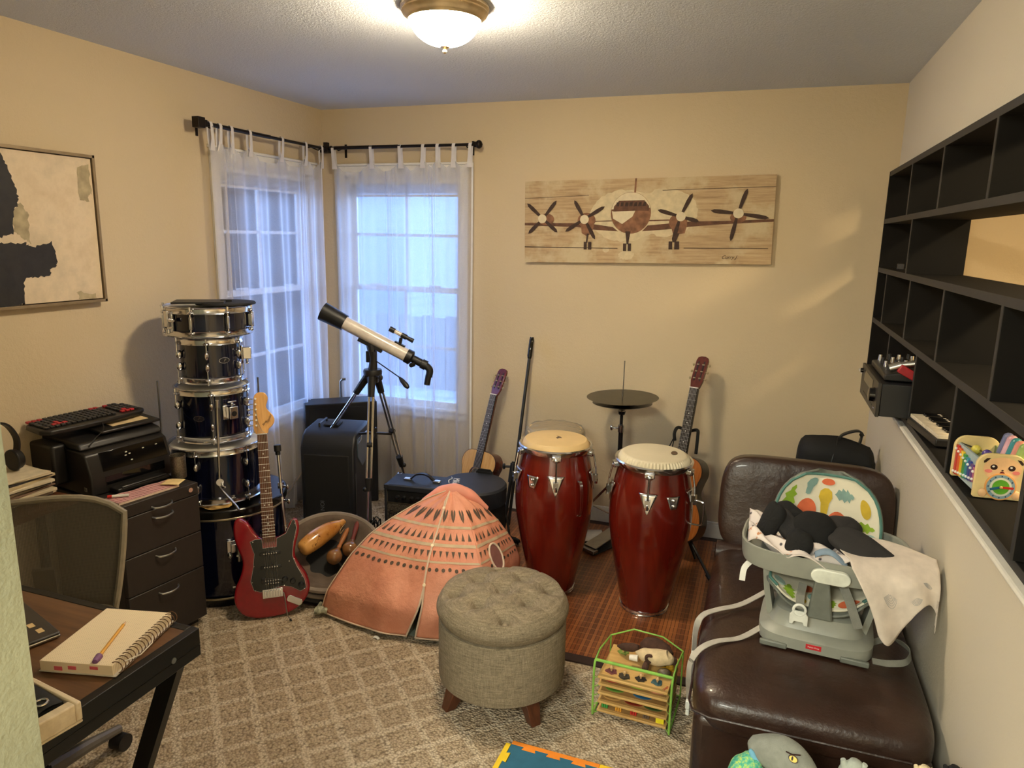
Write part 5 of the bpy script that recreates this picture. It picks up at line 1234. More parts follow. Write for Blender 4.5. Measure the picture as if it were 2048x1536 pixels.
# full size guitar on a stand
g2b, g2t = Vector((2.335, -0.42, 0.125)), Vector((2.425, -0.165, 1.085))
S2 = (g2t - g2b).length / 1.08
gb_ = acoustic('amber acoustic guitar with dark sides on a stand behind the right conga', frame(g2b, g2t - g2b, front=(-0.42, -1, 0.2)), S2, M_amber, M_mahog2, M_mahog)
gs = thing('guitar_stand', 'black folding guitar stand holding the amber acoustic guitar', 'guitar stand', (2.33, -0.30, ZM + 0.005))
axg = (g2t - g2b).normalized()
M_foam = mat('black_foam', (14, 14, 15), 0.9)
g = G(); nk = g2b + axg * 0.60 * S2 + Vector((0.0, 0.125, 0.0)) - gs.location
g.tube([(0.01, 0.08, 0.02), tuple(nk)], 0.009, 10); obj('upright', g, M_black, gs)
g = G(); c_ = nk; g.tube(catmull([c_ + Vector((-0.055, -0.115, -0.03)), c_ + Vector((-0.06, -0.105, 0.01)), c_ + Vector((-0.05, -0.02, 0.02)), c_, c_ + Vector((0.05, -0.02, 0.015)), c_ + Vector((0.062, -0.105, 0.005)), c_ + Vector((0.06, -0.118, -0.09))], 5), 0.009, 8); obj('neck_yoke', g, M_foam, gs)
g = G(); g.tube(catmull([c_ + Vector((-0.055, -0.118, 0.0)), c_ + Vector((-0.075, -0.125, -0.05)), c_ + Vector((-0.085, -0.125, -0.08)), c_ + Vector((-0.07, -0.122, -0.09)), c_ + Vector((-0.06, -0.118, -0.03))], 5), 0.003, 6); obj('neck_strap', g, M_foam, gs)
for s_ in (-1, 1):
    g = G(); g.tube([(0.0, 0.06, 0.30), (s_ * 0.16, -0.06, 0.0)], 0.008, 8); lg_ = obj('leg', g, M_black, gs)
    g = G(); g.tube(catmull([(s_ * 0.10, -0.02, 0.105), (s_ * 0.10, -0.13, 0.095), (s_ * 0.10, -0.15, 0.125)], 4), 0.009, 8); g.tube([(s_ * 0.10, -0.02, 0.105), (s_ * 0.07, 0.02, 0.18)], 0.007, 8); obj('cradle_arm', g, M_foam, gs)
g = G(); g.tube([(0.0, 0.06, 0.25), (0.255, -0.30, 0.008)], 0.008, 8); g.tube([(0.235, -0.275, 0.022), (0.262, -0.31, 0.002)], 0.011, 8); obj('leg', g, M_black, gs)

# black pole and folded mic stand
po = thing('microphone_pole', 'tall black pole with grip leaning on the back wall', 'pole', (0, 0, 0))
p0, p1 = Vector((1.400, -0.290, ZM)), Vector((1.432, -0.022, 1.100))
g = G(); g.tube([p0, p1.lerp(p0, 0.1)], 0.0095, 12); obj('shaft', g, M_black, po)
g = G(); g.tube([p1.lerp(p0, 0.115), p1.lerp(p0, 0.10), p1.lerp(p0, 0.015), p1], [0.011, 0.015, 0.014, 0.011], 14); obj('grip', g, M_gloss, po)
ms = thing('microphone_stand', 'black folded tripod microphone stand beside the left conga', 'microphone stand', (0, 0, 0))
q0, q1 = Vector((1.432, -0.475, ZM + 0.02)), Vector((1.462, -0.40, 0.44))
g = G(); g.tube([q0, q1], 0.010, 10); obj('shaft', g, M_black, ms)
g = G(); g.tube([q0.lerp(q1, 0.72), q0.lerp(q1, 0.98)], 0.016, 12); g.cyl(q1 - Vector((0, 0, 0.03)), q1 + Vector((-0.045, -0.01, -0.03)), 0.007); g.sph(q1 + Vector((-0.052, -0.012, -0.03)), (0.008, 0.012, 0.018)); obj('clutch', g, M_black, ms)
for dx_, dy_ in ((0.05, -0.02), (0.0, -0.06), (-0.03, 0.03)):
    g = G(); g.tube([q0.lerp(q1, 0.30), q0 + Vector((dx_, dy_, -0.012))], 0.007, 8); lg_ = obj('leg', g, M_black, ms)
    g = G(); g.sph(q0 + Vector((dx_, dy_, -0.006)), (0.014, 0.014, 0.014)); obj('rubber_foot', g, M_foam, lg_)
bl = obj('cable_bundle', (lambda g: (g.tube(catmull([(1.50 + 0.05 * math.cos(k * 1.3) * (1 + 0.3 * math.sin(k)), -0.555 + 0.045 * math.sin(k * 1.3), ZM + 0.014 + 0.009 * (k % 5)) for k in range(26)], 4), 0.006, 6), g)[1])(G()), M_foam)
tag(bl, 'black bundle of cable on the floor between the tent and left conga', 'cable')

# ================================================================== CONGAS
t = NT('conga_red'); v = t.coord('Object', (9, 9, 0.7)); n1 = t.noise(v, 2.2, 4); n2 = t.noise(t.coord(), 5, 2)
t.color(t.mix(n2, t.ramp(n1, (0.3, lin((74, 14, 8))), (0.7, lin((118, 30, 16)))), lin((92, 19, 11)))); t.set(0.16, coat=0.6); M_conga = t.m
M_skin = mat('rawhide', (206, 178, 128), 0.55, var=0.05, scale=6)
M_skin2 = mat('pale_synthetic_skin', (206, 196, 170), 0.5, var=0.03, scale=6)
def conga(label, x, y, h, pleats, rz, tilt=(0, 0)):
    M = Matrix.Translation((x, y, ZM)) @ Matrix.Rotation(tilt[0], 4, 'X') @ Matrix.Rotation(tilt[1], 4, 'Y') @ Matrix.Rotation(rz, 4, 'Z')
    o = thing('conga_drum', label, 'conga', M=M)
    k = h / 0.76
    pr = [(0.100, 0.0), (0.108, 0.02), (0.128, 0.12), (0.155, 0.25), (0.178, 0.38), (0.186, 0.48), (0.180, 0.58), (0.165, 0.66), (0.152, 0.715), (0.148, 0.735)]
    P = [(p.x, p.y * k) for p in catmull([(a, b, 0) for a, b in pr], 4)]
    g = G(); g.lathe([(0, 0.002)] + P + [(0, 0.735 * k)], 72); obj('shell', g, M_conga, o)
    g = G(); g.lathe([(0.101, 0.0), (0.106, 0.0), (0.113, 0.022), (0.108, 0.024)], 64); g.ring((0, 0, 0.005), 0.106, 0.005, 64, 8); obj('base_ring', g, M_chrome, o)
    zt = 0.735 * k
    g = G()
    if pleats:
        g.grid(lambda u, w: ((0.158 + 0.003 * math.sin(u * 2 * PI * 64) * (1 if 0.1 < w < 0.7 else 0) - 0.026 * w ** 1.5) * math.cos(2 * PI * u), (0.158 + 0.003 * math.sin(u * 2 * PI * 64) * (1 if 0.1 < w < 0.7 else 0) - 0.026 * w ** 1.5) * math.sin(2 * PI * u), zt - 0.006 + 0.036 * math.sin(w * PI / 2)), 256, 10, cu=True)
        g.lathe([(0.132, zt + 0.030), (0.08, zt + 0.033), (0, zt + 0.034)], 64)
    else:
        g.lathe([(0.158, zt - 0.012), (0.158, zt + 0.0), (0.153, zt + 0.016), (0.144, zt + 0.026), (0.135, zt + 0.028), (0.08, zt + 0.029), (0, zt + 0.029)], 72)
    hd_ = obj('skin', g, M_skin2 if pleats else M_skin, o)
    g = G()
    if pleats:
        for a0 in (0.15,): outline_poly(g, [(0.028 * math.cos(q), 0.014 * math.sin(q)) for q in [2 * PI * j / 20 for j in range(20)]], Matrix.Translation((-0.01, 0.085, zt + 0.0345)))
    else:
        outline_poly(g, [(-0.026, -0.012), (-0.004, -0.006), (0.004, -0.016), (0.026, -0.010), (0.010, 0.002), (0.016, 0.012), (-0.004, 0.010), (-0.014, 0.002)], Matrix.Translation((-0.005, 0.015, zt + 0.0296)))
    obj('logo_mark', g, mat('skin_print', (84, 66, 48), 0.7), hd_, smooth=False)
    g = G(); g.lathe([(0.158, zt - 0.020), (0.167, zt - 0.020), (0.172, zt - 0.010), (0.174, zt + 0.002), (0.170, zt + 0.008), (0.162, zt + 0.006), (0.158, zt - 0.004)], 72); rim = obj('rim', g, M_chrome, o)
    for j in range(5):
        a = 2 * PI * j / 5; R3 = Matrix.Rotation(a, 4, 'Z')
        zl = 0.60 * k
        g = G(); g.M = R3; g.bb(0.155, 0.182, -0.022, 0.022, zt - 0.034, zt - 0.012); g.sph((0.175, 0, zt - 0.03), (0.012, 0.018, 0.012)); obj('rim_claw', g, M_chrome, rim, bevel=0.004)
        g = G(); g.M = R3; g.tube([(0.184, 0, zt - 0.03), (0.196, 0, zl + 0.04), (0.200, 0, zl - 0.03)], 0.0042, 8); g.cyl((0.200, 0, zl - 0.035), (0.200, 0, zl - 0.012), 0.008, n=6); obj('tuning_lug', g, M_chrome, o)
        # triangular side plate bent to the shell
        def tri(u, w, R3=R3, zl=zl):
            z = zl + 0.030 - 0.095 * w; hw = 0.040 * (1 - w) ; yy = (-1 + 2 * u) * hw
            zz0 = z / k
            r = 0.1795 if zz0 > 0.5 else 0.183
            rr_ = 0.186 - ((zz0 - 0.48) / 0.25) ** 2 * 0.030 + 0.004
            return (math.sqrt(max(1e-6, rr_ ** 2 - yy ** 2)), yy, z)
        g = G(); g.M = R3; g.grid(tri, 8, 8); g.m = 0; g.bb(0.183, 0.206, -0.012, 0.012, zl - 0.022, zl + 0.008); obj('side_plate', g, M_chrome, o, solid=0.002)
    for j, dz in ((0, 0.0),):
        a = 2 * PI * 0.8 - 0.62 if not pleats else 0.75
        a = -0.02 + 2 * PI / 10 if pleats else -2 * PI / 10 + 0.02
        R3 = Matrix.Rotation(a, 4, 'Z')
        g = G(); g.M = R3
        def tr2(u, w):
            z = 0.62 * k - 0.055 * w; yy = (-1 + 2 * u) * (0.032 - 0.018 * w); rr_ = 0.186 - ((z / k - 0.48) / 0.25) ** 2 * 0.030 + 0.004
            return (math.sqrt(rr_ ** 2 - yy ** 2), yy, z)
        g.grid(tr2, 6, 6); mp_ = obj('stand_plate', g, M_chrome, o, solid=0.003)
        g = G(); g.M = R3; g.sph((0.188, 0, 0.605 * k), 0.008); g.sph((0.190, 0, 0.580 * k), 0.008); obj('plate_bolt', g, M_chrome, mp_)
    # carrying handle
    a = 0.62 if not pleats else 1.32
    R3 = Matrix.Rotation(a, 4, 'Z')
    g = G(); g.M = R3
    if pleats: g.tube(catmull([(0.182, 0, 0.58 * k), (0.228, 0, 0.578 * k), (0.238, 0, 0.565 * k), (0.238, 0, 0.50 * k), (0.230, 0, 0.47 * k), (0.185, 0, 0.465 * k)], 5), 0.0045, 8)
    else: g.tube(catmull([(0.180, 0, 0.60 * k), (0.196, 0, 0.595 * k), (0.205, 0, 0.55 * k), (0.205, 0, 0.48 * k), (0.196, 0, 0.44 * k), (0.184, 0, 0.435 * k)], 5), 0, flat=(0.007, 0.003), up=(1, 0, 0))
    obj('handle', g, M_chrome, o)
    return o
def camang(x, y): return math.atan2(-4.056 - y, 2.722 - x)
conga('red conga drum with tan rawhide head behind the ottoman', 1.853, -0.930, 0.752, False, camang(1.853, -0.93) + 0.03)
conga('red conga drum with pale pleated head nearest the sofa', 2.308, -0.950, 0.742, True, camang(2.308, -0.95) - 0.08, (0.012, 0.012))

# small drum with plastic cover behind the left conga
wd = thing('hand_drum', 'drum wrapped in crinkled clear plastic behind the left conga', 'hand drum', (1.722, -0.475, ZM))
g = G(); g.lathe([(0.12, 0), (0.125, 0.03), (0.10, 0.25), (0.12, 0.42), (0.15, 0.60), (0.15, 0.66), (0, 0.66)], 40); obj('shell', g, wood('walnut_drum', (60, 34, 20), (90, 54, 32), 0.4, 1, 'Z'), wd)
t = NT('crinkled_plastic'); v = t.coord(); n1 = t.noise(v, 22, 5, 0.7); t.color(lin((176, 168, 150))); t.set(0.15, spec=0.8); t.bump(n1, 1.0, 0.02)
t.b.inputs['Alpha'].default_value = 0.55; M_clear = t.m
g = G(); g.grid(lambda u, w: ((0.158 * min(1, w * 1.15) + 0.004 * math.sin(u * 60)) * math.cos(2 * PI * u), (0.158 * min(1, w * 1.15) + 0.004 * math.sin(u * 60)) * math.sin(2 * PI * u), 0.694 - 0.03 * max(0, w - 0.55) ** 1.0 * 2 - 0.10 * max(0, w - 0.87) * 4 + 0.006 * math.sin(u * 40 + w * 20) * w), 90, 12, cu=True)
obj('plastic_cover', g, M_clear, wd)
g = G(); g.lathe([(0.151, 0.64), (0.154, 0.665), (0.14, 0.68), (0, 0.682)], 40); obj('drum_skin', g, M_skin, wd)

# ================================================================== HI-HAT
M_cym = mat('dark_bronze_cymbal', (58, 54, 44), 0.28, 0.9, var=0.15, scale=8)
hx, hy = 2.040, -0.285
hh = thing('hi_hat_stand', 'black hi-hat cymbals on chrome stand between the two congas', 'hi-hat', (hx, hy, ZM + 0.006))
for z0, zup, r, nm in ((0.830, -1, 0.192, 'top_cymbal'), (0.798, -1, 0.160, 'bottom_cymbal')):
    g = G(); pr = [(r, 0), (r * 0.8, 0.010), (r * 0.5, 0.018), (r * 0.24, 0.022), (r * 0.20, 0.034), (r * 0.10, 0.042), (0.006, 0.044)]
    g.lathe([(a, z0 + zup * b * (1.0 if zup > 0 else 0.9)) for a, b in pr], 64, M=Matrix.Translation((0, 0, z0)) @ Matrix.Rotation(math.radians(1.0 if r > 0.17 else -1), 4, 'X') @ Matrix.Rotation(math.radians(-1.5), 4, 'Y') @ Matrix.Translation((0, 0, -z0))); obj(nm, g, M_cym, hh, solid=0.0015)
g = G(); g.cyl((0, 0, 0.75), (0.002, 0, 1.03), 0.0028, n=8); g.cyl((0, 0, 0.800), (0, 0, 0.822), 0.010, n=12); obj('pull_rod', g, M_steel, hh)
g = G(); g.cyl((0, 0, 0.14), (0, 0, 0.66), 0.013, n=16); g.cyl((0, 0, 0.64), (0, 0, 0.75), 0.009, n=14); g.lathe([(0.009, 0.728), (0.018, 0.735), (0.022, 0.752), (0.010, 0.752)], 20); obj('pole', g, mat('dark_chrome', (70, 70, 74), 0.2, 0.9), hh)
g = G(); g.cyl((0, 0, 0.635), (0, 0, 0.675), 0.018, n=16); g.cyl((-0.01, 0, 0.655), (-0.045, -0.01, 0.655), 0.006); g.sph((-0.05, -0.012, 0.655), (0.008, 0.006, 0.015)); obj('height_clamp', g, M_chrome, hh)
for k, a in enumerate((math.radians(-62), math.radians(60), math.radians(178))):
    c, s2 = math.cos(a), math.sin(a); R_ = 0.30 if k != 0 else 0.29
    g = G(); sd = Vector((-s2, c, 0)) * 0.007
    for s_ in (-1, 1): g.tube([Vector((c * 0.02, s2 * 0.02, 0.36)) + sd * s_, Vector((c * R_, s2 * R_, 0.012)) + sd * s_], 0, flat=(0.002, 0.006), up=(0, 0, 1))
    lg_ = obj('leg', g, M_chrome, hh)
    g = G(); g.tube([(c * R_ * 0.5, s2 * R_ * 0.5, 0.19), (0, 0, 0.14)], 0, flat=(0.006, 0.002), up=(0, 0, 1)); obj('brace', g, M_chrome, lg_)
    g = G(); g.tube([(c * (R_ - 0.01), s2 * (R_ - 0.01), 0.03), (c * (R_ + 0.01), s2 * (R_ + 0.01), 0.0)], 0.013, 10); obj('rubber_foot', g, M_black, lg_)
g = G(); pa = math.radians(-118); F = Matrix.Rotation(pa, 4, 'Z'); g.M = F; g.box((0.10, 0, 0.045), (0.24, 0.085, 0.007), Matrix.Rotation(math.radians(10), 3, 'Y')); g.bb(0.205, 0.245, -0.05, 0.05, 0.0, 0.02); pdl = obj('pedal', g, M_steel, hh, bevel=0.003)
g = G(); g.M = F; g.bb(-0.02, 0.24, -0.055, 0.055, 0.0, 0.005); g.tube([(0.0, 0, 0.06), (0, 0, 0.16)], 0.003, 6); obj('pedal_base', g, M_blackm, hh)
bd_ = thing('practice_board', 'grey flat board with dark edge on the floor behind the congas', 'board', (1.985, -0.52, ZM + 0.001), math.radians(20))
bd_.location = (1.86, -0.31, ZM + 0.001)
g = G(); g.bb(-0.10, 0.12, -0.085, 0.085, 0.0, 0.014); obj('core', g, M_blackm, bd_, bevel=0.002)
g = G(); g.bb(-0.095, 0.115, -0.08, 0.08, 0.014, 0.017); obj('top_sheet', g, mat('grey_laminate', (150, 146, 138), 0.4), bd_)
# ================================================================== AIRPLANE CANVAS ON THE BACK WALL
ap = thing('airplane_canvas', 'long sepia canvas print of a four-propeller airplane on the back wall', 'canvas print',
           M=Matrix.Translation((1.379, -0.002, 1.541)) @ Matrix.Rotation(math.radians(-1.1), 4, 'Y'))
AW, AH = 1.357, 0.455
t = NT('weathered_plank_print'); v = t.coord('Object'); n1 = t.noise(t.coord('Object', (1.5, 1, 26)), 3, 6, 0.7); n2 = t.noise(v, 5, 5, 0.6); n3 = t.noise(v, 60, 4, 0.7)
c0 = t.ramp(n1, (0.3, lin((150, 124, 92))), (0.5, lin((186, 160, 122))), (0.72, lin((206, 184, 146))))
c1 = t.mix(t.ramp(n2, (0.48, (0, 0, 0, 1)), (0.60, (1, 1, 1, 1))), c0, lin((204, 188, 152))); t.color(t.mix(t.math('MULTIPLY', n3, 0.35), c1, lin((170, 140, 104)))); t.set(0.8)
g = G(); g.bb(0, AW, -0.030, 0, 0, AH); obj('canvas', g, t.m, ap, smooth=False)
AF = Matrix(((1, 0, 0, 0), (0, 0, -1, -0.0303), (0, 1, 0, 0), (0, 0, 0, 1)))    # local art plane: x right, y up, z towards the room
def px(u, v_): # pixels of a 1840 x 620 enlargement -> metres
    return (u / 1840.0 * AW, (1 - v_ / 620.0) * AH)
def art(name, polys, m, off, parent=ap):
    g = G(); g.M = AF
    for i, p in enumerate(polys): outline_poly(g, [px(*q) for q in p][::-1], Matrix.Identity(4), off * 3 + i * 0.00002)
    # keep facing the room
    g.f = [tuple(reversed(f)) if False else f for f in g.f]
    return obj(name, g, m, parent, smooth=False)
M_sep_d = mat('sepia_dark', (62, 44, 34), 0.8, var=0.15, scale=60); M_sep_m = mat('sepia_mid', (132, 92, 66), 0.8, var=0.18, scale=30)
M_sep_b = mat('sepia_brown', (98, 66, 48), 0.8, var=0.18, scale=30); M_sep_l = mat('sepia_light', (206, 190, 154), 0.8, var=0.06, scale=30); M_sep_c = mat('sepia_cream', (216, 202, 170), 0.8, var=0.04, scale=30)
def ell(cx, cy, a, b, n=28, rot=0):
    return [(cx + a * math.cos(2 * PI * k / n) * math.cos(rot) - b * math.sin(2 * PI * k / n) * math.sin(rot), cy + a * math.cos(2 * PI * k / n) * math.sin(rot) + b * math.sin(2 * PI * k / n) * math.cos(rot)) for k in range(n)]
def bladep(cx, cy, tx, ty, w):
    dx, dy = tx - cx, ty - cy; L = math.hypot(dx, dy); ux, uy = dx / L, dy / L; nx, ny = -uy, ux
    prof = [(0.0, 0.35), (0.3, 0.75), (0.65, 1.0), (0.88, 0.8), (1.0, 0.0), (0.88, -0.8), (0.65, -1.0), (0.3, -0.75), (0.0, -0.35)]
    return [(cx + ux * L * a + nx * w * b, cy + uy * L * a + ny * w * b) for a, b in prof]
art('paint_splash', [rough_blob(ell(790, 270, 270, 190, 30), 6, 2, 2), rough_blob(ell(1080, 250, 240, 170, 30), 8, 3, 2), rough_blob(ell(650, 520, 26, 22, 16), 2, 4, 2), rough_blob(ell(805, 560, 60, 34, 16), 5, 6, 2)], M_sep_l, 0.0002)
art('plank_line', [[(0, 128), (510, 114), (510, 117), (0, 131)], [(1060, 88), (1840, 80), (1840, 83), (1060, 92)], [(0, 498), (740, 508), (740, 513), (0, 504)], [(1230, 504), (1815, 506), (1815, 510), (1230, 509)]], M_sep_d, 0.0004)
art('wing', [[(0, 316), (500, 322), (700, 352), (740, 384), (560, 372), (420, 350), (0, 334)], [(920, 384), (1100, 372), (1280, 352), (1500, 336), (1840, 322), (1840, 304), (1560, 312), (1260, 316), (960, 342)], [(560, 306), (700, 302), (700, 310), (560, 312)], [(960, 302), (1130, 300), (1130, 308), (960, 312)]], M_sep_b, 0.0005)
art('fuselage', [ell(832, 250, 150, 152, 40), [(858, 0), (870, 0), (866, 110), (852, 110)]], M_sep_m, 0.0007)
art('fuselage_top', [[(832 + 148 * math.cos(a), 250 - 150 * math.sin(a)) for a in [PI * (0.08 + 0.86 * k / 20) for k in range(21)]], [(690, 236), (872, 220), (846, 276), (770, 330), (700, 290)]], M_sep_c, 0.0009)
art('cockpit_band', [[(706, 200), (742, 160), (930, 158), (966, 200), (966, 236), (880, 234), (700, 238)]], M_sep_b, 0.0010)
art('windshield', [[(718 + k * 34 + (2 - k) * 2, 202), (724 + k * 34, 172), (746 + k * 33, 170), (742 + k * 34, 200)] for k in range(7)], M_sep_d, 0.0012)
art('engine_nacelle', [ell(174, 290, 66, 44), ell(496, 300, 70, 56), ell(1182, 320, 66, 62), ell(1600, 290, 56, 40), [(452, 330), (556, 330), (540, 400), (500, 420), (460, 396)], [(1128, 340), (1248, 340), (1232, 400), (1150, 410)]], M_sep_m, 0.0008)
bl_ = []
for cx, cy, tips in ((150, 286, [(20, 168), (258, 150), (30, 400), (268, 390)]), (480, 290, [(398, 150), (636, 200), (330, 384), (566, 444)]), (1196, 280, [(1030, 230), (1276, 116), (1148, 466), (1330, 316)]), (1596, 262, [(1408, 240), (1652, 92), (1556, 456), (1810, 298)])):
    for tx, ty in tips: bl_.append(bladep(cx, cy, tx, ty, 15))
art('propeller', bl_, M_sep_d, 0.0014)
art('spinner', [ell(144, 286, 34, 34), ell(480, 294, 34, 34), ell(1200, 280, 34, 34), ell(1600, 262, 36, 34)], M_sep_c, 0.0016)
art('landing_gear', [[(500, 400), (516, 400), (506, 470), (494, 470)], [(478, 462), (502, 462), (502, 520), (478, 520)], [(512, 462), (538, 462), (538, 520), (512, 520)], [(796, 384), (836, 384), (820, 480), (808, 480)], [(782, 474), (806, 474), (806, 530), (782, 530)], [(818, 474), (842, 474), (842, 530), (818, 530)], [(1150, 400), (1196, 400), (1170, 464), (1150, 464)], [(1120, 458), (1146, 458), (1146, 516), (1120, 516)], [(1162, 458), (1196, 458), (1196, 516), (1162, 516)]], M_sep_d, 0.0011)
text('signature', 'Curry J.', M_sep_d, ap, AF @ Matrix.Translation((px(1555, 575)[0], px(0, 572)[1], 0.002)), 0.026, 0.4, 0.0002)

# ================================================================== ORANGE PLAY TENT, COLLAPSED
def lerp_list(knots, v_):
    for i in range(len(knots) - 1):
        a, b = knots[i], knots[i + 1]
        if v_ <= b[0] or i == len(knots) - 2:
            t_ = max(0.0, min(1.0, (v_ - a[0]) / (b[0] - a[0])))
            p0 = Vector(knots[i - 1][1]) if i > 0 else Vector(a[1]) * 2 - Vector(b[1]); p1 = Vector(a[1]); p2 = Vector(b[1]); p3 = Vector(knots[i + 2][1]) if i + 2 < len(knots) else p2 * 2 - p1
            return p1.lerp(p2, t_)
zt0 = 0.012
Lk = [(0, (0.955, -1.548, zt0)), (0.2, (1.003, -1.565, 0.133)), (0.43, (1.080, -1.490, 0.282)), (0.6, (1.141, -1.435, 0.363)), (0.74, (1.214, -1.373, 0.427)), (0.88, (1.341, -1.300, 0.510)), (1, (1.451, -1.282, 0.563))]
Rk = [(0, (1.720, -1.500, zt0)), (0.22, (1.755, -1.515, 0.150)), (0.43, (1.710, -1.487, 0.299)), (0.6, (1.668, -1.442, 0.378)), (0.74, (1.626, -1.398, 0.446)), (0.88, (1.554, -1.340, 0.532)), (1, (1.485, -1.292, 0.566))]
Sk = [(0, (1.735, -1.120, zt0)), (0.35, (1.735, -1.062, 0.195)), (0.55, (1.706, -1.092, 0.292)), (0.75, (1.650, -1.140, 0.401)), (0.9, (1.579, -1.197, 0.501)), (1, (1.510, -1.262, 0.563))]
def sm(knots, v_):
    e = 0.03; return (lerp_list(knots, max(0, v_ - e)) + lerp_list(knots, v_) * 2 + lerp_list(knots, min(1, v_ + e))) / 4 if 0 < v_ < 1 else lerp_list(knots, v_)
def Fp(u, v_):
    a, b = sm(Lk, v_), sm(Rk, v_); p = a.lerp(b, u)
    s_ = math.sin(PI * u)
    bul = 0.105 * (1 - v_) ** 0.6 * s_
    p += Vector((0.35, -0.92, 0.12)) * bul
    w = 0.010 * math.sin(u * 19 + v_ * 6) * (1 - v_) * s_ + 0.006 * math.sin(u * 31 - v_ * 14 + 1) * s_ + 0.008 * math.sin(v_ * 16 + u * 9) * s_ * (1 - v_)
    p += Vector((0.3, -0.85, 0.35)) * w
    p.z = max(p.z, zt0 + 0.001)
    return p
def Sp(u, v_):
    a, b = sm(Rk, v_), sm(Sk, v_); p = a.lerp(b, u); s_ = math.sin(PI * u)
    p += Vector((0.55, -0.1, 0.35)) * (0.012 * s_ + 0.010 * s_ * math.sin(u * 13 + v_ * 11)); p.z = max(p.z, zt0 + 0.001)
    return p
def Bp(u, v_):
    a, b = sm(Lk, v_), sm(Sk, v_); p = a.lerp(b, u); s_ = math.sin(PI * u); p += Vector((-0.2, 0.5, 0.12)) * (0.18 * s_ * (1 - v_ * 0.6)) + Vector((0, 0, 0.015)) * s_ * v_; p.z = max(p.z, zt0 + 0.001); return p
def nrm(fn, u, v_):
    e = 0.004; a = Vector(fn(min(1, u + e), v_)) - Vector(fn(max(0, u - e), v_)); b = Vector(fn(u, min(1, v_ + e))) - Vector(fn(u, max(0, v_ - e))); n = a.cross(b)
    return n.normalized() if n.length > 1e-12 else Vector((0, -1, 0))
t = NT('peach_tent_fabric'); v = t.coord(); n1 = t.noise(v, 5, 4, 0.6); t.color(t.ramp(n1, (0.3, lin((202, 130, 104))), (0.7, lin((226, 160, 132))))); t.set(0.55, spec=0.4); t.bump(t.noise(v, 9, 5, 0.65), 0.55, 0.02); M_tent = t.m
M_tentp = mat('tent_print', (82, 68, 56), 0.7); M_tents = mat('tent_stripe', (186, 166, 138), 0.7); M_trimc = mat('tent_trim', (212, 190, 168), 0.7)
tent = thing('play_tent', 'collapsed peach children play tent with hearts and triangles beside the ottoman', 'play tent', (0, 0, 0))
US = 0.60
def gap(v_): return 0.045 * max(0, 1 - v_ / 0.36)
g = G(); g.grid(lambda a, b: Fp(a * (US - gap(b)), b), 34, 40); obj('left_panel', g, M_tent, tent, solid=0.0015)
g = G(); g.grid(lambda a, b: Fp(US + gap(b) * 0.25 + a * (1 - US - gap(b) * 0.25), b), 24, 40); obj('right_panel', g, M_tent, tent, solid=0.0015)
g = G(); g.grid(lambda a, b: Sp(a, b), 20, 36); obj('side_panel', g, M_tent, tent, solid=0.0015)
g = G(); g.grid(lambda a, b: Bp(a, b), 24, 24); obj('rear_panel', g, M_tent, tent)
g = G(); g.grid(lambda a, b: Fp(0.02 + a * 0.96, 0.0).lerp(Vector((1.3 + 0.3 * a, -1.28, 0)), b) + Vector((0, 0.012, 0.003 + 0.006 * math.sin(a * 30) * math.sin(b * 9) ** 2 - (Fp(0.02 + a * 0.96, 0).z * (1 - b)) * 0 )), 40, 8); g.v = [(x, y, max(0.0095, min(z, 0.016))) for x, y, z in g.v]; obj('floor_sheet', g, mat('sage_sheet', (150, 160, 142), 0.7), tent)
g = G()
for k in range(2):
    g.tube([Fp(a / 20 * (US - gap(0)), 0.0) + Vector((0, -0.002, 0.001)) for a in range(21)], 0.0035, 6) if k == 0 else g.tube([Fp(US + gap(0) * 0.25 + a / 20 * (1 - US - gap(0) * 0.25), 0) + Vector((0, -0.002, 0.001)) for a in range(21)], 0.0035, 6)
g.tube([Fp(US - gap(b / 20), b / 20) + nrm(Fp, US, b / 20) * 0.002 for b in range(0, 21)], 0.0042, 6); g.tube([Fp(US + gap(b / 20) * 0.25, b / 20) + nrm(Fp, US, b / 20) * 0.002 for b in range(0, 9)], 0.0042, 6)
g.tube([sm(Lk, b / 20) + Vector((-0.001, -0.003, 0.002)) for b in range(21)], 0.0028, 6)
obj('edge_binding', g, M_trimc, tent)
for v_ in (0.36, 0.62, 0.86):
    p = Fp(US, v_) + nrm(Fp, US, v_) * 0.004; F = face_frame(p, nrm(Fp, US, v_), (0, 0, 1)); g = G(); g.lathe([(0, 0.003), (0.006, 0.003), (0.0075, 0.0015), (0.0075, 0)], 16, M=F); obj('button', g, mat('cream_button', (232, 214, 184), 0.4), tent)
g = G(); rr = random.Random(5)
for k in range(7):
    du = rr.uniform(-0.03, 0.03); g.tube([Fp(US + 0.01, 0.97) + nrm(Fp, US, 0.97) * 0.006, Fp(US + du * 0.5, 0.90) + nrm(Fp, US, 0.9) * 0.009, Fp(US + du * 0.2, 0.84) + nrm(Fp, US, 0.84) * 0.005], 0.0016, 5)
obj('tie_cord', g, M_trimc, tent)
def decal(g, fn, cu, cv, su, sv, shape, off=0.0022):
    c = Vector(fn(cu, cv)); n = nrm(fn, cu, cv)
    if n.dot(Vector((2.7, -4.0, 1.7)) - c) < 0: n = -n
    vs = []
    for x, y in shape:
        u = min(0.995, max(0.005, cu + x * su)); v2 = min(0.995, max(0.005, cv + y * sv)); vs.append(Vector(fn(u, v2)) + n * off)
    g.add(vs, [tuple(range(len(vs)))])
tri_up = [(-0.5, -0.5), (0.5, -0.5), (0.0, 0.6)]; tri_dn = [(-0.5, 0.5), (0.5, 0.5), (0.0, -0.6)]
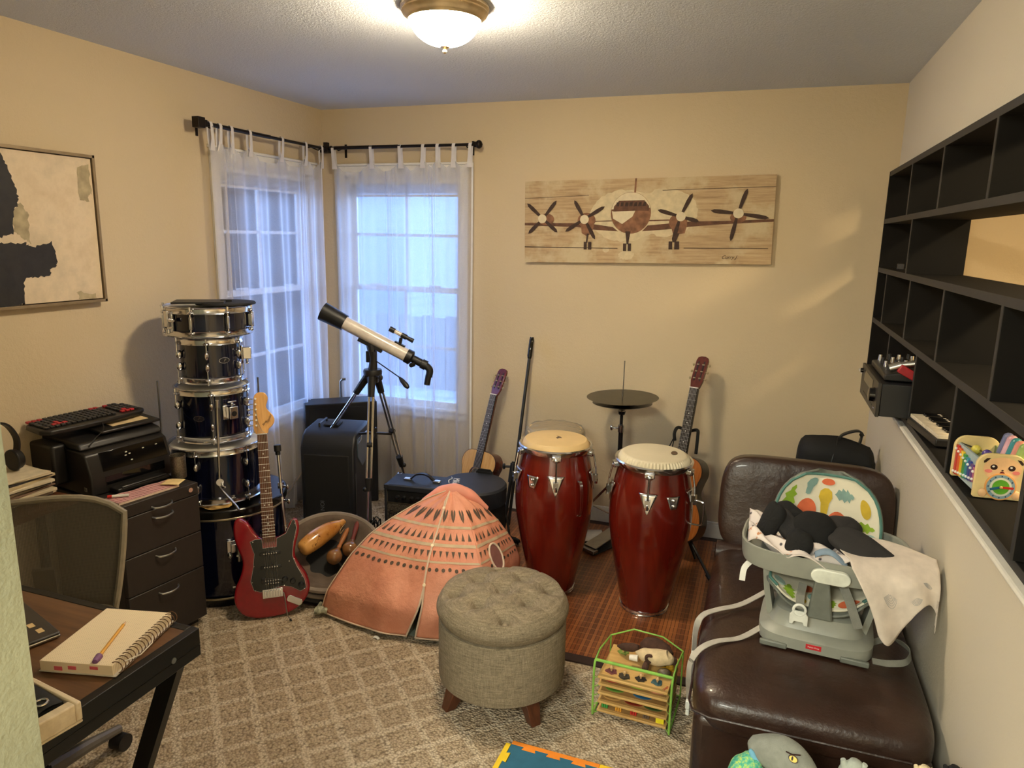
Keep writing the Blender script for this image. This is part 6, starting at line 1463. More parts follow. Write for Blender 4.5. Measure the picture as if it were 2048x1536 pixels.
heartL = [(-0.5, 0.45), (-0.3, 0.6), (-0.08, 0.35), (-0.02, 0.0), (0.0, -0.6), (-0.3, -0.25), (-0.5, 0.15)]; heartR = [(-x, y) for x, y in heartL][::-1]
circ = [(0.5 * math.cos(2 * PI * k / 12), 0.5 * math.sin(2 * PI * k / 12)) for k in range(12)]
rr = random.Random(12)
for fn, nm_ in ((Fp, 'front'), (Sp, 'side')):
    g = G()
    nU = 1.0 if fn is Fp else 0.55
    for k in range(int(19 * nU) + 1):
        u = 0.035 + k / (19 * nU) * 0.93
        if abs(u - US) < 0.02 and fn is Fp: continue
        decal(g, fn, u, 0.455 + rr.uniform(-0.004, 0.004), 0.026 / nU, 0.028, circ)
    for k in range(int(17 * nU) + 1):
        u = 0.05 + k / (17 * nU) * 0.9; s_ = rr.uniform(0.8, 1.15)
        if abs(u - US) < 0.02 and fn is Fp: continue
        decal(g, fn, u, 0.565, 0.030 * s_ / nU, 0.046, tri_dn)
    for k in range(int(14 * nU) + 1):
        u = 0.05 + k / (14 * nU) * 0.9; s_ = rr.uniform(0.75, 1.1)
        if abs(u - US) < 0.02 and fn is Fp: continue
        decal(g, fn, u, 0.690, 0.036 * s_ / nU, 0.05, tri_up)
    for k in range(int(6 * nU) + 1):
        u = 0.10 + k / (6 * nU) * 0.82
        if fn is Fp and abs(u - US) < 0.03: u += 0.05
        decal(g, fn, u, 0.815, 0.075 / nU, 0.062, heartL); decal(g, fn, u, 0.815, 0.075 / nU, 0.062, heartR)
    obj('printed_shapes', g, M_tentp, tent, smooth=False)
    g = G()
    for va, vb in ((0.50, 0.515), (0.618, 0.640), (0.745, 0.760)):
        n_ = 40
        def st_(a, b, fn=fn, va=va, vb=vb):
            p = Vector(fn(0.004 + a * 0.992, va + (vb - va) * b)); n = nrm(fn, 0.004 + a * 0.992, va)
            if n.dot(Vector((2.7, -4.0, 1.7)) - p) < 0: n = -n
            return p + n * 0.0018
        g.grid(st_, n_, 2)
    obj('printed_stripes', g, M_tents, tent)
P_ = catmull([(1.330, -1.285, 0.490), (1.400, -1.262, 0.535), (1.470, -1.255, 0.556), (1.540, -1.235, 0.540), (1.610, -1.190, 0.470)], 6)
R_ = [0.010 + 0.024 * math.sin(PI * i / (len(P_) - 1)) + 0.0015 * math.sin(i * 1.1) for i in range(len(P_))]
g = G(); g.tube(P_, R_, 20); obj('folded_top', g, mat('pink_tent_fabric', (222, 146, 126), 0.6, var=0.08, scale=8), tent, angle=80)
# mesh window on the side panel
c = Sp(0.34, 0.50); n = nrm(Sp, 0.34, 0.5); n = n if n.dot(Vector((2.7, -4.0, 1.7)) - c) > 0 else -n
n = (n + Vector((0.1, -0.5, 0.1))).normalized(); F = face_frame(c + n * 0.016, n, (0, 0, 1))
g = G(); g.M = F; outline_poly(g, [(0.034 * math.cos(2 * PI * k / 24), 0.058 * math.sin(2 * PI * k / 24)) for k in range(24)], Matrix.Identity(4)); wdw = obj('window_mesh', g, mat('window_shade', (120, 76, 70), 0.7), tent, smooth=False)
g = G(); g.M = F; g.tube([(0.036 * math.cos(2 * PI * k / 24), 0.060 * math.sin(2 * PI * k / 24), 0.001) for k in range(24)], 0.0045, 6, closed=True); obj('window_trim', g, M_trimc, wdw)
# rolled grey-green tent corner
g = G(); g.grid(lambda a, b: (0.93 + 0.065 * a + 0.015 * math.cos(a * 5), -1.545 - 0.03 * math.sin(a * 3) + 0.022 * math.cos(2 * PI * b), 0.030 + 0.020 * math.sin(2 * PI * b) * (1 - 0.3 * a) + 0.004 * math.sin(a * 25 + b * 9)), 14, 14, cv=True); obj('rolled_corner', g, mat('mottled_lining', (152, 152, 132), 0.8, var=0.25, scale=60), tent)
g = G(); g.grid(lambda a, b: (1.275 + 0.028 * a, -1.648 + 0.02 * b + 0.004 * math.sin(a * 4), 0.004 + 0.003 * math.sin(a * 3 + b)), 6, 6); obj('care_tag', g, M_white, tent, solid=0.0006)

# ================================================================== TUFTED OTTOMAN
t = NT('linen_taupe'); v = t.coord('Object')
w1 = t.noise(t.coord('Object', (1, 1, 14)), 24, 3, 0.7); w2 = t.noise(t.coord('Object', (8, 8, 1)), 30, 3, 0.7); w3 = t.noise(v, 320, 2)
mixn = t.math('ADD', t.math('MULTIPLY', w1, 0.5), t.math('ADD', t.math('MULTIPLY', w2, 0.35), t.math('MULTIPLY', w3, 0.25)))
t.color(t.ramp(mixn, (0.38, lin((92, 82, 66))), (0.55, lin((128, 116, 96))), (0.72, lin((158, 146, 124))))); t.set(0.85, spec=0.2); t.bump(mixn, 0.5, 0.003); M_linen = t.m
ot = thing('tufted_ottoman', 'round taupe button-tufted ottoman with short wooden legs', 'ottoman', (1.905, -1.775, 0))
OR = 0.236
g = G(); g.lathe([(0, 0.08), (OR - 0.012, 0.08), (OR - 0.002, 0.088), (OR, 0.10), (OR, 0.305), (OR - 0.004, 0.312), (OR - 0.02, 0.314), (0, 0.314)], 80); obj('base', g, M_linen, ot)
A_, B_ = Vector((0.115, -0.048)), Vector((0.044, 0.122))
btn = [A_ * i + B_ * j for i in (-1, 0, 1) for j in (-1, 0, 1)]
segs = []
for i in (-1, 0, 1):
    for j in (-1, 0, 1):
        p = A_ * i + B_ * j
        for q in ((i + 1, j), (i, j + 1)):
            if max(abs(q[0]), abs(q[1])) <= 1: segs.append((p, A_ * q[0] + B_ * q[1]))
        if abs(i) == 1 or abs(j) == 1:
            if abs(i) == 1: segs.append((p, p + A_ * i * 1.6))
            if abs(j) == 1: segs.append((p, p + B_ * j * 1.6))
def dseg(x, y, s_):
    a, b = s_; ab = b - a; t_ = max(0, min(1, ((x - a.x) * ab.x + (y - a.y) * ab.y) / ab.length_squared)); return math.hypot(x - a.x - ab.x * t_, y - a.y - ab.y * t_)
def lid(u, w):
    a = 2 * PI * u
    # w 0 centre .. 0.7 top edge .. 1 bottom of lid
    if w < 0.72:
        r = (OR - 0.010) * w / 0.72; z = 0.425
        k_ = (r / OR); z -= 0.030 * k_ ** 4
    else:
        q = (w - 0.72) / 0.28; r = OR - 0.010 + 0.018 * math.sin(q * PI) ; z = 0.395 - 0.078 * q - 0.0
    x, y = r * math.cos(a), r * math.sin(a)
    if w < 0.9:
        dep = 0.0
        for b in btn:
            d = math.hypot(x - b.x, y - b.y); dep = max(dep, 0.026 * math.exp(-(d / 0.018) ** 2) + 0.022 * math.exp(-(d / 0.046) ** 2))
        cr = min(dseg(x, y, s_) for s_ in segs); dep += 0.0045 * math.exp(-(cr / 0.005) ** 2) * (1 if w < 0.72 else max(0, 1 - (w - 0.72) / 0.2))
        z -= dep
    return (x, y, z)
g = G(); g.grid(lid, 160, 84, cu=True); obj('lid', g, M_linen, ot, angle=80)
for b in btn:
    rb = math.hypot(b.x, b.y); g = G(); g.sph((b.x, b.y, 0.425 - 0.030 * (rb / OR) ** 4 - 0.0425), (0.0120, 0.0120, 0.0085), 14, 8); obj('button', g, M_linen, ot)
M_oleg = wood('ottoman_leg', (64, 34, 20), (90, 50, 30), 0.35, 2, 'Z')
for a in (-2.25, -0.68, 0.89, 2.46):
    c, s2 = math.cos(a), math.sin(a); g = G(); R3 = Matrix.Rotation(a, 4, 'Z'); g.M = R3
    g.add([(0.155, -0.030, 0.082), (0.215, -0.030, 0.082), (0.215, 0.030, 0.082), (0.155, 0.030, 0.082), (0.205, -0.019, 0.0), (0.243, -0.019, 0.0), (0.243, 0.019, 0.0), (0.205, 0.019, 0.0)], [(0, 1, 2, 3), (7, 6, 5, 4), (0, 4, 5, 1), (1, 5, 6, 2), (2, 6, 7, 3), (3, 7, 4, 0)])
    obj('leg', g, M_oleg, ot, bevel=0.003)

# ================================================================== PUZZLE RACK AND PLUSH PUPPY
M_ply = wood('puzzle_wood', (190, 148, 84), (216, 178, 112), 0.5, 2, 'X'); M_plyd = wood('puzzle_inner', (150, 112, 62), (172, 134, 80), 0.6, 2, 'X')
M_grn = mat('green_wire', (132, 186, 78), 0.35, coat=0.3)
rk = thing('puzzle_rack', 'green wire rack on the carpet holding wooden puzzles', 'puzzle rack', (2.405, -1.685, 0.0), math.radians(-3))
x0_, x1_, y0_, y1_ = -0.137, 0.137, -0.10, 0.115
for x in (x0_, x1_):
    g = G(); g.tube(catmull([(x, y0_ - 0.015, 0.004), (x, y0_ - 0.02, 0.05), (x, y0_ - 0.02, 0.185), (x, y0_ - 0.005, 0.215)], 5), 0.0042, 8); g.tube([(x, y1_, 0.0045), (x, y1_, 0.19)], 0.003, 8); g.tube([(x, y0_ - 0.015, 0.0045), (x, y1_, 0.0045)], 0.0035, 8)
    g.tube([(x, y1_, 0.19), (x, y0_ + 0.05, 0.225), (x, y0_ - 0.005, 0.215)], 0.0032, 8)
    for k in range(5): g.tube([(x, y0_ - 0.02, 0.0098 + k * 0.035), (x - math.copysign(0.014, x), y0_ + 0.0, 0.0098 + k * 0.035), (x - math.copysign(0.014, x), y1_, 0.0098 + k * 0.035)], 0.0018, 5)
    obj('side_frame', g, M_grn, rk)
g = G(); g.tube([(x0_, y0_ - 0.005, 0.215), (x1_, y0_ - 0.005, 0.215)], 0.0055, 10); g.tube([(x0_, y1_, 0.0045), (x1_, y1_, 0.0045)], 0.003, 8); g.tube([(x0_, y1_, 0.19), (-0.05, y1_, 0.235), (0.06, y1_, 0.23), (x1_, y1_, 0.19)], 0.003, 8); obj('cross_bar', g, M_grn, rk)
pzc = [('brown', 0.012), ('b', 0.047), ('c', 0.082), ('d', 0.117), ('e', 0.152)]
labs = ['wooden puzzle tray with small peg pieces at the bottom of the green rack', 'wooden puzzle tray just above the lowest in the green rack', 'wooden puzzle tray with blue piece in the middle of the green rack', 'wooden puzzle tray with red and green pieces under the top one', 'wooden animal puzzle board on top of the green rack under the plush']
pcol = [[((60, 150, 70), -0.10), ((214, 150, 50), -0.05), ((176, 30, 30), 0.005), ((96, 80, 66), 0.05), ((236, 220, 40), 0.10)], [((180, 140, 80), -0.08), ((120, 40, 24), 0.0), ((60, 80, 40), 0.07)], [((86, 130, 50), -0.07), ((36, 90, 130), 0.03)], [((150, 40, 40), -0.08), ((130, 160, 50), 0.01), ((196, 130, 100), 0.08)], []]
for k, (nm_, z) in enumerate(pzc):
    pz = thing('wooden_puzzle', labs[k], 'puzzle', (2.405, -1.685, 0.0), math.radians(-3), 'puzzles in the green rack')
    yo = -0.012 * (k == 4) ; xw = 0.124
    g = G(); g.bb(-xw, xw, y0_ - 0.006 + yo, y1_ - 0.008, z, z + 0.009); obj('board', g, M_ply, pz, bevel=0.002)
    if k < 4:
        g = G(); g.bb(-xw + 0.008, xw - 0.008, y0_ + 0.006, y1_ - 0.014, z + 0.009, z + 0.0098); obj('recess', g, M_plyd, pz)
        for c, xx in pcol[k]:
            g = G()
            if k == 0:
                if c[0] == 236: g.bb(xx - 0.014, xx + 0.014, y0_ + 0.004, y0_ + 0.03, z + 0.0099, z + 0.030)
                else:
                    for q in (-0.008, 0.0, 0.008): g.bb(xx + q - 0.003, xx + q + 0.003, y0_ + 0.01, y0_ + 0.03, z + 0.0099, z + 0.026 + q * 0.3)
            else: g.lathe([(0.0, 0), (0.032, 0), (0.032, 0.004), (0, 0.004)], 20, M=Matrix.Translation((xx, y0_ + 0.034, z + 0.0099)) @ Matrix.Diagonal((1.1, 0.62, 1, 1)))
            obj('puzzle_piece', g, mat('piece_%d_%d_%d' % c, c, 0.4), pz)
    else:
        for j, (xx, yy_, c) in enumerate([(-0.085, -0.075, (104, 56, 60)), (-0.035, -0.085, (60, 54, 44)), (0.022, -0.078, (40, 36, 32)), (0.080, -0.075, (52, 86, 96)), (-0.075, 0.06, (110, 130, 60)), (0.085, 0.055, (150, 50, 30)), (0.10, 0.02, (200, 150, 40))]):
            rr = random.Random(j + 40); g = G(); pts = [(xx + (0.021 + rr.uniform(-0.006, 0.004)) * math.cos(2 * PI * q / 14), yy_ + (0.016 + rr.uniform(-0.005, 0.004)) * math.sin(2 * PI * q / 14)) for q in range(14)]
            g.prism(pts, z + 0.009, z + 0.014, 'XY'); pc_ = obj('animal_piece', g, mat('animal_%d' % j, c, 0.5, var=0.3, scale=80), pz)
            g = G(); g.cyl((xx, yy_, z + 0.014), (xx, yy_, z + 0.022), 0.003); g.sph((xx, yy_, z + 0.026), 0.007, 12, 8); obj('peg', g, mat('peg_wood', (196, 160, 110), 0.5), pc_)
        text('brand_lettering', 'Hape', mat('red_print', (170, 40, 30), 0.6), pz, face_frame((0.112, -0.092, z + 0.0095), (0, 0, 1), (-0.9, 0.3, 0)), 0.014)
M_plb = mat('brown_plush', (70, 46, 34), 0.95, var=0.15, scale=40, bump=0.7, bscale=260); M_plc = mat('cream_plush', (206, 184, 146), 0.95, var=0.08, scale=40, bump=0.7, bscale=260)
pup = thing('plush_toy', 'brown and cream floppy plush dog lying on the wooden puzzles', 'plush toy', (2.425, -1.665, 0.178), math.radians(-10))
def soft(name, pts, rs, m, par, n=18):
    """a stuffed limb or body: one continuous swept skin through points with varying radius"""
    P = catmull(pts, 6); k = (len(rs) - 1) / (len(P) - 1); R = []
    for i in range(len(P)):
        f = i * k; a = int(min(f, len(rs) - 2)); t_ = f - a; t_ = t_ * t_ * (3 - 2 * t_); R.append(rs[a] * (1 - t_) + rs[a + 1] * t_)
    g = G(); g.tube(P, R, n); return obj(name, g, m, par, angle=80)
soft('body', [(-0.035, 0.035, 0.030), (0.02, 0.04, 0.036), (0.085, 0.03, 0.030)], [0.012, 0.032, 0.036, 0.030, 0.012], M_plb, pup)
soft('head', [(-0.035, -0.018, 0.032), (0.0, -0.02, 0.034), (0.045, -0.018, 0.036), (0.085, -0.01, 0.045), (0.095, -0.008, 0.055)], [0.004, 0.024, 0.030, 0.026, 0.004], M_plc, pup)
g = G(); g.tube([(0.028 + 0.014 * math.cos(a), -0.049 + 0.002, 0.040 + 0.013 * math.sin(a)) for a in [0.9 + k * 0.42 for k in range(11)]], [0.002] + [0.006] * 9 + [0.002], 8); obj('ear_patch', g, M_plb, pup)
soft('ear', [(-0.03, -0.005, 0.045), (-0.07, 0.0, 0.030), (-0.115, 0.01, 0.016)], [0.008, 0.016, 0.014, 0.004], M_plb, pup)
soft('leg', [(0.08, 0.0, 0.03), (0.098, 0.0, 0.03), (0.105, -0.005, 0.045)], [0.016, 0.015, 0.008], M_plb, pup)
soft('leg', [(0.015, -0.035, 0.018), (0.018, -0.062, 0.014), (0.02, -0.078, 0.011)], [0.010, 0.012, 0.010], M_plb, pup)
soft('muzzle', [(-0.02, -0.035, 0.02), (-0.05, -0.04, 0.018)], [0.012, 0.010], mat('white_plush', (222, 214, 200), 0.95), pup)
for k, (lab, loc_, c) in enumerate((('small patterned wooden ball toy beside the plush dog', (2.498, -1.722, 0.176), (96, 84, 66)), ('small orange and yellow wooden toy fruit beside the plush dog', (2.512, -1.675, 0.176), (224, 160, 40)))):
    g = G(); g.sph((0, 0, 0.018), (0.024, 0.018, 0.014) if k == 0 else (0.014, 0.012, 0.018), 16, 10); o = obj('toy_ball' if k == 0 else 'toy_fruit', g, mat('toyc_%d' % k, c, 0.4, var=0.35, scale=60)); o.location = loc_; tag(o, lab, 'toy')
bpy.data.objects['toy_ball'].location.z = 0.1625; bpy.data.objects['toy_fruit'].location.z = 0.161

# ================================================================== FOAM PUZZLE MAT
M_fblue = mat('blue_foam', (40, 98, 126), 0.85, var=0.04, bump=0.25, bscale=350); M_fyel = mat('yellow_foam', (238, 202, 40), 0.8, var=0.03, bump=0.2, bscale=350); M_fora = mat('orange_foam', (236, 138, 36), 0.8, var=0.03, bump=0.2, bscale=350)
FA = math.radians(-1.0); FM = Matrix.Translation((2.045, -2.055, 0.001)) @ Matrix.Rotation(FA, 4, 'Z')
def teeth(n, L, dep, inv=False):
    """tabs along an edge of length L; returns list of (s, out)"""
    pts = []
    st = L / (2 * n + 1)
    for k in range(n):
        a = st * (2 * k + 1); b = a + st
        pts += [(a + 0.002, 0), (a - 0.003, dep), (b + 0.003, dep), (b - 0.002, 0)]
    return pts
TL_, TB = 0.30, 0.03
def tile(x, y, label, n=4):
    top = teeth(3, TL_, 0.014)
    pts = [(0, 0)] + [(-0.0 - o, -s_) for s_, o in [(s_, -o) for s_, o in top]] + [(0, -TL_)] + [(TL_, -TL_)] + [(TL_, 0)] + [(TL_ - s_, -o * 1.0) for s_, o in top]
    g = G(); g.prism(pts, 0, 0.011, 'XY'); o = obj('foam_tile', g, M_fblue, bevel=0.0012); o.matrix_world = FM @ Matrix.Translation((x, y, 0)); tag(o, label, 'foam mat tile', 'blue foam mat tiles'); return o
tile(0, 0, 'blue foam mat tile with yellow left and orange top border'); tile(TL_ + 0.001, 0, 'blue foam mat tile to the right of the orange border')
def border(x, y, rot, m, label, L=TL_, w=0.018):
    pts = [(0, 0.0005)] + [(s_, 0.0005 - (o - 0.0005) * 1.0 if o else 0.0005) for s_, o in teeth(3, L, 0.0132)] + [(L, 0.0005), (L, w), (0, w)]
    g = G(); g.prism(pts, 0, 0.011, 'XY'); o = obj('foam_border', g, m, bevel=0.0012); o.matrix_world = FM @ Matrix.Translation((x, y, 0)) @ Matrix.Rotation(rot, 4, 'Z'); tag(o, label, 'foam mat border'); return o
border(0.0, 0.0, 0, M_fora, 'orange foam border strip along the top of the blue mat tile')
border(TL_ + 0.001, 0.0, 0, M_fyel, 'yellow foam border strip to the right of the orange strip')
border(-0.0005, -TL_, PI / 2, M_fyel, 'yellow foam border strip along the left of the blue mat tile', TL_)

# ================================================================== BROWN LEATHER CHAIR
t = NT('brown_leather'); v = t.coord(); n1 = t.noise(v, 7, 4, 0.6); n2 = t.noise(v, 160, 4, 0.6); t.color(t.ramp(n1, (0.3, lin((40, 24, 18))), (0.7, lin((58, 37, 28))))); t.set(0.36, coat=0.15, spec=0.5)
t.bump(t.math('ADD', t.math('MULTIPLY', n1, 1.2), t.math('MULTIPLY', n2, 0.12)), 0.6, 0.012); M_leather = t.m
sf = thing('leather_chair', 'dark brown armless leather lounge chair against the half wall', 'lounge chair', (0, 0, 0))
sx0, sx1 = 2.612, 3.262
def cushion(g, x0, x1, y0, y1, z0, z1, r, top=0.012, n=22, ez=3.2):
    """rounded, slightly crowned pad"""
    cx, cy, cz = (x0 + x1) / 2, (y0 + y1) / 2, (z0 + z1) / 2; hx_, hy_, hz_ = (x1 - x0) / 2, (y1 - y0) / 2, (z1 - z0) / 2
    k_ = 0.22
    def f(u, w):
        a = 2 * PI * u; b = -PI / 2 + PI * w
        def se(c, e): return math.copysign(abs(c) ** e, c)
        cb = abs(math.cos(b)) ** 0.25; sb = se(math.sin(b), 0.6)
        x = hx_ * cb * se(math.cos(a), k_); y = hy_ * cb * se(math.sin(a), k_); z = hz_ * sb
        if z > 0: z += top * (1 - (x / hx_) ** 2) * (1 - (y / hy_) ** 2)
        return (cx + x, cy + y, cz + z)
    g.grid(f, 96, n, cu=True)
g = G(); cushion(g, sx0, sx1, -2.165, -1.02, 0.27, 0.436, 0.06, n=28); obj('seat_cushion', g, M_leather, sf, angle=80)
g = G(); g.bb(sx0 + 0.015, sx1 - 0.015, -2.155, -1.05, 0.07, 0.35); obj('seat_base', g, M_leather, sf, bevel=0.03, segs=4)
g = G(); ys_, zs_ = -2.160, 0.355; g.tube([(sx0 + 0.02, -1.2, zs_), (sx0 - 0.001, -1.3, zs_), (sx0 - 0.001, -2.10, zs_), (sx0 + 0.012, -2.145, zs_), (sx0 + 0.06, ys_ - 0.004, zs_), (sx1 - 0.075, ys_ - 0.004, zs_)], 0.004, 6); obj('seat_piping', g, M_leather, sf)
# back: slab leaning slightly, fold roll at its foot
BM = Matrix.Translation((0, -1.115, 0.415)) @ Matrix.Rotation(math.radians(-9), 4, 'X')
g = G(); g.M = BM; cushion(g, sx0, sx1 + 0.015, 0.0, 0.135, 0.0, 0.40, 0.05, 0.006, n=30); obj('backrest', g, M_leather, sf, angle=80)
g = G(); g.tube([(sx0 + 0.006, -1.10, 0.40), (sx1 - 0.006, -1.10, 0.40)], 0.045, 16); g.sph((sx0 + 0.008, -1.10, 0.40), (0.010, 0.040, 0.040)); obj('hinge_roll', g, M_leather, sf)
g = G(); g.cyl((sx0 - 0.004, -1.10, 0.40), (sx0 + 0.004, -1.10, 0.40), 0.009, n=16); obj('side_button', g, M_leather, sf)
for x in (sx0 + 0.06, sx1 - 0.06):
    for y in (-2.12, -1.12):
        g = G(); g.cyl((x, y, 0.0 if y < -1.6 else 0.0085), (x, y, 0.075), 0.022, n=20); obj('foot', g, M_black, sf)

# black bag behind the chair
bg = thing('black_bag', 'black padded instrument bag with top handle behind the leather chair', 'bag', (3.095, -0.52, 0))
def bagf(u, w):
    a = 2 * PI * u; b = w; se = lambda c, e: math.copysign(abs(c) ** e, c)
    hw = 0.178 * (0.92 + 0.08 * math.sin(b * PI)) ; hd_ = 0.085
    if b > 0.9: q = (b - 0.9) / 0.1; f = math.sqrt(max(0, 1 - q * q)); hw *= 0.86 + 0.14 * f; hd_ *= f
    x = hw * se(math.cos(a), 0.5); z = 0.785 * b + (0.02 * (1 - (x / 0.18) ** 2) * max(0, b - 0.8) * 5) - 0.035 * max(0, x / 0.18) * (b > 0.9)
    return (x, hd_ * se(math.sin(a), 0.6) + 0.004 * math.sin(a * 5 + b * 9), z)
g = G(); g.grid(bagf, 56, 44, cu=True); obj('body', g, mat('black_nylon', (12, 12, 13), 0.75, bump=0.5, bscale=60), bg, angle=80)
g = G(); g.tube(catmull([(0.0, -0.01, 0.78), (0.02, -0.01, 0.815), (0.075, -0.005, 0.838), (0.10, 0.0, 0.826), (0.095, 0.0, 0.775)], 6), 0, flat=(0.012, 0.004), up=(0, 0, 1)); obj('handle', g, M_black, bg)
g = G(); g.tube(catmull([(-0.03, -0.088, 0.62), (-0.02, -0.085, 0.72), (0.0, -0.03, 0.80), (0.01, 0.05, 0.79)], 5), 0.003, 6); obj('zipper', g, M_black, bg)

# ================================================================== BABY BOOSTER SEAT
M_bgrey = mat('booster_grey', (146, 148, 138), 0.4, var=0.02); M_bgrey2 = mat('booster_dark_grey', (112, 116, 108), 0.45)
bs = thing('baby_booster_seat', 'grey baby booster seat with fruit print pad strapped to the leather chair', 'booster seat', (2.965, -1.725, 0.447), math.radians(-5))
def supel(a, hx_, hy_, e=0.45):
    c, s_ = math.cos(a), math.sin(a); return (hx_ * math.copysign(abs(c) ** e, c), hy_ * math.copysign(abs(s_) ** e, s_))
def loft(g, rows, n=64, e=0.45, cap=True):
    o = len(g.v); vs = []
    for hx_, hy_, z, cx, cy in rows:
        for k in range(n): x, y = supel(2 * PI * k / n, hx_, hy_, e); vs.append((x + cx, y + cy, z))
    fs = [(r * n + k, r * n + (k + 1) % n, (r + 1) * n + (k + 1) % n, (r + 1) * n + k) for r in range(len(rows) - 1) for k in range(n)]
    if cap: fs += [tuple(range(n - 1, -1, -1)), tuple(range((len(rows) - 1) * n, len(rows) * n))]
    g.add(vs, fs)
g = G(); loft(g, [(0.155, 0.145, 0.0, 0, 0), (0.168, 0.158, 0.006, 0, 0), (0.168, 0.158, 0.040, 0, 0), (0.158, 0.148, 0.052, 0, 0), (0.140, 0.132, 0.060, 0, 0.0), (0.132, 0.124, 0.075, 0, 0), (0.122, 0.118, 0.104, 0, 0.0), (0.114, 0.110, 0.110, 0, 0)]); base_ = obj('base', g, M_bgrey, bs)
for sx_ in (-1, 1):
    g = G(); g.bb(sx_ * 0.115 - 0.04, sx_ * 0.115 + 0.04, -0.163, -0.150, 0.0, 0.018); obj('base_foot', g, M_bgrey2, base_, bevel=0.004)
g = G(); g.bb(-0.022, 0.022, -0.1592, -0.1575, 0.018, 0.034); lb = obj('brand_badge', g, mat('badge_red', (196, 36, 44), 0.4), bs, bevel=0.0006)
text('brand_lettering', 'Fisher-Price', M_white, bs, face_frame((0, -0.1595, 0.026), (0, -1, 0), (0, 0, 1)), 0.0068, 0, 0.0002)
# bucket shell: from under the thighs up the back
def shellf(u, w, off=0.0):
    """u across -1..1, w along the profile 0 front .. 1 top of back"""
    prof = [(-0.128, 0.122), (-0.085, 0.150), (0.03, 0.150), (0.11, 0.170), (0.165, 0.235), (0.205, 0.33), (0.252, 0.470)]
    f = w * (len(prof) - 1); i = int(min(f, len(prof) - 2)); t_ = f - i
    y = prof[i][0] * (1 - t_) + prof[i + 1][0] * t_; z = prof[i][1] * (1 - t_) + prof[i + 1][1] * t_
    hw = 0.145 + 0.035 * w
    if w > 0.72: q = (w - 0.72) / 0.28; hw *= math.sqrt(max(0.0, 1 - (q * 0.985) ** 3.2)) * 1.0
    if w < 0.12: hw *= 0.8 + 0.2 * w / 0.12
    x = u * hw; side = 0.055 * abs(u) ** 3 * (1 - 0.55 * w)
    if w < 0.55: z += side
    else: y -= side * 0.9
    return Vector((x, y, z)) + Vector((0, -off * w, off * (1 - w)))
g = G(); g.grid(lambda a, b: shellf(-1 + 2 * a, b), 28, 44); obj('seat_shell', g, M_bgrey2, bs, solid=0.008)
t = NT('fruit_pad_fabric'); v = t.coord(); t.color(lin((226, 220, 198))); t.set(0.85); t.bump(t.noise(v, 14, 3), 0.5, 0.01); M_pad = t.m
M_teal = mat('teal_piping', (84, 128, 120), 0.8)
def padf(u, w): return shellf(u * 0.97, 0.03 + w * 0.955, 0.012)
g = G(); g.grid(lambda a, b: padf(-1 + 2 * a, b), 30, 44); pad = obj('seat_pad', g, M_pad, bs, solid=0.006)
edge = [padf(-1, k / 30) for k in range(31)] + [padf(-1 + 2 * k / 16, 1) for k in range(1, 16)] + [padf(1, 1 - k / 30) for k in range(31)]
g = G(); g.tube(edge, 0.005, 6); obj('piping', g, M_teal, pad)
def pdec(name, cu, cw, shape, su, sw_, c, off=0.0022):
    g = G(); cc_ = padf(cu, cw); du = padf(cu + 0.02, cw) - padf(cu - 0.02, cw); dw = padf(cu, min(0.999, cw + 0.02)) - padf(cu, cw - 0.02); n = du.cross(dw).normalized()
    if n.y > 0 and cw > 0.5: n = -n
    if cw <= 0.5 and n.z < 0: n = -n
    vs = []
    # fan of small quads so that the print follows the pad
    pts = [(cu + x * su, cw + y * sw_) for x, y in shape]
    ctr = (cu, cw); rings = 4
    vs = [padf(ctr[0], ctr[1]) + n * off]
    for r in range(1, rings + 1):
        for (a, b) in pts: q = r / rings; uu_, ww_ = ctr[0] + (a - ctr[0]) * q, ctr[1] + (b - ctr[1]) * q; vs.append(padf(max(-0.97, min(0.97, uu_)), max(0.01, min(0.985, ww_))) + n * off)
    N = len(pts); fs = [(0, 1 + k, 1 + (k + 1) % N) for k in range(N)]
    for r in range(rings - 1): fs += [(1 + r * N + k, 1 + (r + 1) * N + k, 1 + (r + 1) * N + (k + 1) % N, 1 + r * N + (k + 1) % N) for k in range(N)]
    g.add(vs, fs); return obj(name, g, mat('print_%d_%d_%d' % c, c, 0.85, var=0.06), pad)
C16 = [(math.cos(2 * PI * k / 20), math.sin(2 * PI * k / 20)) for k in range(20)]
pear = [(0, 1.5), (0.4, 1.35), (0.5, 0.8), (0.55, 0.3), (0.95, -0.3), (0.85, -0.95), (0.3, -1.25), (-0.3, -1.25), (-0.85, -0.95), (-0.95, -0.3), (-0.55, 0.3), (-0.5, 0.8), (-0.4, 1.35)][::-1]
pear = [(x, -y) for x, y in pear][::-1]
leaf = [(0, 1.6), (0.35, 1.3), (0.3, 1.0), (0.85, 0.7), (0.5, 0.4), (0.9, -0.1), (0.5, -0.4), (0.7, -0.9), (0.2, -1.3), (0, -1.6), (-0.2, -1.3), (-0.7, -0.9), (-0.5, -0.4), (-0.9, -0.1), (-0.5, 0.4), (-0.85, 0.7), (-0.3, 1.0), (-0.35, 1.3)]
leafh = [(y, x) for x, y in leaf]
ORG, YEL, LIM, SLT, SLT2 = (214, 106, 66), (202, 172, 52), (142, 176, 48), (128, 160, 154), (160, 186, 178)
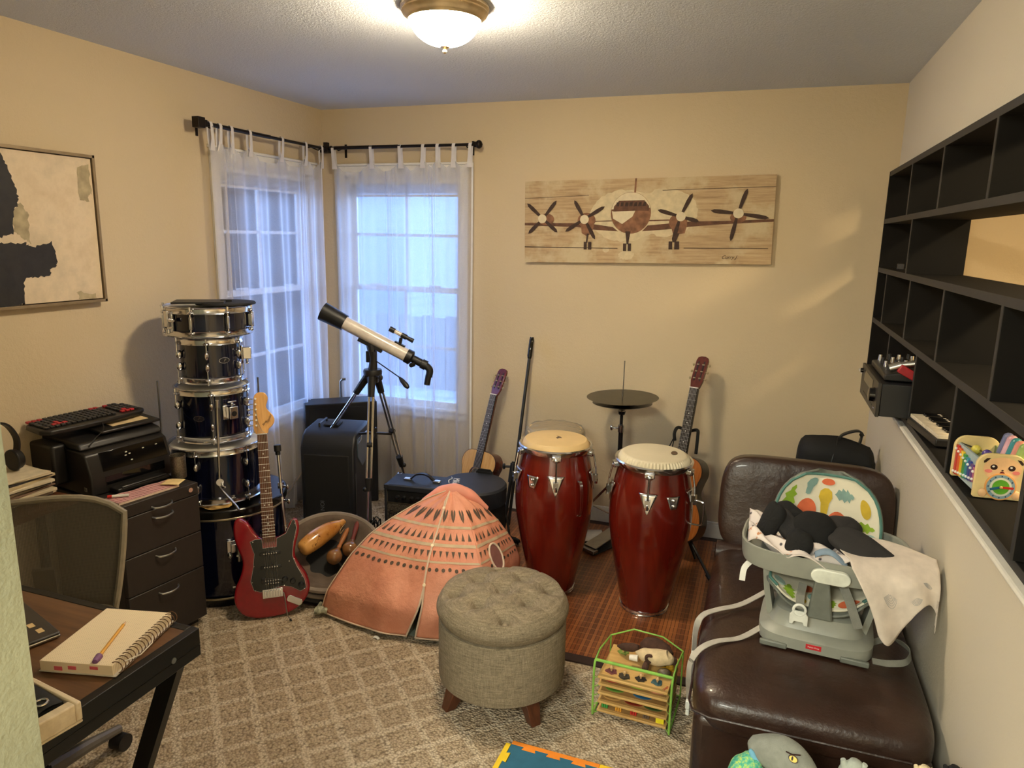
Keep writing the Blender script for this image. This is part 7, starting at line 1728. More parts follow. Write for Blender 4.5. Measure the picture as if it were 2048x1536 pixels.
for nm_, u_, w_, shp, su, sw_, c in (('orange_print', -0.40, 0.845, C16, 0.19, 0.050, ORG), ('orange_print', 0.20, 0.805, C16, 0.19, 0.052, ORG), ('pear_print', -0.06, 0.895, pear, 0.15, 0.040, YEL),
        ('leaf_print', -0.78, 0.875, leaf, 0.15, 0.045, LIM), ('leaf_print', 0.66, 0.800, leafh, 0.15, 0.036, LIM), ('blue_leaf_print', -0.44, 0.950, pear, 0.13, 0.026, SLT), ('blue_leaf_print', 0.34, 0.925, leafh, 0.13, 0.032, SLT),
        ('pear_print', 0.74, 0.885, C16, 0.10, 0.038, YEL), ('blue_leaf_print', 0.84, 0.72, C16, 0.14, 0.05, SLT2), ('orange_print', -0.04, 0.972, C16, 0.18, 0.014, ORG), ('orange_print', -0.86, 0.79, C16, 0.07, 0.02, ORG),
        ('leaf_print', -0.60, 0.10, leaf, 0.15, 0.055, LIM), ('orange_print', 0.60, 0.08, C16, 0.20, 0.055, ORG), ('pear_print', -0.35, 0.05, C16, 0.10, 0.03, YEL), ('leaf_print', 0.28, 0.07, leaf, 0.10, 0.035, LIM), ('blue_leaf_print', -0.12, 0.12, C16, 0.10, 0.04, SLT), ('blue_leaf_print', -0.80, 0.16, C16, 0.12, 0.04, SLT2), ('orange_print', -0.25, 0.20, C16, 0.14, 0.04, ORG)):
    pdec(nm_, u_, w_, shp, su, sw_, c)
# uprights and tray
for sx_ in (-1, 1):
    g = G(); g.tube(catmull([(sx_ * 0.135, -0.03, 0.06), (sx_ * 0.152, -0.04, 0.15), (sx_ * 0.160, -0.05, 0.225)], 5), 0, flat=(0.035, 0.009), up=(1, 0, 0)); obj('side_post', g, M_bgrey, bs)
g = G(); g.add([(-0.030, -0.150, 0.115), (0.044, -0.150, 0.115), (0.024, -0.155, 0.245), (-0.016, -0.155, 0.245), (-0.030, -0.128, 0.115), (0.044, -0.128, 0.115), (0.024, -0.13, 0.245), (-0.016, -0.13, 0.245)], [(0, 1, 2, 3), (7, 6, 5, 4), (0, 4, 5, 1), (1, 5, 6, 2), (2, 6, 7, 3), (3, 7, 4, 0)]); obj('centre_post', g, M_bgrey2, bs, bevel=0.006)
def trayp(k, s_=1.0):
    # D shape outline: front is rounded superellipse, rear open corners
    a = 2 * PI * k / 72; c, s2 = math.cos(a), math.sin(a)
    return (0.245 * s_ * math.copysign(abs(c) ** 0.55, c), 0.035 + 0.180 * s_ * math.copysign(abs(s2) ** 0.6, s2))
g = G(); rows = [(0.93, 0.232), (0.985, 0.236), (1.0, 0.250), (1.012, 0.292), (1.015, 0.300), (0.99, 0.302), (0.965, 0.298), (0.955, 0.275), (0.90, 0.268)]
vs = []
for s_, z in rows:
    for k in range(72): x, y = trayp(k, s_); vs.append((x, y, z))
fs = [(r * 72 + k, r * 72 + (k + 1) % 72, (r + 1) * 72 + (k + 1) % 72, (r + 1) * 72 + k) for r in range(len(rows) - 1) for k in range(72)] + [tuple(range(71, -1, -1)), tuple(range((len(rows) - 1) * 72, len(rows) * 72))]
g.add(vs, fs); tr_ = obj('tray', g, M_bgrey, bs)
g = G(); g.M = Matrix.Translation((0.025, -0.152, 0.262)); g.prism([(0.052 * (1 if math.cos(a) > 0 else -1) * 0.55 + 0.026 * math.cos(a), 0.022 * math.sin(a)) for a in [2 * PI * k / 32 for k in range(32)]], -0.012, 0.006, 'XZ'); obj('release_latch', g, mat('off_white_latch', (222, 226, 214), 0.4), tr_, bevel=0.003)
# harness and buckle
M_web = mat('grey_webbing', (128, 128, 120), 0.85, bump=0.4, bscale=500); M_web2 = mat('pale_webbing', (176, 170, 160), 0.85, bump=0.4, bscale=500)
g = G(); g.tube([(-0.048, -0.11, 0.205), (-0.052, -0.150, 0.185), (-0.05, -0.160, 0.145)], 0, flat=(0.012, 0.0015), up=(0, -1, 0)); obj('harness_strap', g, M_web, bs)
g = G(); g.tube([(0.055, -0.08, 0.230), (0.085, -0.135, 0.185), (0.115, -0.150, 0.115)], 0, flat=(0.013, 0.0015), up=(0, -1, 0)); obj('harness_strap', g, M_web, bs)
g = G(); g.ring((-0.05, -0.164, 0.142), 0.017, 0.0045, 24, 8, Matrix.Rotation(PI / 2, 4, 'X')); g.M = Matrix.Translation((-0.05, -0.163, 0.112)); g.prism([(-0.026, -0.018), (-0.016, -0.018), (-0.012, -0.008), (0.012, -0.008), (0.016, -0.018), (0.026, -0.018), (0.026, 0.012), (0.016, 0.026), (-0.016, 0.026), (-0.026, 0.012)], -0.004, 0.004, 'XZ'); obj('buckle', g, mat('white_buckle', (228, 230, 222), 0.35), bs, bevel=0.0015)
def wpt(x, y, z): return bs.matrix_basis.inverted() @ Vector((x, y, z))
bpy.context.view_layer.update()
BMi = (Matrix.Translation((2.965, -1.725, 0.447)) @ Matrix.Rotation(math.radians(-5), 4, 'Z')).inverted()
def wl(*P): return [BMi @ Vector(p) for p in P]
g = G(); g.tube(catmull(wl((2.805, -1.800, 0.470), (2.74, -1.86, 0.448), (2.67, -1.905, 0.446), (2.625, -1.95, 0.436), (2.600, -1.975, 0.40), (2.597, -1.96, 0.33), (2.597, -1.90, 0.24), (2.60, -1.88, 0.17)), 6), 0, flat=(0.0095, 0.0014), up=(0.3, 0.2, 1)); obj('chair_strap', g, M_web2, bs)
g = G(); g.tube(catmull(wl((2.84, -1.60, 0.52), (2.74, -1.66, 0.465), (2.66, -1.71, 0.452), (2.615, -1.745, 0.44), (2.597, -1.765, 0.40), (2.597, -1.80, 0.33), (2.597, -1.83, 0.26)), 6), 0, flat=(0.0105, 0.0014), up=(0.3, 0.2, 1)); obj('chair_strap', g, M_web2, bs)
g = G(); g.tube(catmull(wl((3.115, -1.79, 0.470), (3.16, -1.735, 0.462), (3.205, -1.725, 0.462), (3.232, -1.775, 0.462), (3.212, -1.842, 0.462), (3.16, -1.872, 0.462), (3.115, -1.880, 0.465)), 6), 0, flat=(0.0095, 0.0014), up=(0.1, 0.1, 1) if False else (1, 0, 0.3)); obj('side_loop', g, M_web, bs)
g = G(); a, b = wl((2.597, -1.842, 0.335), (2.597, -1.885, 0.195)); g.box(tuple(a), (0.012, 0.030, 0.035)); g.box(tuple(b), (0.014, 0.032, 0.030)); g.box(tuple(b - Vector((0, 0, 0.03))), (0.012, 0.022, 0.02)); obj('strap_buckle', g, mat('white_buckle', (228, 230, 222), 0.35), bs, bevel=0.003)
g = G(); g.tube(catmull([(-0.205, -0.075, 0.235), (-0.225, -0.09, 0.21), (-0.228, -0.10, 0.17)], 5), 0, flat=(0.009, 0.0014), up=(0, -1, 0)); obj('hanging_strap', g, M_white, bs)

# cloths and cushions heaped on the tray (world coordinates)
TZ = 0.447 + 0.270
M_cloth = mat('white_muslin', (216, 204, 192), 0.9, var=0.04, bump=0.3, bscale=150)
def drape(u, w):
    # u along the hanging width (left/front to right/back), w from the tray centre outwards and down
    sx_ = 2.985 + 0.245 * u; sy = -1.72 - 0.02 * u
    if w < 0.4:
        q = w / 0.4; p = Vector((2.93 + 0.10 * u + q * (0.095 + 0.15 * u), -1.60 - 0.02 * u + q * (-0.275 + 0.115 * u), TZ + 0.052 + 0.02 * math.sin(u * 5 + q * 4) * (1 - q)))
    else:
        q = (w - 0.4) / 0.6; edge_ = Vector((3.025 + 0.25 * u, -1.895 + 0.095 * u, TZ + 0.040))
        drop = (0.205 if u < 0.45 else 0.205 - 0.04 * math.sin((u - 0.45) * 5)) * (0.75 + 0.25 * math.sin(u * 7 + 0.4))
        p = edge_ + Vector((0.025 * math.sin(q * PI / 2) + 0.06 * q * (1 - u), -0.045 * math.sin(min(1, q * 2.2) * PI / 2) - 0.012 * math.sin(u * 14) * q, -drop * q ** 1.15))
    p.x = min(p.x, 3.268); return p
g = G(); g.grid(drape, 44, 36); cl_ = obj('muslin_cloth', g, M_cloth, solid=0.002, angle=80); tag(cl_, 'white printed muslin cloth hanging off the right of the booster tray', 'cloth')
M_gprint = mat('pale_grey_print', (176, 172, 168), 0.9)
g = G()
def dpos(u, w, off=0.003):
    p = drape(u, w); a = drape(min(1, u + .01), w) - drape(max(0, u - .01), w); b = drape(u, min(1, w + .01)) - drape(u, w - .01); n = a.cross(b).normalized()
    if n.dot(Vector((2.7, -4.0, 1.7)) - p) < 0: n = -n
    return p + n * off
for cu, cw_, r in ((0.30, 0.62, 1), (0.55, 0.80, 0.8), (0.75, 0.6, 0.7)):
    for k in range(6):
        g.tube([dpos(cu + 0.012 * r * math.cos(a) * (k + 1), cw_ + 0.022 * r * math.sin(a) * (k + 1)) for a in [0.6 + q * 0.35 for q in range(8)]], 0.0008, 4)
obj('printed_lines', g, M_gprint, cl_)
def swad(u, w):
    x = 2.735 + 0.30 * u; y = -1.80 + 0.24 * w - 0.06 * u + 0.04 * math.sin(u * PI) * -1
    z = TZ + 0.006 + 0.028 * abs(math.sin(u * 8 + w * 6)) + 0.018 * math.sin(w * 11 + u * 4) ** 2 + 0.03 * math.exp(-((u - 0.05) / 0.12) ** 2)
    return (x, y, z)
t = NT('printed_swaddle'); v = t.coord(); vo = t.new('ShaderNodeTexVoronoi'); vo.inputs['Scale'].default_value = 26; t.l.new(v, vo.inputs['Vector']); n1 = t.noise(v, 30, 3)
cc = t.ramp(vo.outputs['Distance'], (0.10, lin((70, 68, 74))), (0.17, lin((222, 212, 206)))); cc2 = t.ramp(n1, (0.66, (0, 0, 0, 1)), (0.70, (1, 1, 1, 1))); t.color(t.mix(cc2, cc, lin((196, 136, 96)))); t.set(0.9)
g = G(); g.grid(swad, 40, 30); sw1 = obj('swaddle_blanket', g, t.m, solid=0.002, angle=80); tag(sw1, 'crumpled white patterned swaddle in the left of the booster tray', 'blanket')
g = G(); g.grid(lambda a, b: (2.93 + 0.09 * a, -1.855 + 0.055 * b - 0.02 * a, TZ + 0.036 + 0.018 * math.sin(a * 4) + 0.012 * math.sin(b * 5)), 14, 10); bc_ = obj('blue_cloth', g, mat('dusty_blue_cloth', (128, 148, 168), 0.9), solid=0.002); tag(bc_, 'small dusty blue cloth under the black cushion on the tray', 'cloth')
M_cush = mat('black_jersey', (17, 17, 18), 0.9, bump=0.3, bscale=90); M_cush2 = mat('charcoal_jersey', (42, 40, 40), 0.9, bump=0.3, bscale=90)
ci = thing('infant_insert', 'black and charcoal padded infant insert heaped on the booster tray', 'cushion', (0, 0, 0))
def puff(name, c, r, rot, m, wob=0.06, seed=0):
    R3 = (Matrix.Rotation(rot[2], 3, 'Z') @ Matrix.Rotation(rot[1], 3, 'Y') @ Matrix.Rotation(rot[0], 3, 'X'))
    rr = random.Random(seed); ph = [rr.uniform(0, 6) for _ in range(4)]
    def f(u, w):
        a, b = 2 * PI * u, -PI / 2 + PI * w; se = lambda q, e: math.copysign(abs(q) ** e, q)
        k_ = 1 + wob * math.sin(3 * a + ph[0]) * math.cos(b) + wob * 0.6 * math.sin(5 * a + ph[1] + 3 * b)
        p = Vector((r[0] * se(math.cos(b), 0.7) * se(math.cos(a), 0.8) * k_, r[1] * se(math.cos(b), 0.7) * se(math.sin(a), 0.8) * k_, r[2] * se(math.sin(b), 0.8)))
        return R3 @ p + Vector(c)
    g = G(); g.grid(f, 40, 20, cu=True); return obj(name, g, m, ci, angle=80)
def pad_(name, c, rad, normal, up, m, shape=2.6, seed=0, wob=0.04):
    """soft flat pad: superellipse outline in its own plane, puffed thickness, gathered rim"""
    F = face_frame(c, normal, up); rr = random.Random(seed); ph = [rr.uniform(0, 6) for _ in range(3)]
    def f(u, w):
        a = 2 * PI * u; b = -PI / 2 + PI * w; ca, sa = math.cos(a), math.sin(a); k_ = (abs(ca) ** shape + abs(sa) ** shape) ** (-1 / shape) * (1 + wob * math.sin(3 * a + ph[0]) + wob * 0.5 * math.sin(7 * a + ph[1]))
        q = math.cos(b) ** 0.55
        th = rad[2] * math.copysign(abs(math.sin(b)) ** 0.9, b) * (1 + 0.04 * math.sin(9 * a + ph[2]) * q)
        bend = -0.14 * rad[0] * (ca * k_ * q) ** 2
        return F @ Vector((rad[0] * ca * k_ * q, rad[1] * sa * k_ * q, th + bend))
    g = G(); g.grid(f, 56, 20, cu=True); return obj(name, g, m, ci, angle=80)
VN = Vector((-0.05, -0.85, 0.52))
pad_('side_pad', (2.800, -1.725, 0.802), (0.034, 0.060, 0.020), (-0.45, -0.80, 0.30), (0.30, 0.0, 1), M_cush, 4, 1)
pad_('rear_pad', (2.858, -1.650, 0.800), (0.058, 0.040, 0.024), (-0.1, -0.6, 0.75), (0.6, 0.2, 0.8), M_cush, 3, 2)
pad_('side_pad', (2.850, -1.715, 0.790), (0.058, 0.034, 0.026), (-0.2, -0.7, 0.6), (0.65, 0.0, 0.7), M_cush2, 3, 3)
pad_('head_pad', (2.935, -1.730, 0.792), (0.072, 0.058, 0.022), (0.15, -0.80, 0.55), (0.35, 0.2, 1), M_cush, 2.3, 5, 0.05)
pad_('front_pad', (2.885, -1.805, 0.768), (0.040, 0.044, 0.018), (-0.05, -0.9, 0.35), (0.2, 0, 1), M_cush, 2.4, 4)
pad_('upper_pad', (3.020, -1.660, 0.778), (0.062, 0.050, 0.022), (0.05, -0.62, 0.78), (0.1, 0.4, 1), M_cush2, 2.6, 6)
pad_('body_pad', (3.085, -1.800, 0.764), (0.122, 0.050, 0.022), (0.12, -0.58, 0.80), (0.45, 0.55, 0.4), M_cush2, 3.4, 7, 0.02)
# ================================================================== SHELVING IN THE HALF WALL
M_shelf = mat('black_shelf', (12, 10, 9), 0.75, var=0.08, scale=12, spec=0.2)
M_shelfe = mat('black_shelf_edge', (40, 38, 36), 0.6, var=0.06, scale=30)
XF, XB, Y0 = W - 0.060, W + 0.135, -0.185
ZL = 1.0715
sv = thing('built_in_shelving', 'black open cubby shelving built above the half wall', 'shelving', (0, 0, 0))
def sboard(name, z, x0=XF, x1=XB, th=0.022):
    g = G(); g.bb(x0 + 0.002, x1, YS, Y0, z - th / 2, z + th / 2); o = obj(name, g, M_shelf, sv, smooth=False)
    g = G(); g.bb(x0, x0 + 0.002, YS, Y0, z - th / 2, z + th / 2); obj('edge_strip', g, M_shelfe, o, smooth=False)
sboard('top_board', 2.006)
for z in (1.788, 1.562, 1.322): sboard('shelf_board', z)
sboard('ledge_board', 1.0605, W - 0.054, XB, 0.020)
g = G(); g.bb(XF, XB, Y0, Y0 + 0.02, ZL, 2.017); obj('side_panel', g, M_shelf, sv, smooth=False)
for za, zb_, ys in ((1.799, 1.995, (-0.756, -1.321, -1.904, -2.48)), (1.573, 1.777, (-0.903, -2.62)), (1.333, 1.551, (-0.448, -1.028, -1.588, -2.17, -2.7)), (ZL, 1.311, (-0.725, -1.315, -1.885, -2.47))):
    for y in ys:
        g = G(); g.bb(XF + 0.002, XB, y - 0.008, y + 0.008, za, zb_); o = obj('divider', g, M_shelf, sv, smooth=False)
        g = G(); g.bb(XF, XF + 0.002, y - 0.008, y + 0.008, za, zb_); obj('edge_strip', g, M_shelfe, o, smooth=False)
g = G(); g.bb(W, W + 0.115, Y0 + 0.02, 0, 1.045, 2.028); struct('wall_right_corner', g, M_wall_pale, smooth=False)
g = G(); g.bb(W, W + 0.115, YS - 0.15, YS, 0.0, H); struct('wall_right_post', g, M_wall_pale, smooth=False)

# stereo receiver
rc = thing('stereo_receiver', 'black stereo receiver sticking out of the lower shelf bay', 'receiver', (0, 0, 0))
ya, yb, xf, zr = -1.285, -0.825, 3.127, ZL + 0.008
M_recf = mat('receiver_face', (52, 49, 45), 0.4, 0.3)
g = G(); g.bb(xf + 0.012, 3.405, ya + 0.005, yb - 0.005, zr, zr + 0.118); obj('cabinet', g, M_black, rc, bevel=0.003)
g = G(); g.bb(xf, xf + 0.0118, ya, yb, zr - 0.002, zr + 0.122); fp_ = obj('front_panel', g, M_recf, rc, bevel=0.002)
g = G(); g.bb(xf - 0.001, xf + 0.001, ya + 0.13, yb - 0.09, zr + 0.065, zr + 0.108); obj('display', g, M_gloss, fp_)
g = G(); g.bb(xf - 0.001, xf + 0.001, ya + 0.10, yb - 0.10, zr + 0.018, zr + 0.024); obj('button_row', g, M_black, fp_)
g = G(); g.lathe([(0.026, 0), (0.024, 0.018), (0.018, 0.020), (0, 0.020)], 28, M=Matrix.Translation((xf, ya + 0.07, zr + 0.066)) @ Matrix.Rotation(-PI / 2, 4, 'Y')); obj('volume_knob', g, M_gloss, fp_)
g = G(); g.lathe([(0.010, 0), (0.009, 0.010), (0, 0.010)], 20, M=Matrix.Translation((xf, yb - 0.03, zr + 0.095)) @ Matrix.Rotation(-PI / 2, 4, 'Y')); obj('power_knob', g, M_gloss, fp_)
for y in (ya + 0.045, ya + 0.06):
    g = G(); g.sph((xf - 0.001, y, zr + 0.02), (0.002, 0.004, 0.004), 10, 6); obj('jack', g, M_chrome, fp_)
g = G()
for i in range(4):
    for j in range(5): g.bb(3.30 + i * 0.02, 3.312 + i * 0.02, ya + 0.003, ya + 0.006, zr + 0.025 + j * 0.016, zr + 0.034 + j * 0.016)
obj('side_vents', g, M_blackm, rc)
for x in (xf + 0.13, 3.39):
    for y in (ya + 0.05, yb - 0.05):
        g = G(); g.cyl((x, y, ZL + 0.0005), (x, y, zr), 0.014); obj('foot', g, M_black, rc)
# audio mixer with cable ends
mxr = thing('audio_mixer', 'small black audio mixer with silver knobs on the stereo receiver', 'audio mixer', (-0.035, -0.335, 0))
zm_ = zr + 0.119
g = G(); g.prism([(3.185, zm_ + 0.004), (3.40, zm_ + 0.004), (3.40, zm_ + 0.052), (3.36, zm_ + 0.052), (3.185, zm_ + 0.026)], -0.90, -0.55, 'XZ'); obj('body', g, M_prn, mxr, bevel=0.004)
rr = random.Random(2)
for i in range(4):
    for j in range(5):
        x = 3.21 + j * 0.033; y = -0.58 - i * 0.075; zk = zm_ + 0.026 + (x - 3.185) * 0.148
        if i in (1, 3) and j == 4: continue
        g = G(); g.cyl((x, y, zk), (x, y, zk + 0.018 + 0.006 * rr.random()), 0.008, 0.006, n=12); obj('knob', g, M_chrome if (i + j) % 2 == 0 else M_black, mxr)
for y in (-0.60, -0.76):
    g = G(); g.tube(catmull([(3.34, y, zm_ + 0.05), (3.34, y, zm_ + 0.085), (3.335, y - 0.015, zm_ + 0.10), (3.35, y - 0.035, zm_ + 0.095)], 4), 0.005, 8); obj('cable_plug', g, M_chrome, mxr)
g = G(); g.box((3.24, -0.935, zm_ + 0.045), (0.075, 0.02, 0.03), Matrix.Rotation(0.5, 3, 'Y')); rb_ = obj('red_adapter', g, mat('adapter_red', (170, 34, 40), 0.4), bevel=0.003); tag(rb_, 'small red adapter hanging at the near end of the mixer', 'adapter')
rb_.location = (-0.015, -0.311, -0.008)
g = G(); g.cyl((3.235, -0.915, zm_ + 0.075), (3.30, -0.93, zm_ + 0.09), 0.012, n=16); g.cyl((3.20, -0.91, zm_ + 0.06), (3.235, -0.915, zm_ + 0.075), 0.015, n=16); jk = obj('audio_plug', g, M_steel); tag(jk, 'fat metal audio plug lying at the near end of the mixer', 'plug'); jk.location = (-0.035, -0.313, -0.012)
# small dark cube on the second shelf
g = G(); g.bb(3.262, 3.287, -0.485, -0.455, 1.5735, 1.600); cbx = obj('small_block', g, mat('dark_block', (44, 44, 48), 0.4), bevel=0.003); tag(cbx, 'tiny dark block on the second shelf board', 'block')
# MIDI keyboard
mk_ = thing('midi_keyboard', 'small black keyboard controller with white keys on the ledge', 'midi keyboard', M=Matrix.Translation((3.222, -1.335, ZL + 0.0015)) @ Matrix.Rotation(math.radians(5.5), 4, 'Z'))
# local: x away from the room, y negative towards the doorway
g = G(); g.bb(0.0, 0.165, -0.30, 0, 0.004, 0.028); obj('case', g, M_prn, mk_, bevel=0.003)
for k in range(15):
    g = G(); y = -0.006 - k * 0.0192; g.bb(0.006, 0.100, y - 0.0185, y, 0.0282, 0.040); obj('white_key', g, mat('ivory_key', (216, 204, 182), 0.35), mk_, bevel=0.0012)
for k in range(14):
    if k % 7 in (2, 6): continue
    g = G(); y = -0.006 - (k + 1) * 0.0192; g.bb(0.040, 0.100, y - 0.006, y + 0.006, 0.0402, 0.049); obj('black_key', g, M_gloss, mk_, bevel=0.0015)
g = G(); g.bb(0.115, 0.160, -0.285, -0.17, 0.0282, 0.032)
obj('drum_pads', g, mat('pale_pads', (190, 184, 168), 0.5), mk_, bevel=0.001)
g = G()
for k in range(5): g.cyl((0.14, -0.03 - k * 0.03, 0.0282), (0.14, -0.03 - k * 0.03, 0.042), 0.008, n=14)
obj('knobs', g, M_black, mk_)
# wooden activity cube with bear face
M_bear = mat('cream_wood', (222, 198, 140), 0.5, var=0.03); M_peach = mat('peach_print', (236, 190, 140), 0.5)
ac = thing('activity_cube', 'wooden toddler activity cube with bear face and clock on the ledge', 'activity cube', (3.300, -2.086, ZL + 0.0015), math.radians(4))
def rsq(hw, h, r, n=6):
    pts = []
    for cx, cz, a0 in ((hw - 0.006, 0.006, -PI / 2), (hw - r, h - r, 0), (-hw + r, h - r, PI / 2), (-hw + 0.006, 0.006, PI)):
        rad = 0.006 if cz == 0.006 else r
        for k in range(n + 1): a = a0 + PI / 2 * k / n; pts.append((cx + rad * math.cos(a), cz + rad * math.sin(a)))
    return pts
CW, CH, CD = 0.054, 0.114, 0.170
g = G(); g.prism(rsq(CW, CH, 0.03)[::-1], 0.0, 0.010, 'XZ'); fr_p = obj('front_panel', g, M_bear, ac, bevel=0.002)
g = G(); g.prism(rsq(CW, CH, 0.03)[::-1], CD, CD + 0.010, 'XZ'); obj('back_panel', g, M_bear, ac, bevel=0.002)
g = G(); g.bb(-CW + 0.010, -CW + 0.016, 0.010, CD, 0.008, CH - 0.02); sp_ = obj('side_board', g, mat('pale_blue_board', (170, 186, 190), 0.5), ac)
g = G(); g.bb(-CW + 0.016, CW - 0.008, 0.010, CD, 0.004, 0.010); g.bb(CW - 0.014, CW - 0.008, 0.010, CD, 0.010, CH - 0.02); g.bb(-CW + 0.016, CW - 0.014, 0.010, CD, CH - 0.045, CH - 0.040); obj('inner_box', g, mat('green_board', (120, 138, 96), 0.6), ac)
for k, c in enumerate([(196, 36, 34), (226, 90, 30), (236, 196, 40), (60, 150, 70), (40, 130, 150), (40, 60, 140), (100, 60, 130), (180, 90, 130)]):
    g = G(); y = CD - 0.012 - k * 0.0195; g.bb(-CW + 0.003, -CW + 0.0095, y - 0.0078, y + 0.0078, 0.010 + 0.003 * k, CH - 0.024 - 0.003 * k); b_ = obj('chime_bar', g, mat('bar_%d' % k, c, 0.3, coat=0.4), ac, bevel=0.001)
    g = G()
    for zz_ in (0.018 + 0.003 * k, CH - 0.034 - 0.003 * k): g.sph((-CW + 0.001, y, zz_), 0.0036, 8, 6)
    obj('chime_pin', g, M_white, b_)
Fb = face_frame((0, -0.0004, 0), (0, -1, 0), (0, 0, 1))
def fart(name, poly, m, off, par=fr_p):
    g = G(); g.M = Fb; outline_poly(g, [(p[0] * 0.87, p[1] * 0.89) for p in poly], Matrix.Identity(4), off); return obj(name, g, m, par, smooth=False)
def e2(cx, cy, a, b, n=24, rot=0): return ell(cx, cy, a, b, n, rot)
M_eye = mat('eye_brown', (44, 22, 20), 0.3); M_blush = mat('blush_pink', (232, 130, 120), 0.5)
fart('face_print', e2(0.003, 0.086, 0.048, 0.034), M_peach, 0.0004)
for s_ in (-1, 1):
    fart('ear', [(s_ * 0.042 + 0.003 + s_ * x, y) for x, y in ((-0.010, 0.116), (0.0, 0.115), (0.007, 0.107), (0.006, 0.101), (0.001, 0.103), (-0.004, 0.109))][::(-1 if s_ > 0 else 1)], M_eye, 0.0008)
    fart('eye', e2(0.003 + s_ * 0.022, 0.091, 0.009, 0.0078), M_eye, 0.0008); fart('eye_glint', e2(0.0015 + s_ * 0.022, 0.093, 0.0032, 0.0026), M_white, 0.0010)
    fart('cheek', e2(0.003 + s_ * 0.034, 0.079, 0.0095, 0.0052), M_blush, 0.0007)
fart('mouth', e2(0.003, 0.074, 0.0065, 0.006), mat('mouth_red', (110, 30, 30), 0.5), 0.0008); fart('nose', e2(0.003, 0.083, 0.003, 0.002), M_eye, 0.0009)
Mck = Matrix.Rotation(PI / 2, 4, 'X')
for r, c, off, nm_ in ((0.034, (236, 168, 96), 0.003, 'clock_ring'), (0.0305, (128, 158, 170), 0.0045, 'clock_scale'), (0.0235, (216, 214, 196), 0.005, 'clock_band'), (0.0185, (92, 164, 44), 0.0056, 'clock_face')):
    g = G(); g.lathe([(r, 0), (r, off), (0, off)], 36, M=Matrix.Translation((0.003, 0, 0.033)) @ Mck); obj(nm_, g, mat('ck_' + nm_, c, 0.4), fr_p)
g = G()
for k in range(12): a = 2 * PI * k / 12; g.sph((0.003 + 0.027 * math.cos(a), -0.0048, 0.033 + 0.027 * math.sin(a)), (0.0016, 0.0008, 0.0022), 8, 5)
obj('clock_marks', g, mat('navy_print', (40, 60, 90), 0.5), fr_p)
g = G(); g.box((0.003 + 0.013, -0.0066, 0.0325), (0.027, 0.001, 0.0055)); obj('minute_hand', g, mat('hand_red', (190, 40, 34), 0.4), fr_p)
g = G(); g.box((0.003 - 0.011, -0.0066, 0.0295), (0.025, 0.001, 0.006), Matrix.Rotation(math.radians(-16), 3, 'Y')); obj('hour_hand', g, mat('hand_blue', (30, 90, 120), 0.4), fr_p)
g = G(); g.sph((0.003, -0.0075, 0.0328), (0.0038, 0.002, 0.0038)); obj('hand_pin', g, M_ply, fr_p)
for s_ in (-1, 1):
    g = G(); g.sph((0.003 + s_ * 0.036, -0.001, 0.014), (0.010, 0.003, 0.011), 14, 8); obj('paw', g, M_peach, fr_p)
for k, c in enumerate([(120, 124, 160), (232, 176, 184), (70, 150, 154), (236, 158, 138), (160, 190, 110)]):
    g = G(); y = 0.125 - k * 0.026; g.tube([(CW - 0.016, y, CH - 0.030), (CW - 0.004, y, CH + 0.012)], [0.0105, 0.0125], 14); g.sph((CW - 0.003, y, CH + 0.014), 0.0128, 14, 8); obj('bead', g, mat('bead_%d' % k, c, 0.3, coat=0.3), ac)
for (x, y, c) in ((-0.012, 0.14, (222, 206, 90)), (0.0, 0.10, (90, 72, 150)), (0.006, 0.06, (70, 140, 90))):
    g = G(); g.sph((x, y, CH - 0.028), 0.012, 14, 8); obj('bead', g, mat('beadb_%d' % c[0], c, 0.3, coat=0.3), ac)
g = G(); g.tube(catmull([(-0.04, 0.165, CH - 0.02), (-0.012, 0.14, CH - 0.026), (0.0, 0.10, CH - 0.028), (0.006, 0.06, CH - 0.028), (-0.01, 0.02, CH - 0.03)], 5), 0.0018, 6); obj('bead_wire', g, M_steel, ac)

# ================================================================== PLUSH DINOSAURS IN A TOY BIN IN FRONT OF THE CHAIR
tb = thing('toy_bin', 'grey fabric toy bin on the floor in front of the leather chair', 'toy bin', (2.95, -2.50, 0))
g = G(); g.bb(-0.29, 0.29, -0.15, 0.15, 0, 0.008); g.bb(-0.29, -0.28, -0.15, 0.15, 0.008, 0.318); g.bb(0.28, 0.29, -0.15, 0.15, 0.008, 0.318); g.bb(-0.28, 0.28, -0.15, -0.14, 0.008, 0.318); g.bb(-0.28, 0.28, 0.14, 0.15, 0.008, 0.318)
obj('walls', g, mat('bin_grey', (120, 116, 110), 0.9), tb)
g = G(); g.bb(-0.278, 0.278, -0.138, 0.138, 0.009, 0.310); obj('stuffing', g, mat('bin_blanket', (150, 146, 140), 0.95, bump=0.5, bscale=20), tb)
M_plg = mat('grey_plush', (134, 138, 130), 0.95, var=0.06, scale=40, bump=0.6, bscale=260)
pgx = thing('plush_dinosaur', 'grey plush dinosaur with yellow eye at the bottom edge', 'plush toy', (2.858, -2.425, 0.378), math.radians(-12))
def lobe(name, fn, m, par, nu=36, nv=24): g = G(); g.grid(fn, nu, nv, cu=True); return obj(name, g, m, par, angle=80)
def headf(u, w):
    a = 2 * PI * u; t_ = w
    x = -0.085 + 0.165 * t_; hz_ = 0.062 * math.sin(PI * min(1, t_ * 0.86 + 0.10)) ** 0.6 * (0.42 + 0.75 * t_) * (1 if t_ < 0.999 else 0.2); hy_ = 0.048 * math.sin(PI * min(1, t_ * 0.9 + 0.06)) ** 0.6
    if t_ <= 0.0: hz_ *= 0.3; hy_ *= 0.3
    return (x, hy_ * math.cos(a), 0.105 - 0.040 * t_ + 0.012 * math.sin(t_ * PI) + hz_ * math.sin(a))
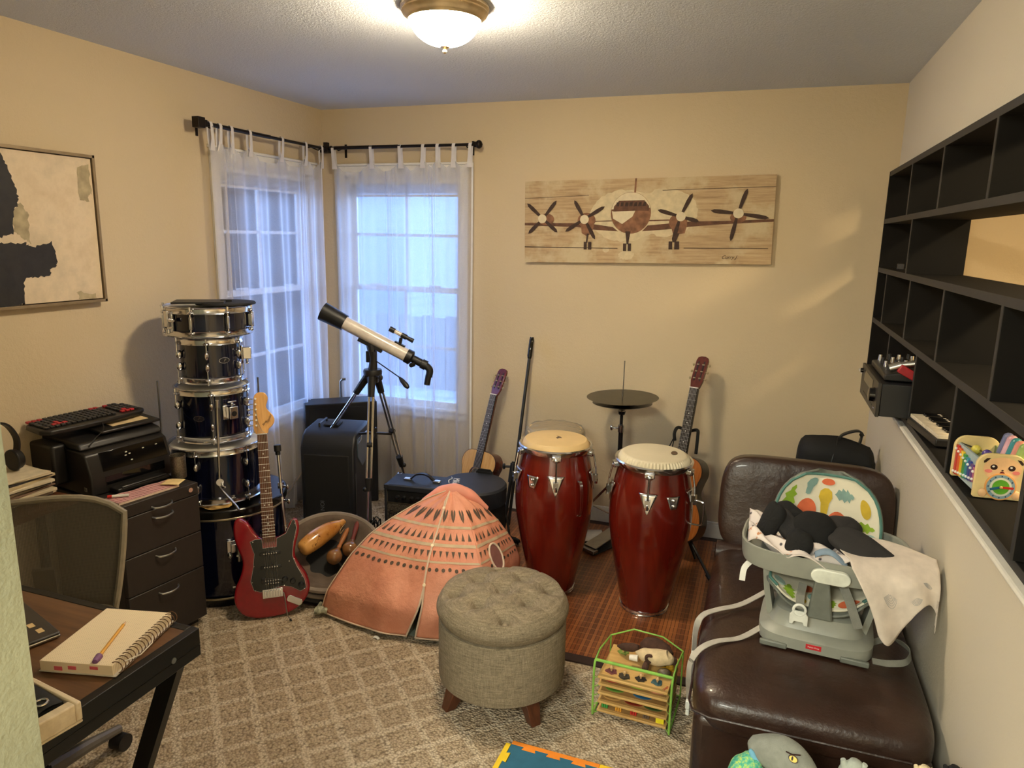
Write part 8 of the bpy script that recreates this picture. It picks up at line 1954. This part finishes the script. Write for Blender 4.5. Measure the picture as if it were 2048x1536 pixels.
lobe('head', headf, M_plg, pgx)
soft('body', [(0.055, 0.0, 0.045), (0.06, 0.0, 0.0), (0.05, 0.0, -0.055)], [0.04, 0.052, 0.054], M_plg, pgx)
def hsurf(u, w, off=0.001):
    p = Vector(headf(u, w)); c = Vector((p.x, 0, 0.105 - 0.040 * w)); n = (p - c).normalized(); return p + n * off
ec = (0.565, 0.72)
g = G(); g.tube([hsurf(0.60 + 0.05 * math.sin(k / 14 * 6) * 0.3 + 0.055 * (1 - k / 14.0) - 0.02, 0.08 + 0.76 * k / 14, 0.0005) for k in range(15)], 0.0016, 6); obj('mouth_line', g, M_eye, pgx)
p = hsurf(0.505, 0.66); n = (hsurf(0.505, 0.66, 0.01) - p).normalized(); n = Vector((0.05, -0.95, 0.3)).normalized()
p = Vector((p.x, min(p.y, -0.040), p.z)); F = face_frame(p, n, (0, 0, 1))
p = None
for uu_ in [0.5 + 0.5 * k / 60 for k in range(60)]:
    q = Vector(headf(uu_, 0.66))
    if p is None or abs(q.z - (0.105 - 0.07 * 0.66 + 0.020)) < abs(p.z - (0.105 - 0.07 * 0.66 + 0.020)): p = q if q.y < 0 or p is None else p
best = min([Vector(headf(k / 120, 0.66)) for k in range(120)], key=lambda q: abs(q.z - 0.126) + (10 if q.y > 0 else 0)); F = face_frame(best + Vector((0, -0.003, 0.0035)), (0.0, -0.72, 0.70), (0, 0, 1))
g = G(); g.M = F; outline_poly(g, [(0.011 * math.cos(a), 0.0085 * math.sin(a) - 0.002 * math.cos(a)) for a in [2 * PI * k / 20 for k in range(20)]], Matrix.Identity(4), 0.0); eo = obj('eye_outline', g, M_eye, pgx, smooth=False)
g = G(); g.M = F; outline_poly(g, [(0.009 * math.cos(a), 0.0065 * math.sin(a) - 0.001 * math.cos(a) - 0.0005) for a in [2 * PI * k / 20 for k in range(20)]], Matrix.Identity(4), 0.0005); obj('eye_yellow', g, mat('eye_yellow', (226, 200, 90), 0.4), eo, smooth=False)
g = G(); g.M = F; outline_poly(g, [(0.0022 * math.cos(a) - 0.002, 0.005 * math.sin(a)) for a in [2 * PI * k / 16 for k in range(16)]], Matrix.Identity(4), 0.001); obj('pupil', g, M_eye, eo, smooth=False)
g = G(); g.M = F; g.tube([(-0.018, 0.010, 0.001), (-0.004, 0.008, 0.002), (0.014, 0.013, 0.001)], 0.0018, 6); obj('brow', g, M_eye, eo)
t = NT('teal_plush'); v = t.coord(); n1 = t.noise(v, 70, 4, 0.7); t.color(t.ramp(n1, (0.38, lin((52, 150, 130))), (0.5, lin((86, 176, 148))), (0.62, lin((186, 210, 96))))); t.set(0.95); t.bump(n1, 0.6, 0.004)
ptl = thing('plush_dinosaur', 'teal speckled plush dinosaur left of the grey plush', 'plush toy', (2.782, -2.440, 0.372))
soft('body', [(0.0, 0.0, -0.055), (-0.003, 0.0, 0.035), (0.004, 0.0, 0.075), (0.018, -0.002, 0.098)], [0.050, 0.050, 0.044, 0.030, 0.010], t.m, ptl)
soft('crest', [(0.016, -0.004, 0.092), (0.004, -0.004, 0.108), (-0.002, -0.004, 0.118)], [0.008, 0.007, 0.004], mat('sky_plush', (110, 170, 200), 0.95), ptl)
g = G(); g.sph((0.028, -0.036, 0.052), (0.002, 0.002, 0.008), 10, 6); obj('eye', g, M_eye, ptl)
for nm_, lab, loc_, c, r in (('plush_toy', 'small pale grey fuzzy plush toy at the bottom edge of the photo', (3.012, -2.395, 0.455), (168, 176, 168), (0.030, 0.028, 0.034)), ('plush_toy', 'small cream plush toy at the bottom edge near the half wall', (3.155, -2.395, 0.492), (222, 206, 168), (0.022, 0.022, 0.024)), ('toy_block', 'black toy at the bottom edge beside the half wall', (3.215, -2.385, 0.500), (20, 20, 22), (0.022, 0.02, 0.026))):
    o = thing(nm_, lab, 'plush toy' if nm_ == 'plush_toy' else 'toy', loc_); m_ = mat('sm_%d' % c[0], c, 0.95, bump=0.7, bscale=200)
    soft('body', [(0, 0, 0.312 - loc_[2]), (0, 0, -0.02), (0, 0, 0.0), (0.004, 0, r[2])], [r[0] * 1.1, r[0] * 1.1, r[0] * 1.05, r[0] * 0.45], m_, o)
    for s_ in (-1, 1): soft('ear', [(s_ * r[0] * 0.6, 0, r[2] * 0.5), (s_ * r[0] * 0.8, 0, r[2] * 0.95)], [r[0] * 0.35, r[0] * 0.2], m_, o, 10)
